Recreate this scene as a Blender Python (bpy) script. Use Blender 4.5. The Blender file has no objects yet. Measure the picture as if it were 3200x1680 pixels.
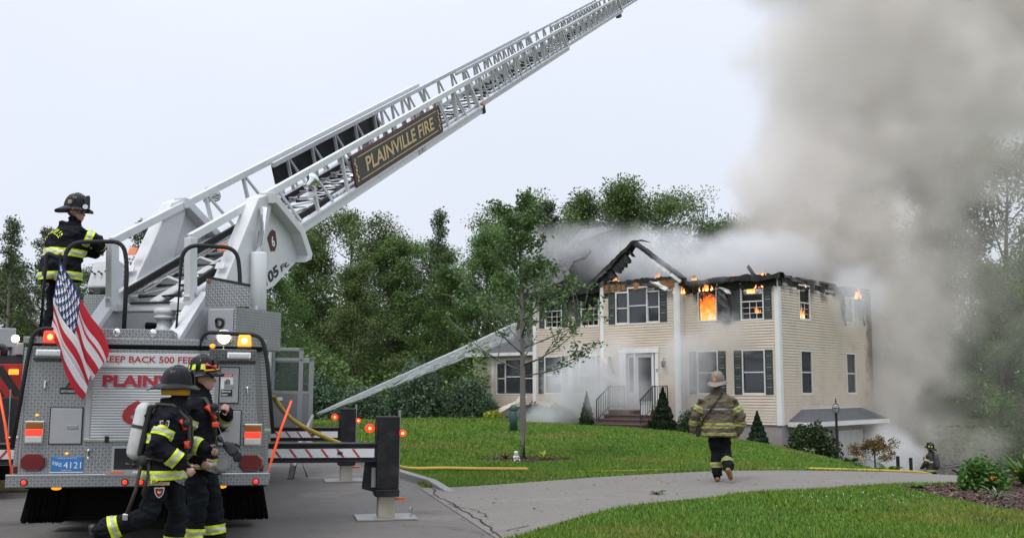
import bpy, bmesh, math, random
import numpy as np
from mathutils import Vector, Matrix, noise

R = math.radians
SC = bpy.context.scene
COL = SC.collection
random.seed(7)
np.random.seed(7)

# ------------------------------------------------------------------ camera
cam_d = bpy.data.cameras.new('camera')
cam = bpy.data.objects.new('camera', cam_d)
COL.objects.link(cam)
cam.location = (0, 0, 1.6)
cam.rotation_euler = (R(90 + 6.5), 0, 0)
cam_d.sensor_width = 36.0
cam_d.lens = 36.0 * 3300 / 3200
cam_d.clip_start = 0.1
cam_d.clip_end = 3000
SC.camera = cam

# ------------------------------------------------------------------ sky and sun: bright overcast day
SUN_EL, SUN_AZ = 58, 215          # degrees; azimuth clockwise from +Y: behind the camera, to its left
world = bpy.data.worlds.new('World')
SC.world = world
world.use_nodes = True
wn, wl = world.node_tree.nodes, world.node_tree.links
wn.clear()
w_out = wn.new('ShaderNodeOutputWorld')
w_bg = wn.new('ShaderNodeBackground')
w_sky = wn.new('ShaderNodeTexSky')
w_sky.sky_type = 'NISHITA'
w_sky.sun_disc = False
w_sky.sun_elevation = R(SUN_EL)
w_sky.sun_rotation = R(SUN_AZ)
w_sky.dust_density = 4.0
w_geo = wn.new('ShaderNodeTexCoord')
w_sep = wn.new('ShaderNodeSeparateXYZ')
wl.new(w_geo.outputs['Generated'], w_sep.inputs[0])
w_max = wn.new('ShaderNodeMath'); w_max.operation = 'MAXIMUM'; w_max.inputs[1].default_value = 0
wl.new(w_sep.outputs['Z'], w_max.inputs[0])
w_pow = wn.new('ShaderNodeMath'); w_pow.operation = 'POWER'; w_pow.inputs[1].default_value = 2.6
wl.new(w_max.outputs[0], w_pow.inputs[0])
w_mad = wn.new('ShaderNodeMath'); w_mad.operation = 'MULTIPLY_ADD'   # overcast cloud deck: brighter towards the zenith
w_mad.inputs[1].default_value = 11.0; w_mad.inputs[2].default_value = 8.6
wl.new(w_pow.outputs[0], w_mad.inputs[0])
w_nz = wn.new('ShaderNodeTexNoise'); w_nz.inputs['Scale'].default_value = 2.2; w_nz.inputs['Detail'].default_value = 4
wl.new(w_geo.outputs['Generated'], w_nz.inputs['Vector'])
w_nm = wn.new('ShaderNodeMath'); w_nm.operation = 'MULTIPLY_ADD'; w_nm.inputs[1].default_value = 0.14; w_nm.inputs[2].default_value = 0.93
wl.new(w_nz.outputs[0], w_nm.inputs[0])
w_mul = wn.new('ShaderNodeMath'); w_mul.operation = 'MULTIPLY'
wl.new(w_mad.outputs[0], w_mul.inputs[0]); wl.new(w_nm.outputs[0], w_mul.inputs[1])
w_col = wn.new('ShaderNodeVectorMath'); w_col.operation = 'SCALE'; w_col.inputs[0].default_value = (0.895, 0.945, 1.065)
wl.new(w_mul.outputs[0], w_col.inputs['Scale'])
w_mix = wn.new('ShaderNodeMix'); w_mix.data_type = 'RGBA'; w_mix.inputs[0].default_value = 0.92
wl.new(w_sky.outputs[0], w_mix.inputs[6]); wl.new(w_col.outputs[0], w_mix.inputs[7])
wl.new(w_mix.outputs[2], w_bg.inputs['Color'])
w_bg.inputs['Strength'].default_value = 0.1
wl.new(w_bg.outputs[0], w_out.inputs['Surface'])

sun_d = bpy.data.lights.new('sun', 'SUN')
sun_d.energy = 1.1
sun_d.angle = R(16)
sun_d.color = (1.0, 0.97, 0.92)
sun = bpy.data.objects.new('sun', sun_d)
COL.objects.link(sun)
_sd = Vector((math.sin(R(SUN_AZ)) * math.cos(R(SUN_EL)), math.cos(R(SUN_AZ)) * math.cos(R(SUN_EL)), math.sin(R(SUN_EL))))
sun.rotation_euler = _sd.to_track_quat('Z', 'Y').to_euler()
sun.location = _sd * 60

vs = SC.view_settings
vs.view_transform = 'Standard'
vs.look = 'None'
vs.exposure = 0.14
vs.gamma = 1.0
vs.use_curve_mapping = False
SC.render.engine = 'CYCLES'
cy = SC.cycles
cy.use_denoising = True
cy.max_bounces = 6
cy.diffuse_bounces = 2
cy.glossy_bounces = 3
cy.transmission_bounces = 6
cy.transparent_max_bounces = 24
cy.volume_bounces = 4
cy.volume_step_rate = 1.0
cy.volume_max_steps = 128
cy.caustics_reflective = False
cy.caustics_refractive = False
cy.sample_clamp_indirect = 6.0
cy.adaptive_threshold = 0.02

# ------------------------------------------------------------------ node helpers
class NT:
    def __init__(s, tree):
        s.t = tree; s.n = tree.nodes; s.l = tree.links
    def new(s, typ, **kw):
        nd = s.n.new(typ)
        for k, v in kw.items(): setattr(nd, k, v)
        return nd
    def put(s, sock, v):
        if v is None: return
        if hasattr(v, 'is_linked'): s.l.new(v, sock)
        else: sock.default_value = v
    def m(s, op, a, b=None, c=None, clamp=False):
        nd = s.new('ShaderNodeMath', operation=op); nd.use_clamp = clamp
        for i, v in enumerate((a, b, c)): s.put(nd.inputs[i], v)
        return nd.outputs[0]
    def vm(s, op, a, b=None, sc=None):
        nd = s.new('ShaderNodeVectorMath', operation=op)
        s.put(nd.inputs[0], a); s.put(nd.inputs[1], b)
        if sc is not None: s.put(nd.inputs['Scale'], sc)
        return nd.outputs['Value'] if op in ('LENGTH', 'DOT_PRODUCT', 'DISTANCE') else nd.outputs[0]
    def mix(s, f, a, b):
        nd = s.new('ShaderNodeMix', data_type='RGBA')
        s.put(nd.inputs[0], f); s.put(nd.inputs[6], a); s.put(nd.inputs[7], b)
        return nd.outputs[2]
    def noise(s, vec, scale, detail=3, rough=0.55, dist=0.0, color=False):
        nd = s.new('ShaderNodeTexNoise')
        s.put(nd.inputs['Vector'], vec); s.put(nd.inputs['Scale'], scale)
        nd.inputs['Detail'].default_value = detail; nd.inputs['Roughness'].default_value = rough
        nd.inputs['Distortion'].default_value = dist
        return nd.outputs['Color' if color else 'Fac']
    def ramp(s, f, stops, interp='LINEAR'):
        nd = s.new('ShaderNodeValToRGB'); cr = nd.color_ramp; cr.interpolation = interp
        while len(cr.elements) < len(stops): cr.elements.new(0.5)
        for e, (p, c) in zip(cr.elements, stops):
            e.position = p; e.color = tuple(c) + (1,) if len(c) == 3 else c
        s.put(nd.inputs[0], f)
        return nd.outputs[0]
    def maprange(s, v, a, b, c=0.0, d=1.0, smooth=False):
        nd = s.new('ShaderNodeMapRange')
        if smooth: nd.interpolation_type = 'SMOOTHSTEP'
        s.put(nd.inputs[0], v)
        for i, q in enumerate((a, b, c, d)): s.put(nd.inputs[1 + i], q)
        return nd.outputs[0]
    def bump(s, h, strength=0.3, dist=0.01):
        nd = s.new('ShaderNodeBump'); nd.inputs['Strength'].default_value = strength
        nd.inputs['Distance'].default_value = dist; s.put(nd.inputs['Height'], h)
        return nd.outputs[0]

MATS = {}
def c4(c): return (c[0], c[1], c[2], 1.0)
def scol(c, f): return (min(1, c[0] * f), min(1, c[1] * f), min(1, c[2] * f), 1.0)

def base_mat(name):
    m = bpy.data.materials.new(name); m.use_nodes = True
    t = NT(m.node_tree); p = m.node_tree.nodes['Principled BSDF']
    MATS[name] = m
    return m, t, p

def mk(name, col, rough=0.6, metal=0.0, var=0.12, vscale=6.0, bump=0.0, bscale=60.0, spec=0.5, emit=None, estr=0.0,
       coat=0.0, dirt=None, dirt_amt=0.0, dscale=2.0, trans=0.0, alpha=1.0):
    m, t, p = base_mat(name)
    tc = t.new('ShaderNodeTexCoord').outputs['Object']
    n1 = t.noise(tc, vscale, 4)
    colr = t.mix(n1, scol(col, 1 - var), scol(col, 1 + var))
    if dirt is not None:
        n2 = t.noise(tc, dscale, 6, 0.65)
        k = t.maprange(n2, 0.5 - 0.2 * dirt_amt, 0.75, 0, min(1, dirt_amt), True)
        colr = t.mix(k, colr, c4(dirt))
    t.l.new(colr, p.inputs['Base Color'])
    p.inputs['Roughness'].default_value = rough
    t.l.new(t.maprange(n1, 0, 1, max(0.03, rough - 0.08), min(1, rough + 0.08)), p.inputs['Roughness'])
    p.inputs['Metallic'].default_value = metal
    p.inputs['Specular IOR Level'].default_value = spec
    p.inputs['Coat Weight'].default_value = coat
    p.inputs['Transmission Weight'].default_value = trans
    p.inputs['Alpha'].default_value = alpha
    if bump:
        t.l.new(t.bump(t.noise(tc, bscale, 3), bump), p.inputs['Normal'])
    if emit is not None:
        p.inputs['Emission Color'].default_value = c4(emit); p.inputs['Emission Strength'].default_value = estr
    return m

def mk_tread(name, a, b, col=(0.33, 0.34, 0.34), scale=32.0, rough=0.34):
    """aluminium tread plate: raised bars in a chequered lattice, on the plane of object axes a and b"""
    m, t, p = base_mat(name)
    tc = t.new('ShaderNodeTexCoord').outputs['Object']
    sp = t.new('ShaderNodeSeparateXYZ'); t.l.new(tc, sp.inputs[0])
    u, v = sp.outputs[a], sp.outputs[b]
    def lat(sign, off):
        s_ = t.m('ADD', u, t.m('MULTIPLY', v, sign)); d_ = t.m('SUBTRACT', u, t.m('MULTIPLY', v, sign))
        fs = t.m('SUBTRACT', t.m('FRACT', t.m('ADD', t.m('MULTIPLY', s_, scale * 0.5), off)), 0.5)
        fd = t.m('SUBTRACT', t.m('FRACT', t.m('ADD', t.m('MULTIPLY', d_, scale * 0.5), off)), 0.5)
        e = t.m('ADD', t.m('POWER', t.m('DIVIDE', fs, 0.34), 2.0), t.m('POWER', t.m('DIVIDE', fd, 0.10), 2.0))
        return t.maprange(e, 1.15, 0.7, 0, 1, True)
    h = t.m('MAXIMUM', lat(1, 0.0), lat(-1, 0.5))
    n1 = t.noise(tc, 3.0, 5, 0.6)
    c0 = t.mix(n1, scol(col, 0.62), scol(col, 0.98))
    g_ = t.mix(h, c0, scol(col, 1.45))
    n3 = t.noise(tc, 1.1, 6, 0.7)
    t.l.new(t.mix(t.maprange(n3, 0.5, 0.8, 0, 0.5, True), g_, (0.12, 0.11, 0.1, 1)), p.inputs['Base Color'])
    p.inputs['Metallic'].default_value = 0.85
    t.l.new(t.m('SUBTRACT', t.m('ADD', rough, t.m('MULTIPLY', n1, 0.2)), t.m('MULTIPLY', h, 0.12)), p.inputs['Roughness'])
    t.l.new(t.bump(h, 0.6, 0.003), p.inputs['Normal'])
    return m

# ------------------------------------------------------------------ mesh helpers
def setp(o, label=None, cat=None, group=None, kind=None):
    if label: o['label'] = label
    if cat: o['category'] = cat
    if group: o['group'] = group
    if kind: o['kind'] = kind
    return o

def link(o, parent=None):
    COL.objects.link(o)
    if parent is not None: o.parent = parent
    return o

def empty(name, loc=(0, 0, 0), rot=(0, 0, 0), parent=None, scale=None):
    o = bpy.data.objects.new(name, None); o.empty_display_size = 0.2
    o.location = loc; o.rotation_euler = rot
    if scale: o.scale = scale
    return link(o, parent)

def frame(d, up=(0, 0, 1)):
    d = Vector(d).normalized(); up = Vector(up)
    if abs(d.dot(up.normalized())) > 0.985: up = Vector((1, 0, 0))
    x = d.cross(up).normalized(); y = x.cross(d).normalized()
    return x, y, d

class MB:
    def __init__(s):
        s.v = []; s.f = []; s.m = []
    def add(s, vs, fs, mi=0, M=None):
        b = len(s.v)
        if M is not None: vs = [M @ Vector(p) for p in vs]
        s.v.extend([tuple(p) for p in vs])
        s.f.extend([tuple(b + i for i in f) for f in fs]); s.m.extend([mi] * len(fs))
        return s
    def box(s, c, sz, mi=0, rot=None):
        hx, hy, hz = sz[0] / 2, sz[1] / 2, sz[2] / 2
        vs = [Vector((x, y, z)) for z in (-hz, hz) for y in (-hy, hy) for x in (-hx, hx)]
        if rot is not None:
            vs = [rot @ p for p in vs]
        c = Vector(c)
        return s.add([p + c for p in vs], [(0, 2, 3, 1), (4, 5, 7, 6), (0, 1, 5, 4), (2, 6, 7, 3), (0, 4, 6, 2), (1, 3, 7, 5)], mi)
    def box2(s, a, b, mi=0):
        return s.box([(p + q) / 2 for p, q in zip(a, b)], [abs(q - p) for p, q in zip(a, b)], mi)
    def bar(s, a, b, w, h, mi=0, up=(0, 0, 1)):
        a, b = Vector(a), Vector(b); x, y, d = frame(b - a, up)
        vs = [p + x * (sx * w / 2) + y * (sy * h / 2) for p in (a, b) for sy in (-1, 1) for sx in (-1, 1)]
        return s.add(vs, [(0, 1, 3, 2), (4, 6, 7, 5), (0, 4, 5, 1), (2, 3, 7, 6), (0, 2, 6, 4), (1, 5, 7, 3)], mi)
    def tube(s, pts, r, n=8, mi=0, caps=True, closed=False):
        pts = [Vector(p) for p in pts]; k = len(pts)
        rs = r if isinstance(r, (list, tuple)) else [r] * k
        vs = []; up = None
        for i, p in enumerate(pts):
            if closed: d = pts[(i + 1) % k] - pts[i - 1]
            else: d = pts[min(i + 1, k - 1)] - pts[max(i - 1, 0)]
            if up is None: x, y, d_ = frame(d)
            else:
                d_ = d.normalized(); x = (up - d_ * up.dot(d_)).normalized(); y = d_.cross(x)
            up = x
            for j in range(n):
                a = 2 * math.pi * j / n
                vs.append(p + x * (math.cos(a) * rs[i]) + y * (math.sin(a) * rs[i]))
        fs = []
        for i in range(k if closed else k - 1):
            i2 = (i + 1) % k
            for j in range(n):
                fs.append((i * n + j, i * n + (j + 1) % n, i2 * n + (j + 1) % n, i2 * n + j))
        if caps and not closed:
            fs.append(tuple(range(n - 1, -1, -1))); fs.append(tuple(range((k - 1) * n, k * n)))
        return s.add(vs, fs, mi)
    def cyl(s, a, b, r, r2=None, n=14, mi=0):
        return s.tube([a, b], [r, r if r2 is None else r2], n, mi)
    def lathe(s, prof, n=18, mi=0, M=None):
        vs = []; fs = []; k = len(prof)
        for r_, z in prof:
            for j in range(n):
                a = 2 * math.pi * j / n; vs.append((r_ * math.cos(a), r_ * math.sin(a), z))
        for i in range(k - 1):
            for j in range(n):
                fs.append((i * n + j, i * n + (j + 1) % n, (i + 1) * n + (j + 1) % n, (i + 1) * n + j))
        fs.append(tuple(range(n - 1, -1, -1))); fs.append(tuple(range((k - 1) * n, k * n)))
        return s.add(vs, fs, mi, M)
    def prism(s, poly, fn, t0, t1, mi=0):
        """poly in 2D; fn(a, b, t) -> 3D; extruded from t0 to t1"""
        n = len(poly)
        vs = [fn(a, b, t0) for a, b in poly] + [fn(a, b, t1) for a, b in poly]
        fs = [tuple(range(n)), tuple(range(2 * n - 1, n - 1, -1))] + [(i, i + n, (i + 1) % n + n, (i + 1) % n) for i in range(n)]
        return s.add(vs, fs, mi)
    def sphere(s, c, r, n=12, mi=0, sc=(1, 1, 1), M=None):
        prof = []
        vs = []; fs = []; k = n // 2
        for i in range(k + 1):
            th = math.pi * i / k
            for j in range(n):
                a = 2 * math.pi * j / n
                q = Vector((math.sin(th) * math.cos(a) * r * sc[0], math.sin(th) * math.sin(a) * r * sc[1], -math.cos(th) * r * sc[2]))
                vs.append((M @ q if M is not None else q) + Vector(c))
        for i in range(k):
            for j in range(n):
                fs.append((i * n + j, i * n + (j + 1) % n, (i + 1) * n + (j + 1) % n, (i + 1) * n + j))
        return s.add(vs, fs, mi)
    def mesh(s, name, mats, smooth=False):
        me = bpy.data.meshes.new(name)
        me.from_pydata(s.v, [], s.f)
        for m in (mats if isinstance(mats, (list, tuple)) else [mats]): me.materials.append(MATS[m] if isinstance(m, str) else m)
        if any(s.m): me.polygons.foreach_set('material_index', s.m)
        if smooth: me.polygons.foreach_set('use_smooth', [True] * len(me.polygons))
        bm = bmesh.new(); bm.from_mesh(me); bmesh.ops.recalc_face_normals(bm, faces=bm.faces); bm.to_mesh(me); bm.free()
        me.update()
        return me
    def build(s, name, mats, parent=None, smooth=False, bevel=0.0, loc=None, rot=None, label=None):
        o = bpy.data.objects.new(name, s.mesh(name, mats, smooth))
        link(o, parent)
        if loc is not None: o.location = loc
        if rot is not None: o.rotation_euler = rot
        if bevel:
            b = o.modifiers.new('bevel', 'BEVEL'); b.width = bevel; b.segments = 2; b.limit_method = 'ANGLE'; b.angle_limit = R(40)
        if smooth == 'auto' or (smooth and not bevel): pass
        if label: o['label'] = label
        return o

def dup(o, parent, M=None, loc=None, rot=None):
    c = o.copy(); link(c, parent)
    if M is not None: c.matrix_local = M
    if loc is not None: c.location = loc
    if rot is not None: c.rotation_euler = rot
    return c

def np_mesh(name, verts, faces, mats, smooth=False, mi=None):
    """fast mesh from numpy arrays; faces (n,3) or (n,4)"""
    me = bpy.data.meshes.new(name)
    nv, nf, k = len(verts), len(faces), faces.shape[1]
    me.vertices.add(nv); me.vertices.foreach_set('co', np.asarray(verts, np.float32).ravel())
    me.loops.add(nf * k); me.loops.foreach_set('vertex_index', np.asarray(faces, np.int32).ravel())
    me.polygons.add(nf); me.polygons.foreach_set('loop_start', np.arange(0, nf * k, k, dtype=np.int32))
    try: me.polygons.foreach_set('loop_total', np.full(nf, k, np.int32))
    except Exception: pass
    for m in (mats if isinstance(mats, (list, tuple)) else [mats]): me.materials.append(MATS[m] if isinstance(m, str) else m)
    if mi is not None: me.polygons.foreach_set('material_index', np.asarray(mi, np.int32))
    if smooth: me.polygons.foreach_set('use_smooth', np.ones(nf, bool))
    me.update(calc_edges=True); me.validate()
    return me

FONT_CACHE = {}
def text_verts(s, bold=0.0):
    cu = bpy.data.curves.new('lettering', 'FONT'); cu.body = s; cu.size = 1; cu.offset = bold; cu.resolution_u = 3
    ob = bpy.data.objects.new('lettering', cu)
    COL.objects.link(ob)
    me = bpy.data.meshes.new_from_object(ob.evaluated_get(bpy.context.evaluated_depsgraph_get()))
    v = [tuple(p.co) for p in me.vertices]; f = [tuple(p.vertices) for p in me.polygons]
    bpy.data.objects.remove(ob); bpy.data.curves.remove(cu); bpy.data.meshes.remove(me)
    return v, f

def lettering(s, fn, w, h, mat, parent, bold=0.02, name='lettering', warp=None):
    """flat letters fitted to a w x h box; fn(a, b) -> 3D point on the carrying surface"""
    key = (s, bold)
    if key not in FONT_CACHE: FONT_CACHE[key] = text_verts(s, bold)
    v, f = FONT_CACHE[key]
    xs = [p[0] for p in v]; ys = [p[1] for p in v]
    x0, x1, y0, y1 = min(xs), max(xs), min(ys), max(ys)
    vs = [fn((p[0] - x0) / (x1 - x0) * w, (p[1] - y0) / (y1 - y0) * h) for p in v]
    mb = MB(); mb.add(vs, f)
    me = bpy.data.meshes.new(name); me.from_pydata(mb.v, [], mb.f); me.materials.append(MATS[mat]); me.update()
    o = bpy.data.objects.new(name, me)
    return link(o, parent)
# ------------------------------------------------------------------ materials
def mk_ground():
    m, t, p = base_mat('lawn_soil')
    tc = t.new('ShaderNodeTexCoord').outputs['Object']
    n1 = t.noise(tc, 0.35, 5, 0.6); n2 = t.noise(tc, 9.0, 4, 0.7)
    g = t.mix(t.maprange(n1, 0.4, 0.65, 0, 1, True), (0.045, 0.095, 0.014, 1), (0.085, 0.15, 0.02, 1))
    g = t.mix(t.maprange(n2, 0.45, 0.8, 0, 0.6), g, (0.03, 0.05, 0.012, 1))
    t.l.new(g, p.inputs['Base Color']); p.inputs['Roughness'].default_value = 0.9
    t.l.new(t.bump(n2, 0.6, 0.05), p.inputs['Normal'])
def mk_grass():
    m, t, p = base_mat('grass_blade')
    tc = t.new('ShaderNodeTexCoord').outputs['Object']
    rnd = t.new('ShaderNodeNewGeometry').outputs['Random Per Island']
    n1 = t.noise(tc, 0.55, 5, 0.65); n2 = t.noise(tc, 0.24, 4, 0.6); n3 = t.noise(tc, 1.3, 4, 0.6)
    a = t.ramp(rnd, [(0, (0.06, 0.14, 0.016)), (0.45, (0.105, 0.235, 0.026)), (0.86, (0.16, 0.31, 0.042)), (0.92, (0.25, 0.28, 0.07)), (1, (0.3, 0.26, 0.1))])
    a = t.mix(t.maprange(n1, 0.42, 0.7, 0, 0.75, True), a, (0.17, 0.25, 0.02, 1))
    a = t.mix(t.maprange(n2, 0.5, 0.66, 0, 0.6, True), a, (0.25, 0.24, 0.06, 1)); a = t.mix(t.maprange(n3, 0.52, 0.74, 0, 0.55, True), a, (0.05, 0.1, 0.018, 1))
    t.l.new(a, p.inputs['Base Color']); p.inputs['Roughness'].default_value = 0.55
    p.inputs['Specular IOR Level'].default_value = 0.25
    p.inputs['Subsurface Weight'].default_value = 0.0
def mk_asphalt(name, base, spots):
    m, t, p = base_mat(name)
    tc = t.new('ShaderNodeTexCoord').outputs['Object']
    n1 = t.noise(tc, 0.5, 5, 0.6); n2 = t.noise(tc, 70, 2, 0.6); n3 = t.noise(tc, 2.2, 5, 0.7)
    c = t.mix(n1, scol(base, 0.8), scol(base, 1.2))
    c = t.mix(t.maprange(n2, 0.35, 0.75), scol(base, 0.62), c)
    c = t.mix(t.maprange(n2, 0.66, 0.8, 0, 0.55), c, (0.36, 0.34, 0.33, 1))
    c = t.mix(t.maprange(n3, 0.56, 0.75, 0, spots), c, scol(base, 0.55))
    t.l.new(c, p.inputs['Base Color'])
    t.l.new(t.m('SUBTRACT', t.maprange(n3, 0.3, 0.7, 0.75, 0.92), t.maprange(n1, 0.56, 0.7, 0, 0.32, True)), p.inputs['Roughness'])
    t.l.new(t.bump(n2, 0.55, 0.012), p.inputs['Normal'])
def mk_foliage(name, dark, mid, lite, rough=0.5, trans=0.25, patch=0.9):
    m, t, p = base_mat(name)
    tc = t.new('ShaderNodeTexCoord').outputs['Object']
    rnd = t.new('ShaderNodeNewGeometry').outputs['Random Per Island']
    oi = t.new('ShaderNodeObjectInfo').outputs['Random']
    f = t.m('ADD', t.m('MULTIPLY', rnd, 0.38), t.m('MULTIPLY', t.noise(tc, patch, 3), 0.78))
    c = t.ramp(f, [(0.1, dark), (0.5, mid), (0.95, lite)])
    hs = t.new('ShaderNodeHueSaturation')
    t.put(hs.inputs['Hue'], t.maprange(oi, 0, 1, 0.485, 0.515)); t.put(hs.inputs['Value'], t.maprange(oi, 0, 1, 0.8, 1.2))
    t.l.new(c, hs.inputs['Color'])
    t.l.new(hs.outputs[0], p.inputs['Base Color']); p.inputs['Roughness'].default_value = rough
    p.inputs['Specular IOR Level'].default_value = 0.3
    tr = t.new('ShaderNodeBsdfTranslucent'); t.l.new(hs.outputs[0], tr.inputs['Color'])
    mx = t.new('ShaderNodeMixShader'); mx.inputs[0].default_value = trans
    t.l.new(p.outputs[0], mx.inputs[1]); t.l.new(tr.outputs[0], mx.inputs[2])
    out = [n for n in t.n if n.type == 'OUTPUT_MATERIAL'][0]
    t.l.new(mx.outputs[0], out.inputs['Surface'])
mk_ground(); mk_grass()
mk_asphalt('asphalt_road', (0.175, 0.160, 0.145), 0.55)
mk_asphalt('asphalt_drive', (0.245, 0.222, 0.198), 0.4)
mk('crack', (0.02, 0.02, 0.02), 0.95)
mk('granite', (0.24, 0.235, 0.23), 0.8, var=0.25, vscale=30, bump=0.5, bscale=45)
mk('mulch_soil', (0.05, 0.03, 0.022), 0.95, var=0.4, vscale=14, bump=0.8, bscale=40)
def mk_chip(name, stops, rough=0.85):
    m, t, p = base_mat(name)
    rnd = t.new('ShaderNodeNewGeometry').outputs['Random Per Island']
    t.l.new(t.ramp(rnd, stops), p.inputs['Base Color']); p.inputs['Roughness'].default_value = rough
mk_chip('mulch_chip', [(0, (0.03, 0.018, 0.014)), (0.5, (0.085, 0.042, 0.03)), (0.9, (0.16, 0.085, 0.06)), (1, (0.28, 0.2, 0.14))])
mk_chip('clover_flower', [(0, (0.7, 0.7, 0.62)), (1, (0.85, 0.85, 0.8))])
mk_foliage('leaf_forest', (0.07, 0.115, 0.04), (0.135, 0.205, 0.064), (0.215, 0.305, 0.098))
mk_foliage('leaf_forest_bright', (0.035, 0.07, 0.015), (0.075, 0.14, 0.028), (0.13, 0.22, 0.05))
mk_foliage('leaf_pale', (0.05, 0.07, 0.03), (0.085, 0.115, 0.05), (0.13, 0.16, 0.07))
mk_foliage('leaf_garden', (0.045, 0.08, 0.026), (0.09, 0.145, 0.044), (0.155, 0.225, 0.07), patch=2.5)
mk_foliage('leaf_shrub', (0.018, 0.035, 0.012), (0.04, 0.07, 0.024), (0.08, 0.12, 0.04), patch=3)
mk_foliage('leaf_spruce', (0.012, 0.03, 0.014), (0.022, 0.055, 0.022), (0.045, 0.09, 0.035), patch=5)
mk_foliage('leaf_blue_green', (0.045, 0.08, 0.045), (0.085, 0.135, 0.075), (0.14, 0.205, 0.11), patch=3)
mk_foliage('leaf_red', (0.1, 0.03, 0.02), (0.16, 0.06, 0.03), (0.16, 0.12, 0.04), patch=3)
mk_foliage('leaf_maple_bronze', (0.07, 0.06, 0.02), (0.16, 0.1, 0.04), (0.26, 0.16, 0.06), patch=4)
mk_foliage('leaf_hosta', (0.06, 0.1, 0.05), (0.16, 0.22, 0.12), (0.5, 0.52, 0.4), patch=8)
mk_foliage('leaf_lime', (0.16, 0.2, 0.02), (0.3, 0.36, 0.04), (0.45, 0.5, 0.08), patch=8)
mk_foliage('leaf_lily', (0.035, 0.09, 0.015), (0.07, 0.16, 0.03), (0.13, 0.26, 0.05), patch=6)
mk('petal_orange', (0.8, 0.24, 0.03), 0.6); mk('petal_yellow', (0.85, 0.5, 0.04), 0.6); mk('petal_red', (0.6, 0.06, 0.03), 0.6)
mk('bark', (0.12, 0.1, 0.085), 0.9, var=0.35, vscale=9, bump=0.7, bscale=40)
mk('bark_grey', (0.2, 0.185, 0.165), 0.9, var=0.3, vscale=12, bump=0.6, bscale=50)

# ------------------------------------------------------------------ terrain height field (thin-plate through surveyed points)
HC = Vector((9.61, 38.0, 0.0)); HA = R(41)
HX = Vector((math.cos(HA), -math.sin(HA), 0)); HY = Vector((math.sin(HA), math.cos(HA), 0))
def hw(lx, ly, z=0.0): return HC + HX * lx + HY * ly + Vector((0, 0, z))      # house frame -> world
_cp = [(-15, 5, 0), (-5, 8, 0), (-2, 13, 0), (0, 16, 0), (-8, 25, 0), (-3, 20, 0), (3, 10, 0), (8, 10, 0), (6, 14, 0), (0, 5, 0), (0, -5, 0),
       (15, 8, 0), (12, 14, 0), (-20, 20, 0), (4, 18, 0), (7, 19, 0), (8.4, 19.5, 0.0), (-12, 36, 0.1), (-12, 0, 0), (12, 0, 0),
       (0.2, 24.4, 0.0), (5, 24, -0.02), (7.5, 23, -0.12), (-5, 30, 0.12), (-4, 40, 0.34), (0, 44, 0.42), (-8, 48, 0.4), (3, 34, 0.16), (7.5, 31, -0.25),
       (10.9, 35.8, -0.8), (10.5, 26, -0.6), (12.2, 30, -1.2), (14.9, 38, -2.12), (12.5, 23, -0.5), (17, 30, -1.4), (20, 26, -0.8), (16, 20, -0.15),
       (17, 44, -2.15), (24, 40, -2.1), (28, 50, -2.2), (20, 60, -1.6), (0, 60, 0.45), (-12, 58, 0.4), (30, 25, -0.8), (-30, 45, 0.1), (25, 10, 0), (30, 75, -1.6), (-15, 78, 0.4)]
for lx, ly, z in [(-6, -2, 0.17), (-9, -1.5, 0.26), (-11.5, -1, 0.36), (-3.2, -1, -0.02), (-1.4, -1.2, -0.3), (0.0, -0.6, -0.45), (-15, -0.5, 0.42), (-6, 9.5, 0.4),
                  (1.0, 2.0, -1.75), (1.2, 4, -2.12), (1.2, 8, -2.12), (4, 5, -2.14), (-4, 4, -0.6)]:
    q = hw(lx, ly); _cp.append((q.x, q.y, z))
_cp = np.array(_cp, float)
def _tps(r2): return 0.5 * r2 * np.log(r2 + 1e-9)
_n = len(_cp)
_d2 = ((_cp[:, None, :2] - _cp[None, :, :2]) ** 2).sum(-1)
_K = _tps(_d2) + np.eye(_n) * 1.5
_P = np.c_[np.ones(_n), _cp[:, :2]]
_A = np.block([[_K, _P], [_P.T, np.zeros((3, 3))]])
_w = np.linalg.solve(_A, np.r_[_cp[:, 2], 0, 0, 0])
def gz_np(x, y):
    x = np.asarray(x, float); y = np.asarray(y, float); sh = x.shape
    x = x.ravel(); y = y.ravel()
    xc = np.clip(x, -34, 40); yc = np.clip(y, -8, 80)
    out = np.zeros(len(x))
    for i in range(0, len(x), 20000):
        d2 = (xc[i:i + 20000, None] - _cp[None, :, 0]) ** 2 + (yc[i:i + 20000, None] - _cp[None, :, 1]) ** 2
        out[i:i + 20000] = _tps(d2) @ _w[:_n] + _w[_n] + _w[_n + 1] * xc[i:i + 20000] + _w[_n + 2] * yc[i:i + 20000]
    return out.reshape(sh)
def gz(x, y): return float(gz_np(np.array([x]), np.array([y]))[0])
def G(x, y, dz=0.0): return Vector((x, y, gz(x, y) + dz))

# ground sheet: dense near, stretched to the horizon
def axis(a, b, step, far):
    core = np.arange(a, b + 1e-6, step)
    ext = np.array([1.5, 4, 9, 18, 36, 75, 150, 300, 600, 1200.0])
    ext = ext[ext < far]
    return np.r_[a - ext[::-1], core, b + ext]
gx = axis(-34, 40, 0.5, 1300); gy = axis(-8, 80, 0.5, 1300)
GXm, GYm = np.meshgrid(gx, gy)
GZm = gz_np(GXm, GYm)
_ii = np.arange(len(gx) * len(gy)).reshape(len(gy), len(gx))
_f = np.stack([_ii[:-1, :-1], _ii[:-1, 1:], _ii[1:, 1:], _ii[1:, :-1]], -1).reshape(-1, 4)
ground = link(bpy.data.objects.new('ground', np_mesh('ground', np.stack([GXm, GYm, GZm], -1).reshape(-1, 3), _f, 'lawn_soil', True)))
setp(ground, 'green lawn sloping up to the house and falling away to the right', kind='structure')

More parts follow.
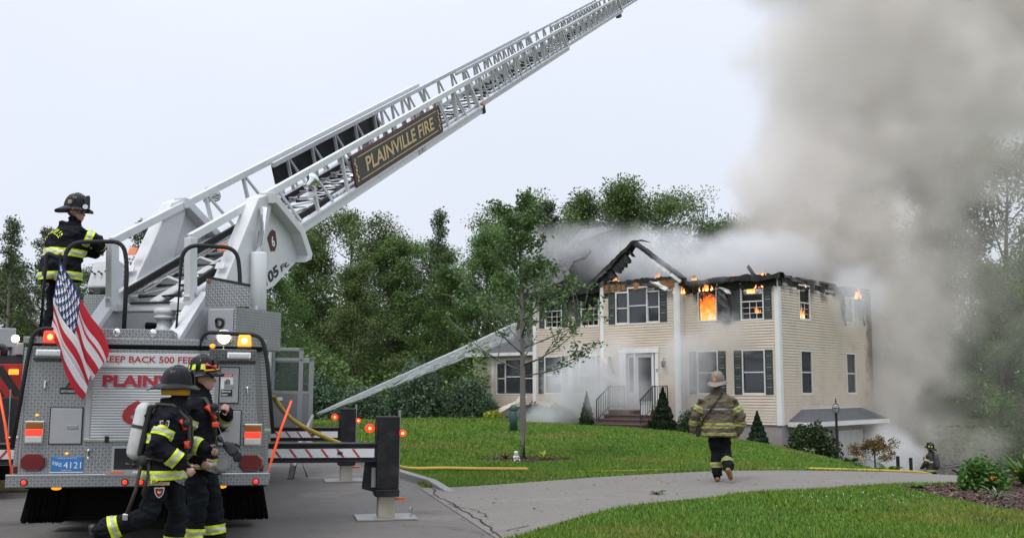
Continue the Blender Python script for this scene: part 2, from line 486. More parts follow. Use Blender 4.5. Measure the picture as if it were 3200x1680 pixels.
# ------------------------------------------------------------------ road, driveway, kerb
def resample(pl, n):
    pl = np.array(pl, float); d = np.r_[0, np.cumsum(np.linalg.norm(np.diff(pl, axis=0), axis=1))]
    # smooth Catmull-like by dense linear + averaging
    t = np.linspace(0, d[-1], n); q = np.stack([np.interp(t, d, pl[:, i]) for i in range(2)], -1)
    for _ in range(6): q[1:-1] = 0.25 * q[:-2] + 0.5 * q[1:-1] + 0.25 * q[2:]
    return q
def strip(name, L, Rr, n, k, dz, matname, label):
    a = resample(L, n); b = resample(Rr, n)
    s = np.linspace(0, 1, k)[None, :, None]
    P = a[:, None] * (1 - s) + b[:, None] * s
    Z = gz_np(P[..., 0], P[..., 1]) + dz
    V = np.concatenate([P, Z[..., None]], -1).reshape(-1, 3)
    ii = np.arange(n * k).reshape(n, k)
    F_ = np.stack([ii[:-1, :-1], ii[:-1, 1:], ii[1:, 1:], ii[1:, :-1]], -1).reshape(-1, 4)
    o = link(bpy.data.objects.new(name, np_mesh(name, V, F_, matname, True)))
    bm = bmesh.new(); bm.from_mesh(o.data); bmesh.ops.recalc_face_normals(bm, faces=bm.faces)
    if sum(f.normal.z for f in bm.faces) < 0: bmesh.ops.reverse_faces(bm, faces=bm.faces)
    bm.to_mesh(o.data); bm.free()
    setp(o, label, kind='structure')
    return a, b
road_R = [(0.05, -8), (-0.1, 4), (0.0, 11.0), (-0.6, 14.4), (-1.44, 17.4), (-2.1, 20.5), (-3.5, 23.8), (-6.2, 31), (-10, 42), (-16, 60), (-22, 80)]
road_L = [(-16, -8), (-17, 4), (-18.2, 11.0), (-18.8, 14.4), (-19.3, 17.4), (-20, 20.5), (-21, 23.8), (-23, 31), (-27, 42), (-32, 60), (-34, 80)]
ROAD = strip('road', road_L, road_R, 130, 40, 0.012, 'asphalt_road', 'grey asphalt road under the ladder truck')
drv_far = [(-1.5, 17.42), (-1.1, 17.35), (0.1, 18.25), (1.55, 19.5), (4.0, 20.9), (5.65, 21.2), (7.3, 21.3), (8.6, 22.6), (10.0, 26), (11.9, 31), (13.0, 35), (13.2, 38), (13.6, 43)]
drv_near = [(-0.1, 11.25), (0.05, 11.4), (0.66, 13.2), (1.77, 15.0), (3.8, 16.5), (6.0, 17.6), (7.7, 18.3), (9.6, 19.4), (12.3, 22.6), (16, 29), (18.6, 36), (20, 42), (21, 50)]
DRIVE = strip('driveway', drv_far, drv_near, 150, 26, 0.02, 'asphalt_drive', 'pale asphalt driveway curving right and over a crest to the garage')

def poly_mask(px, py, poly):
    inside = np.zeros(len(px), bool); n = len(poly); j = n - 1
    for i in range(n):
        xi, yi = poly[i]; xj, yj = poly[j]
        c = ((yi > py) != (yj > py)) & (px < (xj - xi) * (py - yi) / (yj - yi + 1e-12) + xi)
        inside ^= c; j = i
    return inside
def strip_poly(S): return [tuple(p) for p in S[0]] + [tuple(p) for p in S[1][::-1]]
ROADP, DRIVEP = strip_poly(ROAD), strip_poly(DRIVE)

# granite kerb stones along the far side of the road, last ones turned into the driveway
kerb = empty('kerb', G(-2.1, 20.5)); setp(kerb, 'row of grey granite kerb stones edging the lawn beside the road', kind='structure')
kp = resample([(-0.95, 16.75), (-1.25, 17.3), (-1.75, 18.6), (-2.2, 20.3), (-3.0, 22.5), (-4.6, 26.5), (-6.4, 31.2), (-8.4, 37)], 22)
for i in range(len(kp) - 1):
    a, b = Vector((*kp[i], 0)), Vector((*kp[i + 1], 0)); dirv = (b - a).normalized()
    a = a + dirv * 0.008; b = b - dirv * 0.008
    h0 = 0.03 if i == 0 else 0.13; h1 = 0.13
    nx = Vector((dirv.y, -dirv.x, 0)) * 0.08
    za, zb = gz(a.x, a.y) - 0.1, gz(b.x, b.y) - 0.1
    vs = [a - nx + Vector((0, 0, za)), a + nx + Vector((0, 0, za)), b + nx + Vector((0, 0, zb)), b - nx + Vector((0, 0, zb)),
          a - nx + Vector((0, 0, za + .1 + h0)), a + nx * .85 + Vector((0, 0, za + .1 + h0)), b + nx * .85 + Vector((0, 0, zb + .1 + h1)), b - nx + Vector((0, 0, zb + .1 + h1))]
    mb = MB(); mb.add([v - Vector(kerb.location) for v in vs], [(0, 3, 2, 1), (4, 5, 6, 7), (0, 1, 5, 4), (1, 2, 6, 5), (2, 3, 7, 6), (3, 0, 4, 7)])
    mb.build('kerb_stone', 'granite', kerb, bevel=0.012)

# cracks in the asphalt (thin recessed dark seams lying on it)
cr = MB()
def crack(pts, w, dz=0.024):
    q = []
    for (x0, y0), (x1, y1) in zip(pts[:-1], pts[1:]):
        for k in range(6):
            t = k / 6; q.append((x0 + (x1 - x0) * t + random.uniform(-.04, .04), y0 + (y1 - y0) * t + random.uniform(-.04, .04)))
    q.append(pts[-1])
    for (a, b) in zip(q[:-1], q[1:]):
        d = Vector((b[0] - a[0], b[1] - a[1], 0)); n_ = Vector((-d.y, d.x, 0)).normalized() * w * random.uniform(.4, 1)
        A, B_ = G(a[0], a[1], dz), G(b[0], b[1], dz)
        cr.add([A - n_, A + n_, B_ + n_, B_ - n_], [(0, 1, 2, 3)])
crack([(-1.25, 17.2), (-1.1, 16), (-.75, 14.6), (-.4, 13.2), (-.12, 11.6)], 0.016, 0.026)
crack([(-.9, 14.9), (-.45, 14.2), (-.3, 13.4)], 0.012, 0.026)
crack([(-1.3, 12.6), (-.7, 12.4), (-.2, 11.9), (.2, 12.6)], 0.01, 0.03)
o = cr.build('asphalt_crack', 'crack'); setp(o, 'thin dark cracks where the driveway joins the road', kind='stuff')

# ------------------------------------------------------------------ mulch beds and grass
bed_right = [(6.2, 17.3), (7.1, 17.75), (7.9, 18.2), (8.8, 18.7), (9.6, 19.2), (11.5, 20.6), (13, 20.0), (13, 13.6), (9, 13.3), (6.75, 13.4), (6.4, 14.4), (6.45, 15.3), (6.3, 16.4)]
bed_tree = [(0.35 + 1.12 * math.cos(a) * (1 + .08 * math.sin(3 * a)), 24.3 + 0.62 * math.sin(a)) for a in np.linspace(0, 2 * math.pi, 24, endpoint=False)]
bed_house = [tuple(hw(lx, ly).xy) for lx, ly in [(-16, -.1), (-16.2, -2.6), (-12, -2.5), (-9, -1.9), (-7.6, -1.6), (-4.2, -1.6), (-2.6, -1.3), (-1, -1.5), (.6, -1.2), (1.6, -.6), (3.0, -1.4), (3.2, .2), (.2, 1.8), (0, 0), (-4, .0), (-11, .0)]]
BEDS = [bed_right, bed_tree, bed_house]
def bed_sheet(poly, dz):
    P = np.array(resample(poly + [poly[0]], 90)); c = P.mean(0)
    V = []; rings = [1.0, .85, .65, .4, .15]
    for r_ in rings:
        Q = c + (P - c) * r_
        bump_ = 0.0 if r_ == 1 else 0.03 * (1 - r_) + .008
        V.append(np.c_[Q, gz_np(Q[:, 0], Q[:, 1]) + dz + bump_])
    n = len(P); V = np.concatenate(V)
    F_ = [(k * n + i, k * n + (i + 1) % n, (k + 1) * n + (i + 1) % n, (k + 1) * n + i) for k in range(len(rings) - 1) for i in range(n)]
    return V, np.array(F_)
for nm, poly, lab in (('mulch_bed', bed_right, 'brown bark mulch bed at the right edge beside the driveway'), ('mulch_bed', bed_tree, 'small oval mulch ring around the young lawn tree'), ('mulch_bed', bed_house, 'planting bed of dark mulch along the house front')):
    if poly is bed_house:
        # simple concave bed: fine grid clipped by the outline
        xs = np.arange(-4, 14, .25); ys = np.arange(33, 52, .25); X, Y = np.meshgrid(xs, ys)
        cxm = (X[:-1, :-1] + .125).ravel(); cym = (Y[:-1, :-1] + .125).ravel(); inn = poly_mask(cxm, cym, poly)
        ii = np.arange(X.size).reshape(X.shape)
        F_ = np.stack([ii[:-1, :-1], ii[:-1, 1:], ii[1:, 1:], ii[1:, :-1]], -1).reshape(-1, 4)[inn]
        V = np.c_[X.ravel(), Y.ravel(), gz_np(X, Y).ravel() + .02]
        used = np.unique(F_); rm = np.zeros(len(V), int); rm[used] = np.arange(len(used)); V = V[used]; F_ = rm[F_]
    else: V, F_ = bed_sheet(poly, 0.008)
    ob = link(bpy.data.objects.new(nm, np_mesh(nm, V, F_, 'mulch_soil', True)))
    bm = bmesh.new(); bm.from_mesh(ob.data); bmesh.ops.recalc_face_normals(bm, faces=bm.faces)
    if sum(f.normal.z for f in bm.faces) < 0: bmesh.ops.reverse_faces(bm, faces=bm.faces)
    bm.to_mesh(ob.data); bm.free()
    setp(ob, lab, kind='structure')

def scatter_chips(poly, n, smin, smax, name, matname, label, dz=0.02):
    P = np.array(poly); lo, hi = P.min(0), P.max(0)
    x = np.random.uniform(lo[0], hi[0], n * 2); y = np.random.uniform(lo[1], hi[1], n * 2)
    k = poly_mask(x, y, poly); x, y = x[k][:n], y[k][:n]; n = len(x)
    z = gz_np(x, y) + dz + np.random.uniform(0, .03, n)
    a = np.random.uniform(0, 6.28, n); L = np.random.uniform(smin, smax, n); w = L * np.random.uniform(.2, .45, n); tl = np.random.uniform(-.5, .5, n)
    dx, dy = np.cos(a), np.sin(a); c = np.c_[x, y, z]
    u = np.c_[dx * np.cos(tl), dy * np.cos(tl), np.sin(tl)] * L[:, None] / 2; v = np.c_[-dy, dx, np.random.uniform(-.4, .4, n)] * w[:, None] / 2
    V = np.stack([c - u - v, c + u - v, c + u + v, c - u + v], 1).reshape(-1, 3)
    ob = link(bpy.data.objects.new(name, np_mesh(name, V, np.arange(4 * n).reshape(-1, 4), matname)))
    setp(ob, label, kind='stuff')
scatter_chips(bed_right, 26000, .02, .07, 'mulch', 'mulch_chip', 'loose brown bark chips covering the bed at the right edge')
scatter_chips(bed_tree, 2600, .02, .06, 'mulch', 'mulch_chip', 'loose bark chips around the foot of the lawn tree')

def grass(n_near, n_far):
    # depth-weighted scatter: dense close to the camera, thinner far away
    def cand(n, y0, y1, pw):
        u = np.random.rand(n); y = (y0 ** (1 - pw) + u * (y1 ** (1 - pw) - y0 ** (1 - pw))) ** (1 / (1 - pw))
        x = np.random.uniform(-0.47, 0.56, n) * y
        return x, y
    xa, ya = cand(n_near, 8.5, 20.5, 1.5); xb, yb = cand(n_far, 16.0, 47, 1.7)
    x = np.r_[xa, xb]; y = np.r_[ya, yb]
    keep = ~poly_mask(x, y, ROADP) & ~poly_mask(x, y, DRIVEP)
    for b in BEDS: keep &= ~poly_mask(x, y, b)
    hp = [tuple(hw(a, b).xy) for a, b in [(-16, 0), (0, 0), (0, 9), (-16, 9)]]
    keep &= ~poly_mask(x, y, hp)
    keep &= ~((x < -4.5) & (y < 24))
    x, y = x[keep], y[keep]; n = len(x)
    z = gz_np(x, y)
    h = np.random.uniform(.035, .085, n) * (1 + .35 * np.sin(x * 1.7 + 1) * np.sin(y * 1.3)); w = np.random.uniform(.003, .006, n) * (1 + y / 9)
    a = np.random.uniform(0, 6.28, n); lean = np.random.uniform(.0, .75, n) * h; la = np.random.uniform(0, 6.28, n)
    c = np.c_[x, y, z]; s = np.c_[np.cos(a), np.sin(a), np.zeros(n)] * w[:, None]
    tip = c + np.c_[np.cos(la) * lean, np.sin(la) * lean, h]
    V = np.stack([c - s, c + s, tip], 1).reshape(-1, 3)
    ob = link(bpy.data.objects.new('lawn_grass', np_mesh('lawn_grass', V, np.arange(3 * n).reshape(-1, 3), 'grass_blade')))
    setp(ob, 'short green grass of the lawn', 'grass', kind='stuff')
    return n
N_BLADES = grass(330000, 420000)
# white clover heads in the near lawn
x = np.r_[np.random.uniform(3.9, 6.3, 34), np.random.uniform(2, 6.5, 8)]; y = np.r_[17.1 - np.random.rand(34) ** 1.5 * 1.3 - (8 - x[:34]) * .32, np.random.uniform(10, 15, 8)]
k = ~poly_mask(x, y, DRIVEP); x, y = x[k], y[k]
mb = MB()
for a, b in zip(x, y): mb.sphere(G(a, b, .07), random.uniform(.005, .008), 6)
o = mb.build('clover_flower', 'clover_flower'); setp(o, 'tiny white clover heads scattered in the near grass', kind='stuff')
# ------------------------------------------------------------------ ladder truck
mk('white_paint', (0.66, 0.67, 0.68), 0.38, var=0.05, vscale=3, coat=0.15, dirt=(0.42, 0.41, 0.4), dirt_amt=0.28, dscale=5)
mk('ladder_alu', (0.56, 0.57, 0.59), 0.42, metal=0.2, var=0.08, vscale=9, dirt=(0.36, 0.35, 0.34), dirt_amt=0.35, dscale=3)
mk('roller_alu', (0.62, 0.64, 0.63), 0.42, metal=0.25, var=0.06)
mk('hatch_alu', (0.43, 0.43, 0.44), 0.42, metal=0.6, var=0.1, vscale=30)
mk_tread('tread_rear', 0, 2); mk_tread('tread_side', 1, 2); mk_tread('tread_top', 0, 1, scale=20)
mk('chrome', (0.75, 0.75, 0.76), 0.12, metal=1.0, var=0.03)
mk('steel', (0.36, 0.36, 0.36), 0.45, metal=0.7, var=0.15, dirt=(0.2, 0.14, 0.09), dirt_amt=0.4)
mk('steel_worn', (0.42, 0.40, 0.34), 0.45, metal=0.55, var=0.25, vscale=10, dirt=(0.3, 0.24, 0.12), dirt_amt=0.6, dscale=6)
mk('black_paint', (0.011, 0.011, 0.013), 0.5, var=0.3, spec=0.3, dirt=(0.1, 0.09, 0.09), dirt_amt=0.3, dscale=4)
mk('black_rubber', (0.015, 0.015, 0.016), 0.75, var=0.3)
mk('dark_grey', (0.06, 0.06, 0.065), 0.6, var=0.2)
mk('grey_plastic', (0.2, 0.2, 0.21), 0.55, var=0.1)
mk('door_grey', (0.3, 0.31, 0.32), 0.5, metal=0.2, var=0.06)
mk('red_letter', (0.42, 0.028, 0.035), 0.5, var=0.08); mk('shadow_letter', (0.33, 0.34, 0.42), 0.5)
mk('gold_letter', (0.62, 0.47, 0.22), 0.42, metal=0.25, var=0.12, vscale=30)
mk('sign_black', (0.028, 0.028, 0.026), 0.45); mk('sign_maroon', (0.09, 0.015, 0.015), 0.5)
mk('white_print', (0.8, 0.8, 0.8), 0.5); mk('black_print', (0.02, 0.02, 0.02), 0.5); mk('red_print', (0.6, 0.03, 0.03), 0.5); mk('green_print', (0.03, 0.25, 0.08), 0.5)
mk('plate_blue', (0.04, 0.2, 0.52), 0.4)
mk('reflector_white', (0.72, 0.73, 0.74), 0.35); mk('reflector_red', (0.5, 0.04, 0.05), 0.35); mk('reflector_orange', (0.85, 0.16, 0.03), 0.4)
mk('lens_red', (0.15, 0.008, 0.01), 0.15, coat=0.5); mk('lens_red_lit', (0.7, 0.03, 0.02), 0.2, emit=(1, 0.04, 0.022), estr=1.2, var=0.3, vscale=50)
mk('lens_amber', (0.32, 0.10, 0.008), 0.2, coat=0.5); mk('lens_amber_lit', (0.9, 0.4, 0.05), 0.2, emit=(1, 0.36, 0.03), estr=1.1, var=0.3, vscale=40)
mk('lens_clear', (0.6, 0.6, 0.58), 0.2); mk('bulb_lit', (1, 0.85, 0.5), 0.3, emit=(1.0, 0.78, 0.42), estr=4.5)
mk('bulb_red', (1, 0.4, 0.1), 0.3, emit=(1.0, 0.3, 0.06), estr=4.0)
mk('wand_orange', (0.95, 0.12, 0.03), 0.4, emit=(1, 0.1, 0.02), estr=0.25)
mk('hose_yellow', (0.5, 0.36, 0.06), 0.75, var=0.2, vscale=12, dirt=(0.25, 0.18, 0.05), dirt_amt=0.4)
mk('hose_tan', (0.42, 0.36, 0.2), 0.8, var=0.2, vscale=10, dirt=(0.2, 0.16, 0.1), dirt_amt=0.4)
mk('glass_dark', (0.03, 0.04, 0.04), 0.06, var=0.1, spec=0.8)
mk('bristle', (0.005, 0.005, 0.005), 0.8, spec=0.1, var=0.4, vscale=40)
mk('sticker_orange', (0.85, 0.22, 0.08), 0.5)

def mk_pane(name, tint, op):
    m, t, p = base_mat(name)
    p.inputs['Base Color'].default_value = c4(tint); p.inputs['Roughness'].default_value = 0.05; p.inputs['Specular IOR Level'].default_value = 0.7
    tr = t.new('ShaderNodeBsdfTransparent'); mx = t.new('ShaderNodeMixShader'); mx.inputs[0].default_value = op
    t.l.new(tr.outputs[0], mx.inputs[1]); t.l.new(p.outputs[0], mx.inputs[2])
    out = [n_ for n_ in t.n if n_.type == 'OUTPUT_MATERIAL'][0]; t.l.new(mx.outputs[0], out.inputs['Surface'])
mk_pane('pane', (0.055, 0.06, 0.068), 0.78); mk_pane('cab_glass', (0.03, 0.05, 0.04), 0.35)

TO = Vector((-3.74, 10.74, 0)); TH = R(12.5)
truck = empty('ladder_truck', TO, (0, R(0.5), TH))
setp(truck, 'white ladder truck seen from behind with its aerial ladder raised to the right', 'fire truck')
def tw(x, y, z=0.0):                      # truck frame -> world
    return TO + Matrix.Rotation(TH, 3, 'Z') @ (Matrix.Rotation(R(0.5), 3, 'Y') @ Vector((x, y, z)))
TL, TR = (0.31, 1.22, 0.0), (0, 0, R(-31.5))                 # turntable frame
LL, LR = (0.31, 1.22, 2.52), (R(26.6), 0, R(-31.5))          # ladder frame: x right, y out along the ladder, z up from it

def fillet(pts, r, n=6):
    pts = [Vector(p) for p in pts]; out = [pts[0]]
    for i in range(1, len(pts) - 1):
        a, b, c = pts[i - 1], pts[i], pts[i + 1]; u = (a - b).normalized(); v = (c - b).normalized()
        d = min(r, (a - b).length * .48, (c - b).length * .48)
        p0, p1 = b + u * d, b + v * d
        for k in range(n + 1):
            t = k / n; out.append(p0 * (1 - t) ** 2 + b * 2 * t * (1 - t) + p1 * t * t)
    out.append(pts[-1]); return out

# body: tapered tail, then the full-width body to the cab
mb = MB()
secs = [(0.0, 1.17, 1.07, 0.76, 2.0), (0.28, 1.24, 1.13, 0.72, 2.0), (0.281, 1.25, 1.2, 0.66, 2.02), (8.0, 1.25, 1.2, 0.66, 2.02)]
for y, wb, wt, zb, zt in secs: mb.v += [(-wb, y, zb), (wb, y, zb), (wt, y, zt), (-wt, y, zt)]
for i in range(3):
    b = 4 * i
    for j in range(4): mb.f.append((b + j, b + (j + 1) % 4, b + 4 + (j + 1) % 4, b + 4 + j)); mb.m.append(1 if j in (1, 3) else (2 if j == 2 else 0))
mb.f += [(0, 3, 2, 1), (12, 13, 14, 15)]; mb.m += [0, 0]
mb.build('rear_body', ['tread_rear', 'tread_side', 'tread_top'], truck, bevel=0.01)
def rear(name, x0, x1, z0, z1, y0, y1, m, parent=truck, bevel=0.004):
    return MB().box2((x0, y0, z0), (x1, y1, z1)).build(name, m, parent, bevel=bevel)
# seams and panels on the tail
rear('side_trim', -1.13, -1.115, .80, 1.97, -.006, .004, 'hatch_alu')
rear('tailboard', -1.22, 1.27, .645, .765, -.10, .35, 'tread_rear', bevel=.008)
rear('tailboard_edge', -1.22, 1.27, .752, .77, -.106, -.02, 'chrome')
rear('header_panel', -.56, .63, 1.845, 1.962, -.012, .0, 'roller_alu')
lettering('KEEP BACK 500 FEET', lambda a, b: Vector((-.40 + a, -.015, 1.868 + b)), .93, .066, 'red_letter', truck, .018)
for i in range(9): MB().sphere((-.53 + i * .142, -.014, 1.855), .006, 6).build('rivet', 'steel', truck)
# roller door with its slats
rd = rear('roller_door', -.50, .71, 1.10, 1.84, -.004, .0, 'dark_grey', bevel=0)
n = 26
slat = None
for i in range(n):
    z0 = 1.115 + i * (.70 / n); h = .70 / n
    if slat is None:
        m_ = MB(); m_.prism([(0, 0), (-.008, .003), (-.010, h * .5), (-.008, h - .004), (0, h - .001)], lambda a, b, t: Vector((t, a, b)), -.485, .695)
        slat = m_.build('slat', 'roller_alu', rd, loc=(0, -.004, z0))
    else: dup(slat, rd, loc=(0, -.004, z0))
for x0, x1 in ((-.54, -.485), (.695, .735)): rear('door_rail', x0, x1, 1.08, 1.845, -.022, 0, 'hatch_alu', rd)
rear('door_hood', -.54, .735, 1.815, 1.845, -.03, 0, 'roller_alu', rd)
rear('door_sill', -.54, .735, 1.082, 1.112, -.028, 0, 'chrome', rd); rear('door_latch', -.34, -.30, 1.07, 1.135, -.04, -.02, 'black_rubber', rd)
def tail_fn(x, z, y): return lambda a, b: Vector((x + a, y, z + b))
lettering('PLAINVILLE', tail_fn(-.375, 1.612, -.0165), 1.0, .118, 'shadow_letter', rd, .045)
lettering('PLAINVILLE', tail_fn(-.39, 1.624, -.0185), 1.0, .118, 'red_letter', rd, .045)
# unit number
for dx, dy, y_, m_ in ((.028, -.02, -.0165, 'shadow_letter'), (0, 0, -.0185, 'red_letter')):
    for k, ch in enumerate('60'): lettering(ch, tail_fn(-.19 + k * .29 + dx, 1.25 + dy, y_), .23, .24, m_, rd, .035)
# light shelves left and right above
for x0, x1 in ((-1.04, -.565), (.635, 1.10)):
    s_ = MB(); s_.prism([(0, 1.865), (-.09, 1.90), (-.12, 2.015), (0, 2.015)], lambda a, b, t: Vector((t, a, b)), x0, x1)
    sh = s_.build('light_shelf', 'tread_rear', truck, bevel=.004)
    cx_ = x0 + .15 if x0 < 0 else x1 - .17
    g = MB(); g.box2((cx_ - .12, -.135, 1.915), (cx_ + .12, -.105, 1.985)); g.build('work_light', 'chrome', sh, bevel=.012)
    g = MB(); g.box2((cx_ - .10, -.142, 1.93), (cx_ + .10, -.13, 1.972)); g.build('work_light_lens', 'lens_clear', sh, bevel=.01)
# hatches
def hatch(x0, x1, z0, z1, hx):
    h = rear('hatch', x0, x1, z0, z1, -.012, .0, 'hatch_alu', bevel=.012)
    b = MB()
    for a, c in (((x0 - .008, z0 - .008), (x1 + .008, z0)), ((x0 - .008, z1), (x1 + .008, z1 + .008)), ((x0 - .008, z0), (x0, z1)), ((x1, z0), (x1 + .008, z1))):
        b.box2((a[0], -.009, a[1]), (c[0], 0, c[1]))
    b.build('gasket', 'black_rubber', h)
    MB().box2((hx - .05, -.02, (z0 + z1) / 2 - .03), (hx + .05, -.010, (z0 + z1) / 2 + .01)).build('latch', 'steel', h, bevel=.006)
    return h
hatch(-.86, -.565, 1.06, 1.41, -.65); hatch(.745, .965, 1.04, 1.39, .80)
hz = hatch(.745, .93, 1.47, 1.83, .84)
# hazard decal on the upper hatch
MB().box2((.755, -.0145, 1.535), (.875, -.012, 1.775)).build('hazard_sign', 'white_print', hz)
MB().box2((.757, -.0165, 1.735), (.873, -.0145, 1.772)).build('sign_header', 'red_print', hz)
lettering('DANGER', tail_fn(.772, 1.742, -.0180), .092, .022, 'white_print', hz, .02)
MB().box2((.757, -.0165, 1.538), (.873, -.0145, 1.61)).build('sign_footer', 'black_print', hz)
lettering('Electrical', tail_fn(.766, 1.579, -.0180), .088, .022, 'white_print', hz, .02); lettering('hazard.', tail_fn(.766, 1.548, -.0180), .062, .02, 'white_print', hz, .02)
hb = MB(); hb.box2((.79, -.0165, 1.625), (.845, -.0145, 1.665))
for k, hh in enumerate((.028, .042, .046, .036)): hb.box2((.791 + k * .0145, -.0166, 1.665), (.801 + k * .0145, -.0146, 1.668 + hh))
hb.box2((.845, -.0164, 1.64), (.862, -.0144, 1.65)); hb.build('hand_symbol', 'black_print', hz)
# maker's badge
bd = MB(); bd.prism([(-.79, 1.55), (-.64, 1.55), (-.645, 1.71), (-.72, 1.655), (-.735, 1.615), (-.79, 1.61)], lambda a, b, t: Vector((a, t, b)), -.004, 0); bd = bd.build('badge', 'black_print', truck)
lettering('smeal', tail_fn(-.78, 1.565, -.0060), .13, .034, 'hatch_alu', bd, .03)
MB().prism([(-.72, 1.612), (-.665, 1.612), (-.66, 1.685)], lambda a, b, t: Vector((a, t, b)), -.006, -.004).build('badge_wedge', 'red_print', bd); MB().sphere((-.725, -.004, 1.632), .012, 8).build('badge_dot', 'green_print', bd)
# tail lights
for x0, x1, z0 in ((-1.09, -.91, 1.06), (1.0, 1.185, 1.035)):
    tl = rear('tail_light', x0, x1, z0, z0 + .225, -.03, 0, 'chrome', bevel=.008)
    for k, m_ in enumerate(('lens_clear', 'lens_red_lit', 'lens_amber')):
        MB().box2((x0 + .012, -.042, z0 + .012 + k * .068), (x1 - .012, -.028, z0 + .076 + k * .068)).build('lens', m_, tl, bevel=.008)
for x0, x1, z0, z1 in ((-1.115, -.875, .795, .975), (.96, 1.2, .775, .957)):
    c = .05
    poly = [(x0 + c, z0), (x1 - c, z0), (x1, z0 + c), (x1, z1 - c), (x1 - c, z1), (x0 + c, z1), (x0, z1 - c), (x0, z0 + c)]
    s_ = MB(); s_.prism(poly, lambda a, b, t: Vector((a, t, b)), -.02, 0); sl = s_.build('stop_light', 'grey_plastic', truck, bevel=.005)
    q = MB(); cx_, cz_ = (x0 + x1) / 2, (z0 + z1) / 2
    q.prism([(cx_ + (a - cx_) * .92, cz_ + (b - cz_) * .9) for a, b in poly], lambda a, b, t: Vector((a, t, b)), -.04, -.018); q.build('lens', 'lens_red', sl, bevel=.008)
for x, z in ((-1.05, .695), (-.12, .69), (.03, .688), (1.14, .685)):
    t_ = MB().cyl((x, -.102, z), (x, -.112, z), .034, n=16).build('marker_light', 'black_rubber', truck)
    MB().sphere((x, -.112, z), .024, 12, sc=(1, .5, 1)).build('lens', 'lens_red_lit', t_, smooth=True)
for x in (-.78, .80): MB().sphere((x, .05, .625), .05, 12, sc=(1, .6, .4)).build('amber_marker', 'lens_amber_lit', truck, smooth=True)
for x in (-1.155, 1.19): rear('side_reflector', x - .02, x + .02, .775, .845, -.008, .02, 'lens_red')
for x, z in ((-.985, 1.34), (-.69, .965)): MB().sphere((x, -.01, z), .018, 10, sc=(1, .6, .7)).build('small_marker', 'lens_amber_lit', truck, smooth=True)
# number plate
lp = rear('number_plate', -.83, -.535, .79, .935, -.012, -.002, 'plate_blue', bevel=.004)
lettering('MASSACHUSETTS', tail_fn(-.77, .914, -.0140), .175, .013, 'white_print', lp, .0); lettering('OFFICIAL', tail_fn(-.735, .796, -.0140), .1, .012, 'white_print', lp, .0)
lettering('FIRE', lambda a, b: Vector((-.815 + a, -.0140, .856 - a * .22 + b)), .085, .036, 'white_print', lp, .01); lettering('4121', tail_fn(-.715, .822, -.0140), .165, .062, 'white_print', lp, .005)
rear('plate_bracket', -.84, -.525, .778, .789, -.016, 0, 'chrome'); 
# inlet box, hose connection, tow eyes, latch handles
rb = rear('inlet_box', -.27, .30, .785, 1.035, -.016, 0, 'hatch_alu', bevel=.006); rear('inlet_recess_shade', -.245, .275, .805, 1.015, -.018, -.012, 'black_rubber', rb)  # flat black panel stands in for the shade inside the recess
pl = MB(); pl.prism([(-.30, .768), (.33, .768), (.30, .80), (-.27, .80)], lambda a, b, t: Vector((a, t, b)), -.12, -.015); pl = pl.build('step_bracket', 'chrome', truck)
rear('reflector_strip', -.255, -.13, .776, .796, -.125, -.118, 'reflector_orange', pl); rear('reflector_strip', -.05, .08, .776, .796, -.125, -.118, 'reflector_white', pl)
hc = MB().cyl((.80, .02, .86), (.80, -.10, .86), .085, n=20).build('hose_coupling', 'steel', truck, bevel=.006)
MB().cyl((.80, -.10, .86), (.80, -.125, .86), .06, n=20).build('coupling_cap', 'hatch_alu', hc); 
for x, z in ((-.925, 1.66), (1.02, 1.62), (-.49, .99)):
    hk = MB().box2((x - .03, -.012, z), (x + .03, 0, z + .025)).build('hook_plate', 'steel', truck)
    MB().tube([(x, -.012, z + .01), (x, -.035, z), (x, -.035, z - .05), (x, -.02, z - .07)], .01, 8).build('hook', 'chrome', hk)
sh_ = MB().tube([(-1.16, .02, 1.12), (-1.22, -.02, 1.12), (-1.26, -.03, 1.13)], .012, 8).build('side_hook', 'chrome', truck)
# brush mud flaps: black bristle curtains under the tailboard, a little splayed
def brush(x0, x1, n, lab):
    rnd = random.Random(n); b = MB()
    for i in range(n):
        x = x0 + (x1 - x0) * i / (n - 1); L_ = .36 + rnd.uniform(-.018, .012); fl = (x) * .05 + rnd.uniform(-.012, .012); y = rnd.uniform(.30, .38)
        for q in range(2):
            xx = x + rnd.uniform(-.006, .006); w = .0045
            b.add([(xx - w, y, .63), (xx + w, y, .63), (xx + w + fl, y - .03 + rnd.uniform(-.02, .02), .63 - L_), (xx - w + fl, y - .03, .63 - L_)], [(0, 1, 2, 3)])
    b.build('brush_flap', 'bristle', truck)['kind'] = 'stuff'
brush(-1.08, -.72, 240, ''); brush(.66, 1.2, 330, '')
rear('flap_holder', -1.12, 1.24, .60, .645, .28, .40, 'black_paint')
rear('flap_backing', -1.02, 1.14, .27, .61, .40, .42, 'bristle')
# flexible orange corner wands
for x0, pts in ((-1, [(-1.17, -.07, .74), (-1.20, -.07, .95), (-1.26, -.06, 1.25), (-1.335, -.05, 1.56)]), (1, [(1.25, -.07, .72), (1.29, -.07, .9), (1.37, -.06, 1.2), (1.47, -.05, 1.50)])):
    w_ = MB().tube(pts, [.014, .014, .013, .011], 8).build('corner_wand', 'wand_orange', truck, smooth=True)
    MB().box((pts[0][0], -.07, .71), (.05, .04, .11), rot=Matrix.Rotation(R(10 * x0), 3, 'Y')).build('wand_clamp', 'steel', w_)
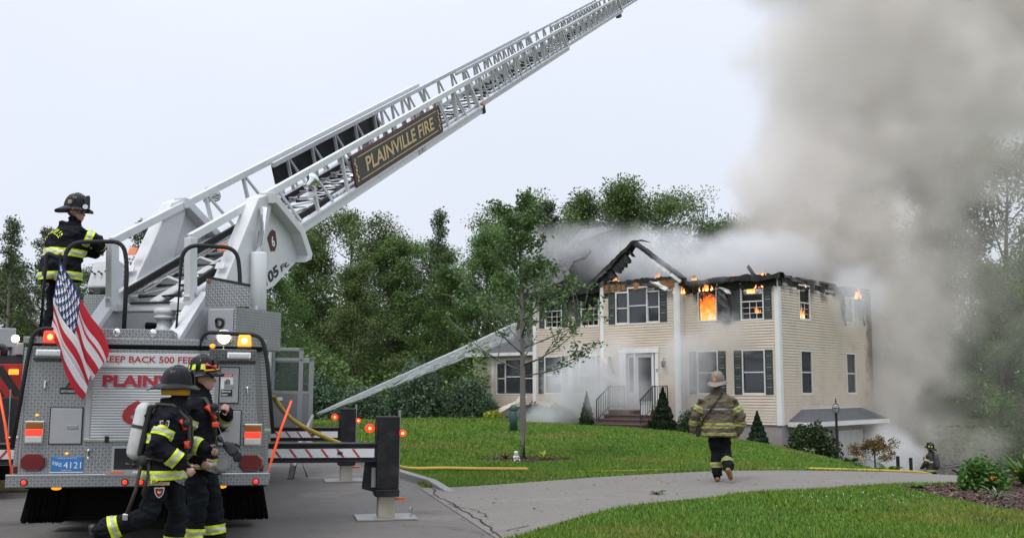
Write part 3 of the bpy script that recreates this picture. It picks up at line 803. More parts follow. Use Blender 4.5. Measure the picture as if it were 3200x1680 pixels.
# wheels
for x in (-1.0, 1.0):
    for y in (2.9, 4.25, 9.3):
        wh = MB().lathe([(.2, -.15), (.48, -.15), (.53, -.1), (.53, .1), (.48, .15), (.2, .15)], 28, M=Matrix.Translation((x, y, .53)) @ Matrix.Rotation(R(90), 4, 'Y')).build('wheel', 'black_rubber', truck, smooth=True)
        MB().lathe([(.02, -.1), (.28, -.12), (.3, -.14), (.3, .14), (.28, .12), (.02, .1)], 20, M=Matrix.Translation((x, y, .53)) @ Matrix.Rotation(R(90), 4, 'Y')).build('rim', 'chrome', wh)
rear('chassis_beam', -.45, .45, .5, .68, .45, 9.5, 'black_paint')
rear('under_shield', -1.15, 1.15, .12, .66, 1.6, 2.0, 'black_rubber')
# handrails around the tail
def rail(pts, r=.021, fr=.12, name='handrail', m='black_rubber', parent=truck):
    return MB().tube(fillet(pts, fr), r, 10).build(name, m, parent, smooth=True)
rail([(-.52, -.02, 2.20), (-1.06, -.02, 2.19), (-1.10, -.02, 1.9), (-1.19, -.02, 1.05)])
rail([(.53, -.02, 2.02), (.56, -.02, 2.19), (1.15, -.02, 2.17), (1.21, -.02, 1.9), (1.295, -.02, 1.16)])
MB().box((1.25, -.01, 1.2), (.09, .03, .03)).build('rail_bracket', 'chrome', truck)
# turntable deck with tread-plate lip, lamps on the tail
dk = rear('deck', -1.16, 1.2, 2.045, 2.115, .02, 2.9, 'tread_rear', bevel=.006)
rear('deck_gap_shade', -1.1, 1.15, 2.02, 2.045, .06, 2.8, 'black_rubber', dk, bevel=0)  # solid black strip in place of the shade in the gap below the deck
rear('deck_step', -.86, .22, 2.115, 2.225, .35, .9, 'tread_rear', dk)
for x in (-.33, .03): 
    l_ = MB().sphere((x, .345, 2.185), .045, 12, sc=(.9, .4, 1)).build('step_lamp', 'chrome', dk, smooth=True)
def beacon(x, y, z, m1, m2, s=.07):
    b = MB().box2((x - s, y - s, z), (x + s, y + s, z + .02)).build('beacon_base', 'black_rubber', truck)
    g = MB(); g.prism([(-s, 0), (s, 0), (s * .86, .125), (-s * .86, .125)], lambda a, c, t: Vector((x + a, y + t, z + .02 + c)), -s, s); g.build('beacon_lens', m1, b, bevel=.018)
    MB().sphere((x, y - s * .98, z + .08), .030, 10, sc=(1, .5, 1)).build('beacon_bulb', m2, b, smooth=True)
beacon(-.90, .02, 2.03, 'lens_red_lit', 'bulb_red'); beacon(.975, .02, 2.025, 'lens_amber_lit', 'bulb_lit', .072)
def spot(x, y, z, yaw, parent=truck, s=1.0, lit=True, name='spot_light'):
    M = Matrix.Translation((x, y, z)) @ Matrix.Rotation(R(yaw), 4, 'Z') @ Matrix.Rotation(R(90), 4, 'X')
    h = MB(); h.lathe([(.02 * s, -.10 * s), (.05 * s, -.085 * s), (.078 * s, -.03 * s), (.086 * s, 0), (.086 * s, .015 * s), (.078 * s, .018 * s)], 18, M=M); h = h.build(name, 'chrome', parent, smooth=True)
    MB().lathe([(.002, .02 * s), (.06 * s, .019 * s), (.074 * s, .015 * s)], 18, M=M).build('spot_glass', 'bulb_lit' if lit else 'lens_clear', h, smooth=True)
    MB().tube([(x, y, z - .08 * s), (x, y, z - .12 * s)], .014 * s, 8).build('spot_stem', 'chrome', h)
    return h
spot(-.725, 0, 2.135, 14); spot(.765, 0, 2.135, 8)
MB().sphere((.655, .02, 2.05), .03, 10, sc=(1, .6, .8)).build('amber_marker', 'lens_amber_lit', truck, smooth=True)
# black hoop rails on the deck
rail([(-1.02, 1.0, 2.1), (-1.0, 1.0, 3.2), (-.40, 1.0, 3.23), (-.35, 1.0, 2.95), (-.35, 1.0, 2.1)], .024, .2, 'hoop_rail')
rail([(-1.21, 1.0, 2.1), (-1.19, 1.0, 3.08), (-1.03, 1.0, 3.0)], .026, .06, 'hoop_rail')
rail([(.20, .98, 2.1), (.23, .98, 3.22), (.82, .98, 3.2), (.87, .98, 2.9), (.87, .98, 2.1)], .024, .2, 'hoop_rail')
for x, z0, z1 in ((-1.045, 3.0, 2.35), (-.375, 3.05, 2.75)):
    c_ = MB(); k = 0; z = z0
    while z > z1:
        c_.tube([(x + (.008 if k % 2 else 0), .99 + (0 if k % 2 else .008), z), (x, .98, z - .016), (x - (.008 if k % 2 else 0), .99 - (0 if k % 2 else .008), z - .032)], .004, 5); z -= .026; k += 1
    c_.build('chain', 'steel', truck)['kind'] = 'stuff'
# turntable: uprights, console, boxes, pedestal (turned with the ladder)
def tt(mb_, name, m, **k): return mb_.build(name, m, truck, loc=TL, rot=TR, **k)
tt(MB().lathe([(.78, 2.1), (.80, 2.13), (.80, 2.16), (.5, 2.17)], 36, M=Matrix.Translation((-.545, .55, 0))), 'turntable', 'tread_top')
for x in (.03, -1.19):
    u_ = MB(); u_.prism([(-.34, 2.13), (.12, 2.68), (.42, 2.86), (.62, 2.62), (1.35, 2.5), (1.45, 2.13)], lambda a, b, t: Vector((t, a, b)), x, x + .07)
    u_ = tt(u_, 'upright', 'white_paint', bevel=.01)
ub = tt(MB().bar((.065, -.36, 2.13), (.065, .14, 2.70), .2, .07), 'upright_flange', 'white_paint', bevel=.008); tt(MB().bar((-1.155, -.36, 2.13), (-1.155, .14, 2.70), .2, .07), 'upright_flange', 'white_paint', bevel=.008)
cb = tt(MB().box2((.25, .0, 2.06), (.63, .95, 2.525)), 'console_box', 'tread_side', bevel=.008)
MB().box2((.27, -.012, 2.09), (.60, 0, 2.50)).build('console_door', 'hatch_alu', cb, bevel=.006)
MB().tube(fillet([(.38, -.02, 2.36), (.40, -.045, 2.39), (.46, -.045, 2.39), (.48, -.02, 2.36), (.46, -.03, 2.30), (.40, -.03, 2.30), (.38, -.02, 2.36)], .02, 3), .014, 8).build('door_handle', 'black_rubber', cb)
pn = MB(); pn.prism([(.20, 2.53), (.20, 2.87), (.76, 2.76), (.80, 2.53)], lambda a, b, t: Vector((a, t, b)), .02, .04); pn = tt(pn, 'console_shield', 'tread_rear')
MB().bar((.20, .03, 2.875), (.77, .03, 2.765), .03, .03).build('shield_edge', 'black_rubber', pn); MB().cyl((.235, .018, 2.82), (.235, .01, 2.82), .02).build('shield_lamp', 'lens_amber', pn)
tt(MB().box2((-1.06, .05, 2.50), (-.06, .26, 2.60)), 'heel_step', 'white_paint', bevel=.012); tt(MB().box2((-.85, .03, 2.585), (-.30, .22, 2.61)), 'step_tread', 'black_rubber', bevel=.006)
pp = MB(); pp.lathe([(.1, 2.12), (.1, 2.3), (.085, 2.31), (.085, 2.40), (.12, 2.41), (.12, 2.44), (.1, 2.45), (.125, 2.47), (.125, 2.52), (.1, 2.53)], 20, M=Matrix.Translation((-.40, .1, 0))); tt(pp, 'water_swivel', 'white_paint', smooth=True)
tt(MB().box2((-.95, .2, 2.17), (-.15, .9, 2.28)), 'valve_box', 'tread_top', bevel=.01); tt(MB().tube([(-.95, .5, 2.36), (-.1, .5, 2.36)], .05, 10), 'manifold_pipe', 'black_paint')
# control pedestal beside the operator
pd = tt(MB().box2((-1.62, .15, 2.16), (-1.22, .65, 2.72)), 'control_pedestal', 'tread_rear', bevel=.01)
MB().box((-1.42, .38, 2.93), (.36, .34, .36), rot=Matrix.Rotation(R(-18), 3, 'X')).build('control_panel', 'white_paint', pd, bevel=.02)
for k in range(3): MB().tube([(-1.52 + k * .1, .21, 2.98), (-1.52 + k * .1, .15, 3.0)], .014, 6).build('control_lever', 'black_rubber', pd)
MB().tube([(-1.55, .24, 2.85), (-1.6, .2, 2.7), (-1.5, .17, 2.6), (-1.4, .2, 2.75)], .012, 6).build('control_cable', 'black_rubber', pd)

# ---------------- ladder sections
def ld(mb_, name, m, parent=truck, **k):
    if parent is truck: return mb_.build(name, m, truck, loc=LL, rot=LR, **k)
    return mb_.build(name, m, parent, **k)
XC = -.545
def section(s0, s1, hw_, z0, ht, rw, rh, pitch, rung_step, dark_rungs, first=False, trim=0.0):
    """one telescoping section: bottom rails mesh, then top rails, uprights, braces, rungs as its pieces"""
    xs = (XC - hw_, XC + hw_)
    b = MB()
    for x in xs: b.bar((x, s0, z0 + rh / 2), (x, s1, z0 + rh / 2), rw, rh)
    o = ld(b, 'ladder_section', 'ladder_alu' if not first else 'white_paint', bevel=.006)
    mname = 'white_paint' if first else 'ladder_alu'
    for x in xs:
        ld(MB().bar((x, s0 + .33 * (1 if first else .2), z0 + ht - rh * .3), (x, s1 - .45, z0 + ht - rh * .3), rw * .9, rh * .62), 'top_rail', mname, o, bevel=.005)
        ld(MB().bar((x + (rw * .7 if x > XC else -rw * .7), s0 + .1, z0 + rh * .85), (x + (rw * .7 if x > XC else -rw * .7), s1 - .05, z0 + rh * .85), rw * .4, rh * .25), 'guide_strip', 'ladder_alu', o)
    # end posts: sloped at the tip, upright at the heel
    v0 = z0 + rh; v1 = z0 + ht - rh * .6
    up_ = ld(MB().bar((0, 0, v0), (0, 0, v1), .045, .03 if not first else .04, up=(0, 1, 0)), 'upright', mname, o); first_up = True
    dg = ld(MB().bar((0, .0, v1), (0, pitch * .42, v0), .03, .03, up=(1, 0, 0)), 'brace', mname, o); first_dg = True
    s = s0 + (0.5 if not first else .38) 
    while s < s1 - .5:
        for x in xs:
            if first and s < 2.2: continue
            if first_up: up_.location = (x, s, 0); first_up = False
            else: dup(up_, o, loc=(x, s, 0))
            if s + pitch * .5 < s1:
                if first_dg: dg.location = (x, s + .06, 0); first_dg = False
                else: dup(dg, o, loc=(x, s + .06, 0))
        s += pitch
    for x in xs:
        ld(MB().bar((x, s1 - .48, v1), (x, s1 - .05, z0 + rh * .4), .05, .05, up=(1, 0, 0)), 'end_post', mname, o)
        if first: ld(MB().bar((x, s0 + .02, z0 - .03), (x, s0 + .34, v1 + .04), .09, .13, up=(0, 1, 0)), 'end_post', mname, o, bevel=.008)
    r0 = None; k = 0; s = s0 + .25
    while s < s1 - .1:
        if r0 is None:
            r0 = ld(MB().tube([(xs[0], 0, z0 + rh * .45), (xs[1], 0, z0 + rh * .45)], .019, 6), 'rung', 'ladder_alu', o, loc=(0, s, 0))
            g0 = ld(MB().tube([(xs[0] + hw_ * .45, 0, z0 + rh * .45), (xs[1] - hw_ * .45, 0, z0 + rh * .45)], .026, 6), 'rung_grip', 'black_rubber', o, loc=(0, s, 0))
            k0 = ld(MB().bar((xs[0], 0, z0 + rh * .3), (XC, rung_step, z0 + rh * .3), .02, .015).bar((xs[1], 0, z0 + rh * .3), (XC, rung_step, z0 + rh * .3), .02, .015), 'cross_brace', 'ladder_alu', o, loc=(0, s, 0))
        else:
            dup(r0, o, loc=(0, s, 0)); 
            if dark_rungs: dup(g0, o, loc=(0, s, 0))
            if k % 2 == 0: dup(k0, o, loc=(0, s, 0))
        s += rung_step; k += 1
    return o
sec1 = section(0.0, 10.42, .545, 0.0, .78, .075, .15, .965, .355, True, True)
sec2 = section(3.9, 17.9, .455, .07, .655, .06, .12, .80, .355, True)
sec3 = section(11.6, 25.4, .375, .12, .55, .05, .105, .72, .355, True)
sec4 = section(19.0, 32.3, .30, .16, .45, .045, .09, .70, .355, True)
# lift arms welded to the base section: leg, rim and web on each side
AX = [(1.62, .82), (1.87, .78), (2.10, .48), (2.34, .16), (2.42, -.24), (2.22, -.26), (1.62, -.36), (1.2, -.3), (.98, -.2)]
for x, sgn in ((.10, 1), (-1.19, -1)):
    w_ = MB(); w_.prism(AX, lambda a, b, t: Vector((t, a, b)), x - .02, x); arm = ld(w_, 'lift_arm', 'white_paint', sec1)
    q = MB(); q.prism([(1.60, .83), (1.88, .80), (1.84, .62), (1.10, -.12), (.95, -.26), (.52, -.14), (.36, .02)], lambda a, b, t: Vector((t, a, b)), x - .1, x + .085 * 1); ld(q, 'arm_leg', 'white_paint', sec1, bevel=.014)
    rm_ = [(1.80, .84), (1.88, .80), (2.15, .47), (2.38, .17), (2.46, -.22), (2.40, -.28)]; ri = [(2.24, -.26), (2.33, -.2), (2.27, .13), (2.05, .42), (1.84, .68), (1.76, .70)]
    q = MB(); q.prism(rm_ + ri, lambda a, b, t: Vector((t, a, b)), x - .02, x + .16); ld(q, 'arm_rim', 'white_paint', sec1, bevel=.01)
    if sgn > 0:
        lettering('105', lambda a, b: Vector((x + .004, 1.44 + a, -.30 + a * .09 + b)), .36, .15, 'black_print', sec1, .04); lettering('Ft.', lambda a, b: Vector((x + .004, 1.86 + a, -.255 + a * .09 + b)), .22, .085, 'black_print', sec1, .03)
        cs = MB(); cs.prism([(1.72, .08), (1.82, .05), (1.90, .12), (1.93, .28), (1.86, .33), (1.78, .31), (1.71, .26)], lambda a, b, t: Vector((t, a, b)), x + .002, x + .004); cs = ld(cs, 'unit_crest', 'sign_maroon', sec1)
        lettering('6', lambda a, b: Vector((x + .006, 1.785 + a, .11 + b)), .07, .14, 'white_print', sec1, .03)
    # stickers on the leg
    for s_, h_, w2, h2, m_ in ((.96, .34, .10, .09, 'sticker_orange'), (.83, .16, .09, .03, 'white_print')):
        ld(MB().box((x + (-.02), s_ - .18, h_ + .12), (.12, w2, .012), rot=Matrix.Rotation(R(38), 3, 'X')), 'sticker', m_, sec1)
# lift cylinders
for x in (.25, -1.34):
    c_ = ld(MB().lathe([(.095, 0), (.105, .02), (.105, .70), (.09, .72), (.05, .725)], 20, M=Matrix.Translation((x, .93, -.42)) @ Matrix.Rotation(R(-24.5), 4, 'X')), 'lift_cylinder', 'white_paint', smooth=True)
    MB().cyl((x, 1.22, .21), (x, 1.57, .70), .045, n=14).build('piston_rod', 'chrome', c_, smooth=True)
    MB().prism([(.70, -.62), (1.02, -.72), (1.03, -.35), (.86, -.33)], lambda a, b, t: Vector((t, a, b)), x - .06, x + .06).build('cylinder_foot', 'white_paint', c_, bevel=.01)
# waterway pipes and cables beneath and inside the base section
ld(MB().tube([(XC, .1, .02), (XC, 10.5, .02)], .065, 12), 'waterway_pipe', 'white_paint', sec1, smooth=True)
ld(MB().tube([(XC, 5, .05), (XC, 18, .05)], .05, 10), 'waterway_pipe', 'chrome', sec2, smooth=True); ld(MB().tube([(XC, 14, .1), (XC, 32, .1)], .042, 10), 'waterway_pipe', 'chrome', sec3, smooth=True)
for x in (-.2, -.3, -.8, -.9): ld(MB().tube([(x, .3, .1), (x, 9.5, .13)], .012, 6), 'extension_cable', 'steel', sec1)
ld(MB().box2((-.16, .35, .12), (-.11, 9.9, .2)), 'cable_tray', 'black_rubber', sec1); ld(MB().box2((-1.0, .2, .1), (-.96, 9.9, .18)), 'cable_tray', 'black_rubber', sec1)
for s_ in np.arange(.6, 9.6, .71): ld(MB().tube([(-.95, s_, .08), (-.75, s_ + .12, .13), (-.545, s_ + .1, .06), (-.33, s_ + .12, .13), (-.13, s_, .08)], .02, 6), 'torque_bar', 'white_paint', sec1)
# black tool tube and roof ladder on the far side of the base section
ld(MB().box2((-1.12, 4.1, .36), (-1.06, 7.9, .66)), 'side_panel', 'black_paint', sec1, bevel=.01)
# sign board
sg = ld(MB().box2((.045, 4.44, .17), (.065, 8.08, .62)), 'sign_board', 'sign_black', sec1)
bdr = MB()
for a, b in (((4.42, .155), (8.10, .185)), ((4.42, .605), (8.10, .635)), ((4.42, .185), (4.45, .605)), ((8.07, .185), (8.10, .605))): bdr.box2((.04, a[0], a[1]), (.07, b[0], b[1]))
ld(bdr, 'sign_border', 'sign_maroon', sec1)
gl = MB()
for s_, h_, s2, h2 in ((4.62, .215, 7.9, .228), (4.62, .562, 7.9, .575)): gl.box2((.066, s_, h_), (.069, s2, h2))
for s_, d in ((4.52, 1), (8.0, -1)):
    for k in range(7): gl.box((.0675, s_ + d * .02 * math.sin(k * 2.1), .235 + k * .053), (.003, .035 + .02 * (k % 2), .04), rot=Matrix.Rotation(R(35 * (-1) ** k), 3, 'X'))
ld(gl, 'sign_scrollwork', 'gold_letter', sec1)
lettering('PLAINVILLE FIRE', lambda a, b: Vector((.0705, 4.86 + a, .285 + b)), 2.85, .225, 'gold_letter', sec1, .02)
ld(MB().box2((.04, 6.95, .015), (.05, 7.25, .14)), 'number_plaque', 'hatch_alu', sec1); lettering('1', lambda a, b: Vector((.053, 7.07 + a, .045 + b)), .03, .08, 'black_print', sec1, .02)
for s_ in (5.2, 6.2, 7.2): ld(MB().bar((.03, s_, .17), (.03, s_ + .1, .09), .03, .04), 'sign_bracket', 'ladder_alu', sec1)
# ladder lamps
l1 = ld(MB().lathe([(.03, -.16), (.05, -.15), (.05, -.06), (.1, -.02), (.125, .03), (.118, .035), (.02, .0)], 18, M=Matrix.Translation((.02, 3.2, .60)) @ Matrix.Rotation(R(-75), 4, 'X')), 'ladder_lamp', 'chrome', sec1, smooth=True)
ld(MB().box2((-.06, 2.95, .40), (.06, 3.2, .45)), 'lamp_bracket', 'white_paint', sec1)
l2 = ld(MB().lathe([(.03, -.16), (.05, -.15), (.05, -.06), (.1, -.02), (.125, .03), (.118, .035), (.02, .0)], 18, M=Matrix.Translation((-1.2, 2.6, .64)) @ Matrix.Rotation(R(-75), 4, 'X')), 'ladder_lamp', 'chrome', sec1, smooth=True)
ld(MB().tube([(.02, 10.42, .16), (.02, 10.5, .17), (.02, 10.62, .19)], [.03, .03, .035], 8), 'ladder_tip_light', 'lens_amber', sec1); ld(MB().box2((-.03, 10.38, -.02), (.06, 10.5, .14)), 'tip_bracket', 'black_rubber', sec1)
ld(MB().box2((-.32, 25.0, -.02), (-.2, 25.35, .1)), 'tip_bracket', 'dark_grey', sec3)

# ---------------- outriggers
def outrigger(sg, y, reach, zoff):
    x1 = reach; x0 = 1.2
    b = MB(); b.box2((x0, y - .13, .73), (x1, y + .13, .96)); 
    b.box2((x0, y - .145, .935), (x1 - .14, y + .145, .962)); b.box2((x0, y - .145, .728), (x1 - .14, y + .145, .752))
    def fx(m_): 
        if sg < 0: m_.v = [(-p[0], p[1], p[2]) for p in m_.v]
        return m_
    o = fx(b).build('outrigger', 'black_paint', truck, bevel=.006)
    fx(MB().box2((x0 + .02, y - .149, .79), (x1 - .17, y - .145, .897))).build('reflective_strip', 'reflector_white', o)
    n_ = int((x1 - x0 - .2) / .19)
    for k in range(n_ + 1):
        s0 = x0 + .09 + k * .19
        if s0 + .13 > x1 - .18: break
        fx(MB().add([(s0, y - .151, .893), (s0 + .032, y - .151, .893), (s0 + .11, y - .151, .794), (s0 + .078, y - .151, .794)], [(0, 1, 2, 3)])).build('stripe', 'reflector_red', o)
    fx(MB().box2((x1 - .62, y - .158, .825), (x1 - .56, y - .149, .86))).build('strip_label', 'black_print', o)
    fx(MB().box2((x1 - .14, y - .15, .40), (x1 + .14, y + .15, 1.29))).build('jack_post', 'black_paint', o, bevel=.012)
    fx(MB().box2((x1 - .15, y - .16, .31), (x1 + .15, y + .16, .40))).build('jack_collar', 'black_paint', o, bevel=.012)
    fx(MB().box2((x1 - .105, y - .105, .03), (x1 + .105, y + .105, .35))).build('jack_leg', 'steel_worn', o, bevel=.012)
    fx(MB().box2((x1 - .20, y - .14, .03), (x1 + .20, y + .14, .055))).build('foot_plate', 'steel', o, bevel=.006)
    fx(MB().box2((x1 - .19, y - .06, .42), (x1 - .14, y + .06, .66))).build('post_rib', 'steel', o)
    fx(MB().box2((x1 + .14, y - .01, .45), (x1 + .165, y + .10, 1.36))).build('edge_plate', 'steel', o)
    fx(MB().prism([(-.30, .40), (-.15, .36), (-.15, .8), (-.26, .8)], lambda a, b_, t: Vector((x1 + a, y + t, b_)), -.05, .05)).build('gusset', 'black_paint', o)
    fx(MB().box((x1 + .16, y - .02, .27), (.16, .03, .03))).build('lock_pin', 'reflector_orange', o)
    for dx, z in ((-.22, 1.14), (.19, 1.08)):
        l_ = fx(MB().cyl((x1 + dx, y - .03, z), (x1 + dx, y + .03, z), .062 if dx < 0 else .05, n=18)); l_ = l_.build('warning_light', 'lens_red_lit', o, bevel=.015)
        fx(MB().sphere((x1 + dx, y - .035, z), .02, 8)).build('bulb', 'bulb_red', l_)
    return o
outrigger(1, 2.13, 2.69, 0); outrigger(1, 7.65, 2.55, 0); outrigger(-1, 2.13, 2.6, 0); outrigger(-1, 7.65, 2.6, 0)
def pad(lx, ly, lab):
    c = tw(lx, ly); mb_ = MB(); mb_.box2((-.37, -.3, 0), (.37, .3, .022)); 
    e = mb_.build('ground_pad', 'steel', None, bevel=.004, loc=(c.x, c.y, .014), rot=(0, 0, TH)); setp(e, lab, 'pad')
    MB().tube(fillet([(.30, -.05, .02), (.30, -.05, .12), (.34, .06, .12), (.34, .06, .02)], .03, 3), .009, 6).build('lifting_handle', 'steel', e)
pad(2.69, 2.13, 'steel ground pad under the nearest outrigger jack'); pad(2.55, 7.65, 'steel ground pad under the outrigger jack further up the truck')

# ---------------- cab with open doors far up the truck's right side
cbm = MB(); cbm.box2((-1.2, 8.3, .6), (1.2, 11.6, 2.55)); cab = cbm.build('cab', 'white_paint', truck, bevel=.06)
rear('cab_window', -1.0, 1.0, 1.75, 2.35, 8.28, 8.3, 'glass_dark', cab)
def cab_door(y, x1, zt, frame_w):
    d = MB()
    d.box2((1.22, y, .62), (x1, y + .05, 1.58)); d.box2((1.22, y, 1.58), (1.22 + frame_w, y + .05, zt)); d.box2((x1 - frame_w * 1.6, y, 1.58), (x1, y + .05, zt)); d.box2((1.22, y, zt - .06), (x1, y + .05, zt)); d.box2((1.22, y, 2.14), (x1, y + .05, 2.19))
    d = d.build('cab_door', 'door_grey', truck, bevel=.006)
    MB().box2((1.22, y + .015, 1.6), (x1 - .08, y + .03, zt - .06)).build('door_glass', 'cab_glass', d)
    MB().box2((1.24, y - .015, .70), (x1 - .09, y, 1.55)).build('door_panel', 'grey_plastic', d, bevel=.01)
    MB().box2((1.33, y - .03, 1.40), (1.43, y - .012, 1.47)).build('door_latch', 'chrome', d, bevel=.006)
    MB().box2((x1 - .09, y - .004, .64), (x1, y - .001, .95)).build('door_edge', 'hatch_alu', d)
cab_door(9.0, 1.79, 2.39, .05); cab_door(10.2, 2.03, 2.24, .06)
# ------------------------------------------------------------------ burning house
def mk_siding():
    m, t, p = base_mat('siding')
    tc = t.new('ShaderNodeTexCoord').outputs['Object']
    sp = t.new('ShaderNodeSeparateXYZ'); t.l.new(tc, sp.inputs[0])
    X, Y, Z = sp.outputs
    n1 = t.noise(tc, 1.3, 5, 0.6); n2 = t.noise(tc, 7, 3)
    base = t.mix(n2, (0.62, 0.525, 0.415, 1), (0.68, 0.585, 0.475, 1))
    # burn marks: charred band under the burnt-off eaves, licking down from the upper windows
    top = t.m('ADD', Z, t.m('MULTIPLY', t.m('SUBTRACT', n1, 0.5), 1.9))
    soot = t.maprange(top, 4.95, 5.65, 0, 0.95, True)
    n5 = t.noise(tc, 2.6, 5, 0.65)
    for cx_, cz_, rx_, rz_ in ((-2.15, 5.1, 1.5, 1.25), (-.95, 5.5, .9, .6), (-9.4, 5.3, 1.9, .9), (-5.4, 5.9, 2.0, .5)):
        dx_ = t.m('DIVIDE', t.m('SUBTRACT', X, cx_), rx_); dz_ = t.m('DIVIDE', t.m('SUBTRACT', Z, cz_), rz_)
        e_ = t.m('ADD', t.m('ADD', t.m('MULTIPLY', dx_, dx_), t.m('MULTIPLY', dz_, dz_)), t.m('MULTIPLY', t.m('SUBTRACT', n5, 0.5), 1.6))
        soot = t.m('MAXIMUM', soot, t.m('MULTIPLY', t.maprange(e_, 1.05, 0.35, 0, 0.93, True), t.m('LESS_THAN', Y, 0.2)))
    dy_ = t.m('DIVIDE', t.m('SUBTRACT', Y, 6.6), 1.3); dz_ = t.m('DIVIDE', t.m('SUBTRACT', Z, 5.4), 1.0)
    e_ = t.m('ADD', t.m('ADD', t.m('MULTIPLY', dy_, dy_), t.m('MULTIPLY', dz_, dz_)), t.m('MULTIPLY', t.m('SUBTRACT', n5, 0.5), 1.6))
    soot = t.m('MAXIMUM', soot, t.maprange(e_, 1.05, 0.35, 0, 0.8, True))
    far = t.maprange(t.m('ADD', Y, t.m('MULTIPLY', t.m('SUBTRACT', n1, 0.5), 2.2)), 7.3, 8.2, 0, 0.75, True)
    faint = t.maprange(n1, 0.5, 0.8, 0, 0.45)
    c = t.mix(faint, base, (0.36, 0.31, 0.25, 1))
    c = t.mix(soot, c, (0.025, 0.022, 0.02, 1)); c = t.mix(far, c, (0.06, 0.055, 0.05, 1))
    t.l.new(c, p.inputs['Base Color']); p.inputs['Roughness'].default_value = 0.6
mk_siding()
mk('trim_white', (0.78, 0.77, 0.75), 0.5, var=0.05, dirt=(0.4, 0.38, 0.35), dirt_amt=0.3, dscale=1.5)
mk('shutter', (0.035, 0.05, 0.048), 0.55, var=0.15)
mk('concrete', (0.36, 0.33, 0.31), 0.85, var=0.15, vscale=3, bump=0.4, bscale=30, dirt=(0.2, 0.18, 0.16), dirt_amt=0.5)
mk('char', (0.016, 0.015, 0.015), 0.85, var=0.5, vscale=6, bump=0.9, bscale=9, dirt=(0.12, 0.115, 0.11), dirt_amt=0.35, dscale=5)
mk('char_grey', (0.07, 0.068, 0.068), 0.85, var=0.5, vscale=8, bump=0.9, bscale=12, dirt=(0.3, 0.29, 0.29), dirt_amt=0.4, dscale=4)
mk('osb', (0.42, 0.2, 0.07), 0.8, var=0.35, vscale=9, dirt=(0.03, 0.025, 0.02), dirt_amt=0.7, dscale=3)
mk('shingle', (0.1, 0.1, 0.105), 0.9, var=0.3, vscale=9, bump=0.8, bscale=18)
mk('brick_dark', (0.11, 0.07, 0.06), 0.85, var=0.3, vscale=7, bump=0.5, bscale=40)
mk('interior_burnt', (0.03, 0.026, 0.023), 0.95, var=0.5, vscale=3)
mk('iron', (0.02, 0.02, 0.022), 0.5, var=0.2)
mk('door_white', (0.7, 0.7, 0.68), 0.5, var=0.05)
def mk_flame(name, strength):
    m, t, p = base_mat(name)
    tc = t.new('ShaderNodeTexCoord'); sp = t.new('ShaderNodeSeparateXYZ'); t.l.new(tc.outputs['Generated'], sp.inputs[0])
    n1 = t.noise(tc.outputs['Object'], 4.5, 4, 0.65, 0.6)
    f = t.m('ADD', t.m('SUBTRACT', 1.0, sp.outputs['Z']), t.m('MULTIPLY', t.m('SUBTRACT', n1, 0.5), 1.3))
    col = t.ramp(f, [(0.1, (0.5, 0.06, 0.012)), (0.45, (1.0, 0.2, 0.03)), (0.75, (1, 0.38, 0.08)), (1.0, (1, 0.66, 0.28))])
    em = t.new('ShaderNodeEmission'); t.l.new(col, em.inputs['Color']); em.inputs['Strength'].default_value = strength
    tr = t.new('ShaderNodeBsdfTransparent'); mx = t.new('ShaderNodeMixShader')
    t.l.new(t.maprange(t.m('ADD', f, t.m('MULTIPLY', n1, 0.4)), 0.35, 0.8, 0.15, 1.0, True), mx.inputs[0])
    t.l.new(tr.outputs[0], mx.inputs[1]); t.l.new(em.outputs[0], mx.inputs[2])
    out = [n_ for n_ in t.n if n_.type == 'OUTPUT_MATERIAL'][0]; t.l.new(mx.outputs[0], out.inputs['Surface'])
mk_flame('flame', 2.4); mk_flame('flame_room', 1.35)

house = empty('house', HC, (0, 0, -HA))
setp(house, 'cream clapboard house on fire, its roof burnt away, smoke pouring out', 'house')
Z0, Z1 = 0.34, 5.75
def front_fn(y0): return lambda a, n_, z: Vector((a, y0 - n_, z))
right_fn = lambda a, n_, z: Vector((n_, a, z))
OPEN = {
 'front_right': [(-3.28, -2.55, 4.2, 5.6), (-1.46, -.62, 4.17, 5.46), (-3.37, -2.56, 1.45, 3.0), (-1.46, -.63, 1.45, 3.0)],
 'bump': [(-6.9, -6.36, 4.22, 5.42), (-6.32, -5.46, 4.2, 5.58), (-5.42, -4.9, 4.22, 5.38), (-6.45, -5.08, .85, 3.02)],
 'front_left': [(-8.88, -8.04, 4.22, 5.6), (-10.8, -9.98, 4.22, 5.6), (-10.84, -9.98, 1.45, 2.95), (-9.0, -8.18, 1.45, 2.95)],
 'right': [(1.68, 2.5, 4.22, 5.45), (5.7, 6.5, 4.3, 5.55), (1.67, 2.5, 1.47, 3.0), (5.7, 6.5, 1.47, 3.0)],
 'wing': [(-14.12, -13.66, 1.42, 2.75), (-13.6, -12.56, 1.42, 2.9), (-12.5, -12.02, 1.42, 2.75)],
 'wing_side': [],
}
WALLS = [('front_right', front_fn(0), -3.98, 0, Z0, 5.72), ('bump', front_fn(-.0 - .3), -7.72, -3.98, Z0, 5.78), ('front_left', front_fn(0), -11.5, -7.72, Z0 + .1, 5.72),
         ('right', right_fn, 0, 8.3, Z0, 5.75), ('wing', front_fn(.6), -15.5, -11.5, .85, 3.2)]
EXPO = .1025
rs = random.Random(3)
BOARDS = []
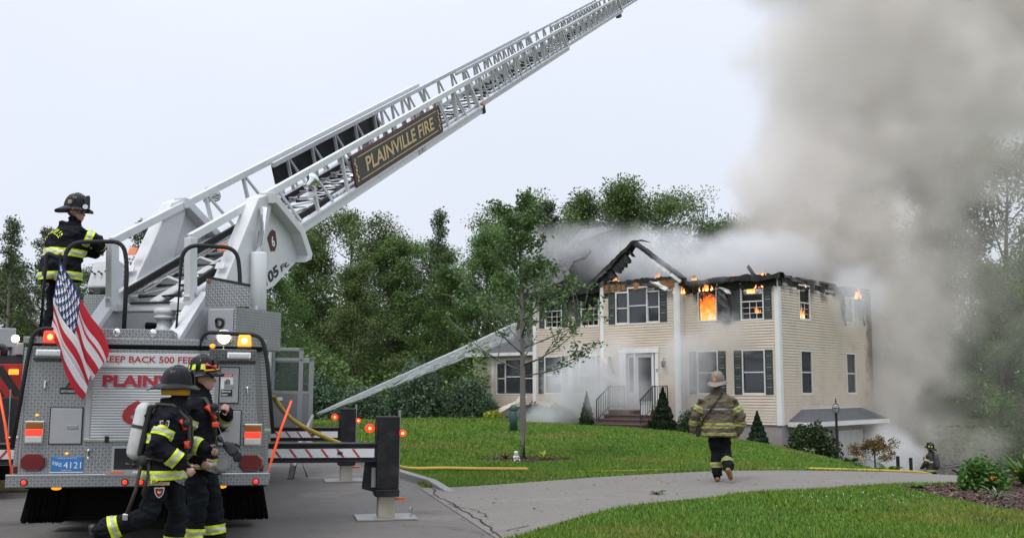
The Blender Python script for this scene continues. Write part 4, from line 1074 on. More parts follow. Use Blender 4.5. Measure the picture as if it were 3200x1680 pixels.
for nm, fn, a0, a1, z0, z1 in WALLS:
    zc = z0; back = MB()
    while zc < z1 - .02:
        zt = min(zc + EXPO, z1)
        segs = [(a0, a1)]
        for oa, ob, oz0, oz1 in OPEN[nm]:
            if oz0 < zt - .02 and oz1 > zc + .02:
                ns = []
                for s, e in segs:
                    if ob <= s or oa >= e: ns.append((s, e)); continue
                    if oa > s: ns.append((s, oa))
                    if ob < e: ns.append((ob, e))
                segs = ns
        # burnt-off boards near the top
        if nm in ('front_right', 'right', 'bump', 'front_left') and zc > 5.25:
            ns = []
            for s, e in segs:
                x = s
                while x < e - .05:
                    w_ = rs.uniform(.3, 1.1)
                    if rs.random() < (.35 if zc < 5.5 else .6): ns.append((x, min(e, x + w_)))
                    x += w_
            segs = ns
        if segs:
            for s, e in segs:
                lo, hi = .036, .003
                BOARDS.append((e - s, [fn(s, lo, zc), fn(e, lo, zc), fn(e, hi, zt + .008), fn(s, hi, zt + .008), fn(s, 0, zc), fn(e, 0, zc)]))
        # sheathing behind
        for s, e in segs if zc > 5.25 else segs:
            back.add([fn(s, -.01, zc), fn(e, -.01, zc), fn(e, -.01, zt), fn(s, -.01, zt), fn(s, -.13, zc), fn(e, -.13, zc), fn(e, -.13, zt), fn(s, -.13, zt)], [(0, 1, 2, 3), (7, 6, 5, 4), (0, 3, 7, 4), (1, 5, 6, 2)])
        zc = zt
    back.build('wall', 'interior_burnt', house)
BOARDS.sort(key=lambda q: -q[0])
_fb = [(0, 1, 2, 3), (4, 5, 1, 0), (0, 3, 4), (1, 5, 2)]
for L_, q in BOARDS[:300]: MB().add(q, _fb).build('siding_board', 'siding', house)
rest = MB()
for L_, q in BOARDS[300:]: rest.add(q, _fb)
rest.build('siding_board', 'siding', house)['kind'] = 'stuff'
# foundation
fd = MB()
fd.box2((-11.4, .06, -2.4), (-3.98, .3, Z0 + .02)); fd.box2((-7.66, -.24, -.6), (-4.04, .06, Z0 + .02)); fd.box2((-3.98, .03, -2.4), (-.03, .3, Z0 + .02)); fd.box2((-.3, .3, -2.4), (-.03, 1.2, Z0 + .02))
fd.box2((-15.4, .66, -.6), (-11.5, .95, .88)); fd.box2((-11.5, 8.2, -2.4), (0, 8.3, 5.0))
fd.build('foundation', 'concrete', house)
# corner boards
for a, y, w_, z0, z1 in ((-.07, -.02, .16, Z0 - .02, 5.7), (-7.62, -.32, .17, Z0 - .02, 5.72), (-4.10, -.32, .2, Z0 - .02, 5.68), (-11.42, -.02, .2, Z0, 5.65), (-7.83, -.02, .17, Z0, 5.6), (-15.42, .58, .16, .8, 3.2), (-14.38, .58, .14, .85, 3.2)):
    MB().box2((a - w_ / 2, y - .02, z0), (a + w_ / 2, y + .05, z1)).build('corner_board', 'trim_white', house)
MB().box2((-.01, -.045, Z0 - .02), (.035, .15, 5.7)).build('corner_board', 'trim_white', house)
MB().box2((-4.0, -.325, Z0), (-3.945, .0, 5.7)).build('corner_board', 'trim_white', house)

def window(fn, a0, a1, z0, z1, muntins=(2, 3), pane=True, burnt=0.0, sash=True):
    fw_ = .055; f = MB()
    def bx_(aa, ab, za, zb, n0, n1, mbx): 
        p = [fn(aa, n0, za), fn(ab, n0, za), fn(ab, n0, zb), fn(aa, n0, zb), fn(aa, n1, za), fn(ab, n1, za), fn(ab, n1, zb), fn(aa, n1, zb)]
        mbx.add(p, [(0, 1, 2, 3), (7, 6, 5, 4), (0, 4, 5, 1), (1, 5, 6, 2), (2, 6, 7, 3), (3, 7, 4, 0)])
    bx_(a0 - fw_, a1 + fw_, z0 - fw_, z0, -.1, .035, f)
    if burnt < .9: bx_(a0 - fw_, a0, z0, z1 - burnt * .5, -.1, .03, f); bx_(a1, a1 + fw_, z0, z1 - burnt * .3, -.1, .03, f)
    if burnt < .4: bx_(a0 - fw_, a1 + fw_, z1, z1 + fw_, -.1, .032, f)
    w_ = f.build('window', 'trim_white', house)
    if sash:
        zm = (z0 + z1) / 2; s = MB()
        bx_(a0, a1, zm - .02, zm + .02, -.06, -.015, s); s.build('sash_rail', 'trim_white', w_)
        for part, (zl, zh) in enumerate(((z0, zm - .02), (zm + .02, z1))):
            nd = -.045 if part == 0 else -.03
            if burnt > 0 and part == 1: continue
            for i in range(1, muntins[0] + 1):
                a = a0 + (a1 - a0) * i / (muntins[0] + 1); m_ = MB(); bx_(a - .009, a + .009, zl, zh, nd - .022, nd - .006, m_); m_.build('muntin', 'trim_white', w_)
            for i in range(1, muntins[1]):
                z = zl + (zh - zl) * i / muntins[1]; m_ = MB(); bx_(a0, a1, z - .009, z + .009, nd - .020, nd - .007, m_); m_.build('muntin', 'trim_white', w_)
            if pane:
                m_ = MB(); bx_(a0, a1, zl, zh, nd - .004, nd, m_); m_.build('pane', 'pane', w_)
    return w_
def shutter(fn, a0, a1, z0, z1):
    b = MB()
    def bx_(aa, ab, za, zb, n0, n1):
        p = [fn(aa, n0, za), fn(ab, n0, za), fn(ab, n0, zb), fn(aa, n0, zb), fn(aa, n1, za), fn(ab, n1, za), fn(ab, n1, zb), fn(aa, n1, zb)]
        b.add(p, [(0, 1, 2, 3), (7, 6, 5, 4), (0, 4, 5, 1), (1, 5, 6, 2), (2, 6, 7, 3), (3, 7, 4, 0)])
    bx_(a0, a1, z0, z1, .01, .03)
    bx_(a0, a0 + .05, z0, z1, .03, .045); bx_(a1 - .05, a1, z0, z1, .03, .045)
    for z in (z0, (z0 + z1) / 2 - .035, z1 - .07): bx_(a0 + .05, a1 - .05, z, z + .07, .03, .045)
    o = b.build('shutter', 'shutter', house)
    sl = MB(); z = z0 + .09
    while z < z1 - .1:
        p = [fn(a0 + .05, .03, z), fn(a1 - .05, .03, z), fn(a1 - .05, .044, z + .0), fn(a0 + .05, .044, z), fn(a0 + .05, .031, z + .035), fn(a1 - .05, .031, z + .035)]
        sl.add(p, [(0, 1, 2, 3), (3, 2, 5, 4)]); z += .045
    k = sl.build('louvre', 'shutter', o); k['kind'] = 'stuff'
f0, fb, fw2 = front_fn(0), front_fn(-.3), front_fn(.6)
for i, (a0, a1, z0, z1) in enumerate(OPEN['front_right']): window(f0, a0, a1, z0, z1, pane=i > 1, burnt=(.6, .3, 0, 0)[i], sash=i > 0, muntins=(2, 3))
for i, (a0, a1, z0, z1) in enumerate(OPEN['bump'][:3]): window(fb, a0, a1, z0, z1, muntins=(1, 3) if i != 1 else (2, 3))
for i, (a0, a1, z0, z1) in enumerate(OPEN['front_left']): window(f0, a0, a1, z0, z1, pane=i > 1, burnt=(.25, .3, 0, 0)[i])
for i, (a0, a1, z0, z1) in enumerate(OPEN['right']): window(right_fn, a0, a1, z0, z1, pane=i > 1, burnt=(.3, .8, 0, 0)[i], sash=i != 1)
for i, (a0, a1, z0, z1) in enumerate(OPEN['wing']): window(fw2, a0, a1, z0, z1, muntins=(1, 2) if i != 1 else (2, 2))
for fn, a0, a1, z0, z1 in ((f0, -3.74, -3.43, 1.42, 3.03), (f0, -2.5, -2.18, 1.42, 3.03), (f0, -1.83, -1.52, 1.42, 3.03), (f0, -.57, -.27, 1.42, 3.03), (f0, -2.48, -2.2, 4.2, 5.4), (f0, -1.82, -1.52, 4.15, 5.25), (f0, -.56, -.25, 4.15, 5.45),
                           (fb, -7.28, -6.96, 4.2, 5.42), (fb, -4.84, -4.52, 4.2, 5.36), (f0, -11.2, -10.9, 1.42, 2.98), (f0, -9.92, -9.62, 1.42, 2.98), (f0, -9.35, -9.06, 1.42, 2.98), (f0, -8.12, -7.95, 1.42, 2.98), (f0, -9.22, -8.94, 4.2, 5.55), (f0, -9.9, -9.62, 4.2, 5.5), (f0, -11.15, -10.87, 4.2, 5.5)):
    shutter(fn, a0, a1, z0, z1)
# front door with sidelights, lamp, house number
def bxl(x0, x1, y0, y1, z0, z1, name, m, parent=house, bevel=0.0): return MB().box2((x0, y0, z0), (x1, y1, z1)).build(name, m, parent, bevel=bevel)
ds = MB(); ds.box2((-6.78, -.36, .82), (-6.45, -.27, 3.02)); ds.box2((-5.08, -.36, .82), (-4.93, -.27, 3.02)); ds.box2((-6.82, -.38, 3.02), (-4.9, -.27, 3.2)); ds.box2((-6.08, -.345, .85), (-6.02, -.2, 3.02)); ds.box2((-5.22, -.345, .85), (-5.16, -.2, 3.02)); ds.build('door_surround', 'trim_white', house)
dr = bxl(-6.02, -5.22, -.26, -.2, .86, 3.0, 'front_door', 'door_white'); bxl(-5.92, -5.32, -.27, -.262, 1.15, 2.85, 'storm_glass', 'pane', dr)
sd_ = bxl(-6.45, -6.08, -.25, -.2, .86, 3.0, 'sidelight', 'door_white'); bxl(-6.36, -6.16, -.262, -.252, 1.5, 2.85, 'sidelight_pane', 'pane', sd_); bxl(-5.16, -5.08, -.25, -.2, .86, 3.0, 'sidelight', 'door_white')
lettering('23', lambda a, b: Vector((-5.055 + a, -.363, 2.28 + b)), .11, .12, 'black_print', house, .02)
wl_ = MB(); wl_.tube([(-4.62, -.31, 2.75), (-4.62, -.45, 2.82), (-4.62, -.48, 2.7)], .018, 6); wl_.lathe([(.02, 2.42), (.075, 2.5), (.09, 2.64), (.05, 2.7), (.01, 2.74)], 8, M=Matrix.Translation((-4.62, -.48, 0))); wl_.build('wall_lamp', 'iron', house)
# porch, brick steps, railings
steps = [(-.3, -1.35, .82), (-1.35, -1.66, .655), (-1.66, -1.97, .49), (-1.97, -2.28, .325)]
for y1, y0, zt in steps:
    st = bxl(-6.6, -4.4, y0, y1, -.5, zt - .05, 'step', 'brick_dark'); bxl(-6.63, -4.37, y0 - .03, y1, zt - .05, zt, 'tread', 'brick_dark', st, bevel=.01)
for x in (-6.5, -4.5):
    path = [(x, -.42, 1.72), (x, -1.42, 1.72), (x, -2.25, 1.22)]
    rl_ = MB(); rl_.tube(path, .022, 8); rl_.tube([(p[0], p[1], p[2] - .78) for p in path], .016, 6); rl_ = rl_.build('stair_rail', 'iron', house)
    y = -.42
    while y > -2.28:
        zt = 1.72 if y > -1.42 else 1.72 - (-1.42 - y) * .6
        post = abs(y + .42) < .01 or abs(y + 1.44) < .06 or y < -2.2
        MB().bar((x, y, zt - (.9 if post else .78)), (x, y, zt), .03 if post else .016, .03 if post else .016).build('baluster', 'iron', rl_); y -= .115
# interior floors and partitions seen through the burnt openings
it = MB()
it.box2((-11.3, .3, .5), (-.2, 8.1, .6)); it.box2((-11.3, .2, 3.2), (-.2, 8.1, 3.35)); it.box2((-11.3, 3.3, .6), (-.3, 3.4, 5.4)); it.box2((-4.05, .2, .6), (-3.95, 8.1, 5.3)); it.box2((-7.75, .2, .6), (-7.65, 8.1, 5.3)); it.box2((-2.06, .2, 3.4), (-1.98, 3.2, 5.2))
it.box2((-11.5, .14, .6), (-11.38, 8.2, 5.4)); it.box2((-15.3, 1.6, .8), (-11.6, 1.7, 3.1))
it.build('interior_wall', 'interior_burnt', house)

# charred eaves, rakes and roof remains: ragged ribbons with depth
def ragged(pa, pb, h0, h1, depth, dirn, name, m, n_=26, amp=.5, seed=0, parent=house, up=Vector((0, 0, 1)), hole=0.0):
    r_ = random.Random(seed); pa, pb = Vector(pa), Vector(pb); dirn = Vector(dirn); b = MB(); prev = None
    lo = hi = 0; cols = []
    for i in range(n_ + 1):
        t = i / n_; lo = .6 * lo + r_.uniform(-1, 1) * .6; hi = .6 * hi + r_.uniform(-1, 1) * .6
        p = pa.lerp(pb, t); j = dirn * r_.uniform(-.03, .03)
        a = p - up * (h0 * (1 + amp * lo)) + j; c = p + up * (h1 * (1 + amp * hi)) + j
        cols.append((a, c, a + dirn * depth, c + dirn * depth * .9))
    for q in cols: b.v += [tuple(v) for v in q]
    for i in range(n_):
        if r_.random() < hole: continue
        k, l = 4 * i, 4 * i + 4
        b.f += [(k, l, l + 1, k + 1), (k + 1, l + 1, l + 3, k + 3), (k + 3, l + 3, l + 2, k + 2), (k + 2, l + 2, l, k)]; b.m += [0] * 4
    return b.build(name, m, parent)
ragged((-4.1, -.32, 5.62), (.25, -.32, 5.66), .10, .09, .35, (0, 1, 0), 'charred_eave', 'char', 40, .7, 1)
ragged((-4.1, -.05, 5.45), (.1, -.05, 5.5), .2, .2, .16, (0, 1, 0), 'charred_header', 'char', 36, .6, 2, hole=.1)
ragged((-.0, -.02, 5.5), (.0, 8.3, 5.5), .14, .2, .16, (-1, 0, 0), 'charred_header', 'char', 50, .6, 3, hole=.12)
ragged((-11.8, -.34, 5.6), (-7.7, -.34, 5.66), .14, .12, .35, (0, 1, 0), 'charred_eave', 'char', 34, .5, 4)
ragged((-11.5, -.05, 5.5), (-7.72, -.05, 5.5), .25, .2, .16, (0, 1, 0), 'charred_header', 'char', 30, .6, 5)
ragged((-7.6, -.33, 5.62), (-4.1, -.33, 5.66), .10, .2, .12, (0, 1, 0), 'burnt_sheathing', 'osb', 30, .8, 6)
ragged((-7.5, -.36, 5.84), (-4.1, -.36, 5.88), .06, .08, .1, (0, 1, 0), 'charred_edge', 'char', 40, .9, 7)
# gable rakes
ap = Vector((-5.95, -.55, 7.42)); gl_, gr_ = Vector((-8.2, -.55, 5.78)), Vector((-3.72, -.55, 5.80))
upl = Vector((-.59, 0, .81)); upr = Vector((.6, 0, .8))
ragged(gl_, ap, .10, .05, .45, (0, 1, 0), 'charred_rake', 'char', 30, .55, 8, up=upl); ragged(ap, gr_, .075, .05, .45, (0, 1, 0), 'charred_rake', 'char', 30, .4, 9, up=upr)
ragged(gl_.lerp(ap, .25) + Vector((.1, .1, -.16)), ap + Vector((0, .1, -.2)), .22, .05, .15, (0, 1, 0), 'hanging_char', 'char', 26, 1.0, 10, up=upl, hole=.15)
ragged(gl_ + Vector((.02, -.03, -.10)), gl_.lerp(ap, .42) + Vector((.02, -.03, -.12)), .06, .05, .05, (0, 1, 0), 'rake_board', 'char_grey', 12, .3, 11, up=upl)
ragged(ap.lerp(gr_, .42) + Vector((0, -.03, -.14)), gr_ + Vector((0, -.03, -.12)), .07, .05, .05, (0, 1, 0), 'rake_board', 'trim_white', 14, .15, 12, up=upr)
MB().tube([ap + Vector((.05, 0, 0)), ap + Vector((.4, .1, .02)), ap + Vector((.8, .1, -.1))], [.05, .04, .01], 6).build('burnt_stub', 'char', house)
# roof remnant over the left end: two slopes of charred decking with ragged right edge
def slope(xa, xb, y0, z0, y1, z1, m, seed):
    r_ = random.Random(seed); b = MB(); nx, ny = 14, 16
    for j in range(ny + 1):
        t = j / ny; e = xb + .5 * math.sin(j * 1.1 + seed) + r_.uniform(-.35, .35) + (.9 * (1 - t))
        for i in range(nx + 1):
            x = xa + (e - xa) * i / nx
            b.v.append((x, y0 + (y1 - y0) * t, z0 + (z1 - z0) * t + .06 * noise.noise(Vector((x * 1.7, t * 9, seed))) - .03 * (i == nx)))
    for j in range(ny):
        for i in range(nx):
            if r_.random() < .035 and i > 2: continue
            k = j * (nx + 1) + i; b.f.append((k, k + 1, k + nx + 2, k + nx + 1)); b.m.append(0)
    o = b.build('burnt_roof', m, house); s_ = o.modifiers.new('thick', 'SOLIDIFY'); s_.thickness = .12
slope(-12.0, -10.9, -.35, 5.74, 4.15, 9.05, 'char_grey', 4); slope(-12.0, -11.2, 8.6, 5.7, 4.15, 9.05, 'char', 9)
gbl = MB(); gbl.prism([(.05, 5.6), (8.25, 5.6), (4.15, 8.85)], lambda a, b, t: Vector((t, a, b)), -11.5, -11.38); gbl.build('gable_end', 'siding', house)
# burnt rafters and studs sticking up
r_ = random.Random(12)
for k in range(16):
    x = r_.uniform(-9.5, -.2); y = r_.uniform(.6, 7.5); z = 5.3; L_ = r_.uniform(.5, 1.5); a = r_.uniform(-.7, .7); t_ = r_.uniform(-.5, .5)
    MB().bar((x, y, z), (x + a * L_, y + t_ * L_, z + L_ * .75), .05, .14).build('burnt_rafter', 'char', house)
# hanging scraps of melted siding
def scrap(pts, w, m, name='hanging_siding'):
    b = MB(); n_ = len(pts)
    for i, p in enumerate(pts):
        p = Vector(p); d = .06 * math.sin(i * 2.3); ww = w * (1 - .35 * math.sin(i * 1.7) ** 2)
        b.v += [tuple(p + Vector((-ww / 2, d, 0))), tuple(p + Vector((0, -.08 - d, .02))), tuple(p + Vector((ww / 2, d * .5, 0)))]
    for i in range(n_ - 1):
        k = 3 * i; b.f += [(k, k + 1, k + 4, k + 3), (k + 1, k + 2, k + 5, k + 4)]; b.m += [0, 0]
    o = b.build(name, m, house); s_ = o.modifiers.new('thick', 'SOLIDIFY'); s_.thickness = .012
scrap([(-5.0, -.42, 5.74), (-4.75, -.5, 5.6), (-4.5, -.5, 5.5), (-4.4, -.45, 5.36)], .35, 'trim_white'); scrap([(-5.6, -.42, 5.68), (-5.2, -.5, 5.62), (-4.95, -.45, 5.52)], .3, 'siding')
scrap([(-2.25, -.14, 5.3), (-2.2, -.2, 5.1), (-2.14, -.17, 4.85), (-2.05, -.12, 4.6), (-2.12, -.12, 4.35), (-2.02, -.1, 4.1)], .42, 'char_grey'); scrap([(-2.5, -.16, 5.32), (-2.2, -.26, 5.36), (-1.95, -.2, 5.26), (-1.9, -.16, 5.12)], .25, 'trim_white')
scrap([(-7.55, -.40, 2.85), (-7.35, -.5, 2.6), (-7.45, -.45, 2.3), (-7.3, -.42, 2.0)], .4, 'siding'); scrap([(-7.2, -.42, 2.9), (-7.05, -.5, 2.5), (-6.92, -.45, 2.2)], .12, 'char_grey')
for y_, z_ in ((5.3, 5.2), (5.45, 4.9), (6.9, 5.2), (7.3, 5.0), (7.7, 5.1)):
    b = MB(); q = [(.05, y_, z_ + .3), (.1, y_ + .05, z_), (.06, y_ + .02, z_ - .4), (.09, y_ + .08, z_ - .8)]
    for i, p in enumerate(q): w_ = .2 - .05 * i; b.v += [(p[0], p[1] - w_ / 2, p[2]), (p[0] + .05, p[1], p[2]), (p[0], p[1] + w_ / 2, p[2])]
    for i in range(3): k = 3 * i; b.f += [(k, k + 1, k + 4, k + 3), (k + 1, k + 2, k + 5, k + 4)]; b.m += [0, 0]
    b.build('melted_strip', 'char_grey', house)
scrap([(-12.0, -.1, 1.3), (-12.1, -.35, 1.1), (-12.5, -.8, .8), (-12.9, -1.1, .5)], .5, 'siding', 'fallen_siding')
# garage: pent roof, doors, lower wall on the right side
pr = MB(); rdg = [(.02, 1.6, .88), (.02, 7.0, .88)]; ev = [(.85, .45, .44), (.85, 7.6, .44)]
pr.add([rdg[0], rdg[1], ev[1], ev[0], (.02, .45, .44), (.02, 7.6, .44)], [(0, 3, 2, 1), (0, 4, 3), (1, 2, 5), (3, 4, 5, 2)]); pr = pr.build('pent_roof', 'shingle', house)
MB().box2((.03, .40, .27), (.90, 7.65, .435)).build('pent_fascia', 'trim_white', pr)
MB().bar((.02, 1.6, .9), (.02, 7.0, .9), .05, .05).build('roof_flashing', 'trim_white', pr)
gw = MB(); gw.box2((-.2, 1.2, -2.3), (0.0, 1.75, .34)); gw.box2((-.2, 4.25, -2.3), (0, 4.75, .34)); gw.box2((-.2, 7.25, -2.3), (0, 8.3, .34)); gw.box2((-.2, 1.75, .0), (0, 7.25, .34)); gw.build('garage_wall', 'concrete', house)
for y_ in (1.75, 4.75):
    gd = MB().box2((-.16, y_, -2.2), (-.08, y_ + 2.5, 0.0)).build('garage_door', 'door_white', house)
    for k in range(4):
        for c_ in range(4): MB().box2((-.08, y_ + .1 + c_ * .6, -2.12 + k * .54), (-.065, y_ + .6 + c_ * .6, -1.7 + k * .54)).build('door_panel', 'door_white', gd, bevel=.01)
# wing roof
wr = MB(); e = [(-15.8, .3, 3.22), (-11.4, .3, 3.22), (-11.4, 5.2, 3.22), (-15.8, 5.2, 3.22)]
wr.add(e + [(-14.0, 2.7, 4.6), (-11.4, 2.7, 4.6)], [(0, 1, 5, 4), (0, 4, 3), (3, 4, 5, 2), (0, 3, 2, 1)]); wr = wr.build('wing_roof', 'shingle', house)
MB().box2((-15.84, .26, 3.08), (-11.4, .34, 3.22)).build('gutter', 'trim_white', wr); MB().box2((-15.5, .73, .6), (-15.36, 5, 3.1)).build('wing_end', 'siding', house)

# ------------------------------------------------------------------ flames
def flame(lx, ly, z, w, h, n_, label, m='flame', depth=.25, seed=1, spread=1.0):
    r_ = random.Random(seed); b = MB()
    for k in range(n_):
        x = r_.uniform(-w / 2, w / 2); y = r_.uniform(-depth / 2, depth / 2); hh = h * r_.uniform(.35, 1.0) * (1 - .4 * abs(x) / (w / 2 + .01)); rr = hh * r_.uniform(.13, .24)
        ph = r_.uniform(0, 6); base = len(b.v); nn = 7; rings = 7
        for i in range(rings + 1):
            t = i / rings; rad = rr * (math.sin(math.pi * min(1, .22 + t * .78)) ** .8) * (1 - t * .55) + .003
            cx_ = x + .14 * hh * math.sin(ph + t * 4.2) * t + r_.uniform(-.01, .01); cy_ = y + .08 * hh * math.cos(ph + t * 3) * t
            for j in range(nn):
                a = 6.2832 * j / nn; q = 1 + .3 * math.sin(3 * a + ph + t * 5); b.v.append((cx_ + rad * q * math.cos(a), cy_ + rad * q * math.sin(a) * .6, t * hh))
        for i in range(rings):
            for j in range(nn): b.f.append((base + i * nn + j, base + i * nn + (j + 1) % nn, base + (i + 1) * nn + (j + 1) % nn, base + (i + 1) * nn + j)); b.m.append(0)
    p = hw(lx, ly, z); o = b.build('flame', m, None, smooth=True, loc=p, rot=(0, 0, -HA)); setp(o, label, 'flame', 'flames on the burning house')
flame(-2.92, .35, 4.15, .85, 1.5, 34, 'large orange blaze filling the upper window left of the dangling siding', 'flame_room', .5, 1)
flame(-1.3, .3, 5.15, .3, .45, 7, 'flame in the top left corner of the upper front window by the house corner', seed=2)
flame(-.75, -.05, 5.3, .4, .3, 6, 'flame licking the eave above the upper front window by the house corner', seed=3)
flame(-4.0, -.2, 5.25, .55, .45, 9, 'flames at the eave right beside the white gable board', seed=4)
flame(-.55, -.25, 5.72, .35, .22, 5, 'small flames on the charred eave near the house corner', seed=5)
flame(-2.3, -.25, 5.68, .2, .2, 3, 'small lone flame on the middle of the charred front eave', seed=6)
flame(.0 - .25, 2.1, 4.25, .35, .5, 8, 'fire inside the upper side window nearest the house corner', depth=.5, seed=7)
flame(0.02, 2.2, 5.42, .16, .28, 3, 'small flame above the upper side window nearest the house corner', seed=8)
flame(0.02, 7.0, 5.3, .35, .7, 8, 'tall flame at the far top corner of the side wall', depth=.4, seed=9)
flame(-5.3, .3, 5.9, .3, .5, 4, 'faint flame inside the open burnt gable', seed=10)
flame(-7.0, -.2, 5.9, .3, .3, 4, 'small flame on the left slope of the burnt gable', seed=11)
flame(-3.3, -.25, 5.7, .3, .28, 5, 'small flames on the charred eave above the blazing window', seed=13)
flame(-1.5, -.25, 5.7, .25, .2, 4, 'tiny flames on the charred eave between the two upper front windows', seed=14)
flame(-2.9, -.05, 5.3, .6, .35, 8, 'flames curling over the top edge of the blazing window', seed=15)
flame(-1.1, .5, 4.4, .4, .3, 4, 'small fire low inside the upper front window by the house corner', 'flame_room', seed=12)
# ------------------------------------------------------------------ trees and plants
def leaf_quads(C, size, rs_, flat=0.35, aspect=.55):
    """rhombic leaves at points C; random tilt, mostly facing up"""
    n = len(C); nrm = rs_.normal(size=(n, 3)); nrm[:, 2] = np.abs(nrm[:, 2]) + flat; nrm /= np.linalg.norm(nrm, axis=1)[:, None]
    t = rs_.normal(size=(n, 3)); t -= nrm * (t * nrm).sum(1)[:, None]; t /= np.linalg.norm(t, axis=1)[:, None]
    b = np.cross(nrm, t); L = (size * rs_.uniform(.6, 1.3, n))[:, None]
    p0 = C - t * L * .5; p2 = C + t * L * .5 - nrm * L * .12; p1 = C + b * L * aspect * .5; p3 = C - b * L * aspect * .5
    return np.stack([p0, p1, p2, p3], 1).reshape(-1, 3), np.arange(4 * n).reshape(-1, 4)

def grow_tree(seed, H, tr, base, crown, n_prim, n_leaf, leaf, upright=.5, cluster=.35, profile='round', top_bare=0.0, wob=.03, n_sec=4):
    r_ = random.Random(seed); rs_ = np.random.RandomState(seed)
    wood = MB(); tips = []
    pts = []; x = y = 0.0
    for i in range(9):
        t = i / 8; x += r_.uniform(-wob, wob) * H * .3; y += r_.uniform(-wob, wob) * H * .3
        pts.append(Vector((x * t, y * t, H * .93 * t)))
    wood.tube(pts, [tr * (1 - .88 * i / 8) + .006 for i in range(9)], 8)
    def on_trunk(t):
        k = min(7, int(t * 8)); return pts[k].lerp(pts[k + 1], t * 8 - k)
    for i in range(n_prim):
        f = (i + .5) / n_prim; t = base / H + (1 - base / H) * f * .97
        p = on_trunk(min(.99, t)); a = i * 2.39996 + r_.uniform(-.4, .4)
        if profile == 'round': pr_ = math.sin(math.pi * (.2 + .75 * f)) ** .7
        elif profile == 'cone': pr_ = (1 - f) ** .8 + .08
        else: pr_ = (.95 - .55 * f) * (0.55 + .45 * math.sin(math.pi * min(1, f * 1.6 + .15)))
        L = crown * pr_ * r_.uniform(.75, 1.15); up = upright * (0.5 + f) + r_.uniform(-.12, .12)
        d = Vector((math.cos(a), math.sin(a), up)).normalized(); q = [p]; cur = p.copy(); dd = d.copy()
        for k in range(4):
            dd = (dd + Vector((r_.uniform(-.18, .18), r_.uniform(-.18, .18), r_.uniform(-.05, .2)))).normalized(); cur = cur + dd * (L / 4); q.append(cur.copy())
        r0 = max(.008, tr * .42 * (1 - .7 * f)); wood.tube(q, [r0, r0 * .75, r0 * .5, r0 * .32, r0 * .12], 5)
        tips += [q[2], q[3], q[4], q[4]]
        for s_ in range(n_sec):
            st = q[1].lerp(q[4], r_.uniform(.1, .95)); d2 = (dd + Vector((r_.uniform(-.9, .9), r_.uniform(-.9, .9), r_.uniform(-.2, .7)))).normalized(); l2 = L * r_.uniform(.25, .5)
            m_ = st + d2 * l2 * .5 + Vector((0, 0, r_.uniform(-.05, .08) * l2)); e = st + d2 * l2; wood.tube([st, m_, e], [r0 * .35 + .003, r0 * .22 + .003, .003], 4)
            tips += [m_, e, e]
    tips.append(pts[-1]); tips.append(pts[-1])
    T = np.array([tuple(v) for v in tips]);
    if top_bare: T = T[(T[:, 2] < H * (1 - top_bare)) | (rs_.rand(len(T)) < .3)]
    w = rs_.uniform(.2, 1.0, len(T)) ** 1.5; w /= w.sum()
    idx = rs_.choice(len(T), n_leaf, p=w)
    bd = rs_.normal(size=(n_leaf, 3)); bd /= np.linalg.norm(bd, axis=1)[:, None]; bd *= (rs_.rand(n_leaf) ** .5)[:, None]
    C = T[idx] + bd * cluster * 1.75 * np.array([1, 1, .7])
    V, F_ = leaf_quads(C, leaf, rs_)
    return wood, V, F_

def tree_proto(name, bark, leafmat, *a, **k):
    w, V, F_ = grow_tree(*a, **k)
    return w.mesh(name + '_trunk', bark, True), np_mesh(name + '_crown', V, F_, leafmat)
def plant_tree(name, protos, x, y, label, scale=1.0, rz=0.0, group=None, sz=None, dz=-.05, cat='tree', parts=('trunk', 'crown'), lean=0.0):
    e = empty(name, G(x, y, dz), (lean, 0, rz), None, (scale, scale, sz or scale))
    for pn, me in zip(parts, protos): link(bpy.data.objects.new(pn, me), e)
    return setp(e, label, cat, group)

FP = [tree_proto('forest_tree', 'bark', 'leaf_forest', 100 + i, 10.0, .16, 1.6, 3.5 + .3 * (i % 3), 32, 30000, .125, upright=.45 + .08 * (i % 3), cluster=.38, profile='round' if i % 2 else 'broad', n_sec=6) for i in range(5)]
FB = [tree_proto('forest_tree', 'bark', 'leaf_forest_bright', 120 + i, 10.0, .15, 1.2, 2.9, 30, 30000, .12, upright=.5, cluster=.36, n_sec=6) for i in range(2)]
FS = [tree_proto('sparse_tree', 'bark_grey', 'leaf_pale', 140 + i, 10.0, .14, 4.4, 1.9, 18, 4200, .13, upright=1.1, cluster=.22, profile='broad', n_sec=5) for i in range(2)]
WOODS = 'trees of the wood behind the truck and house'
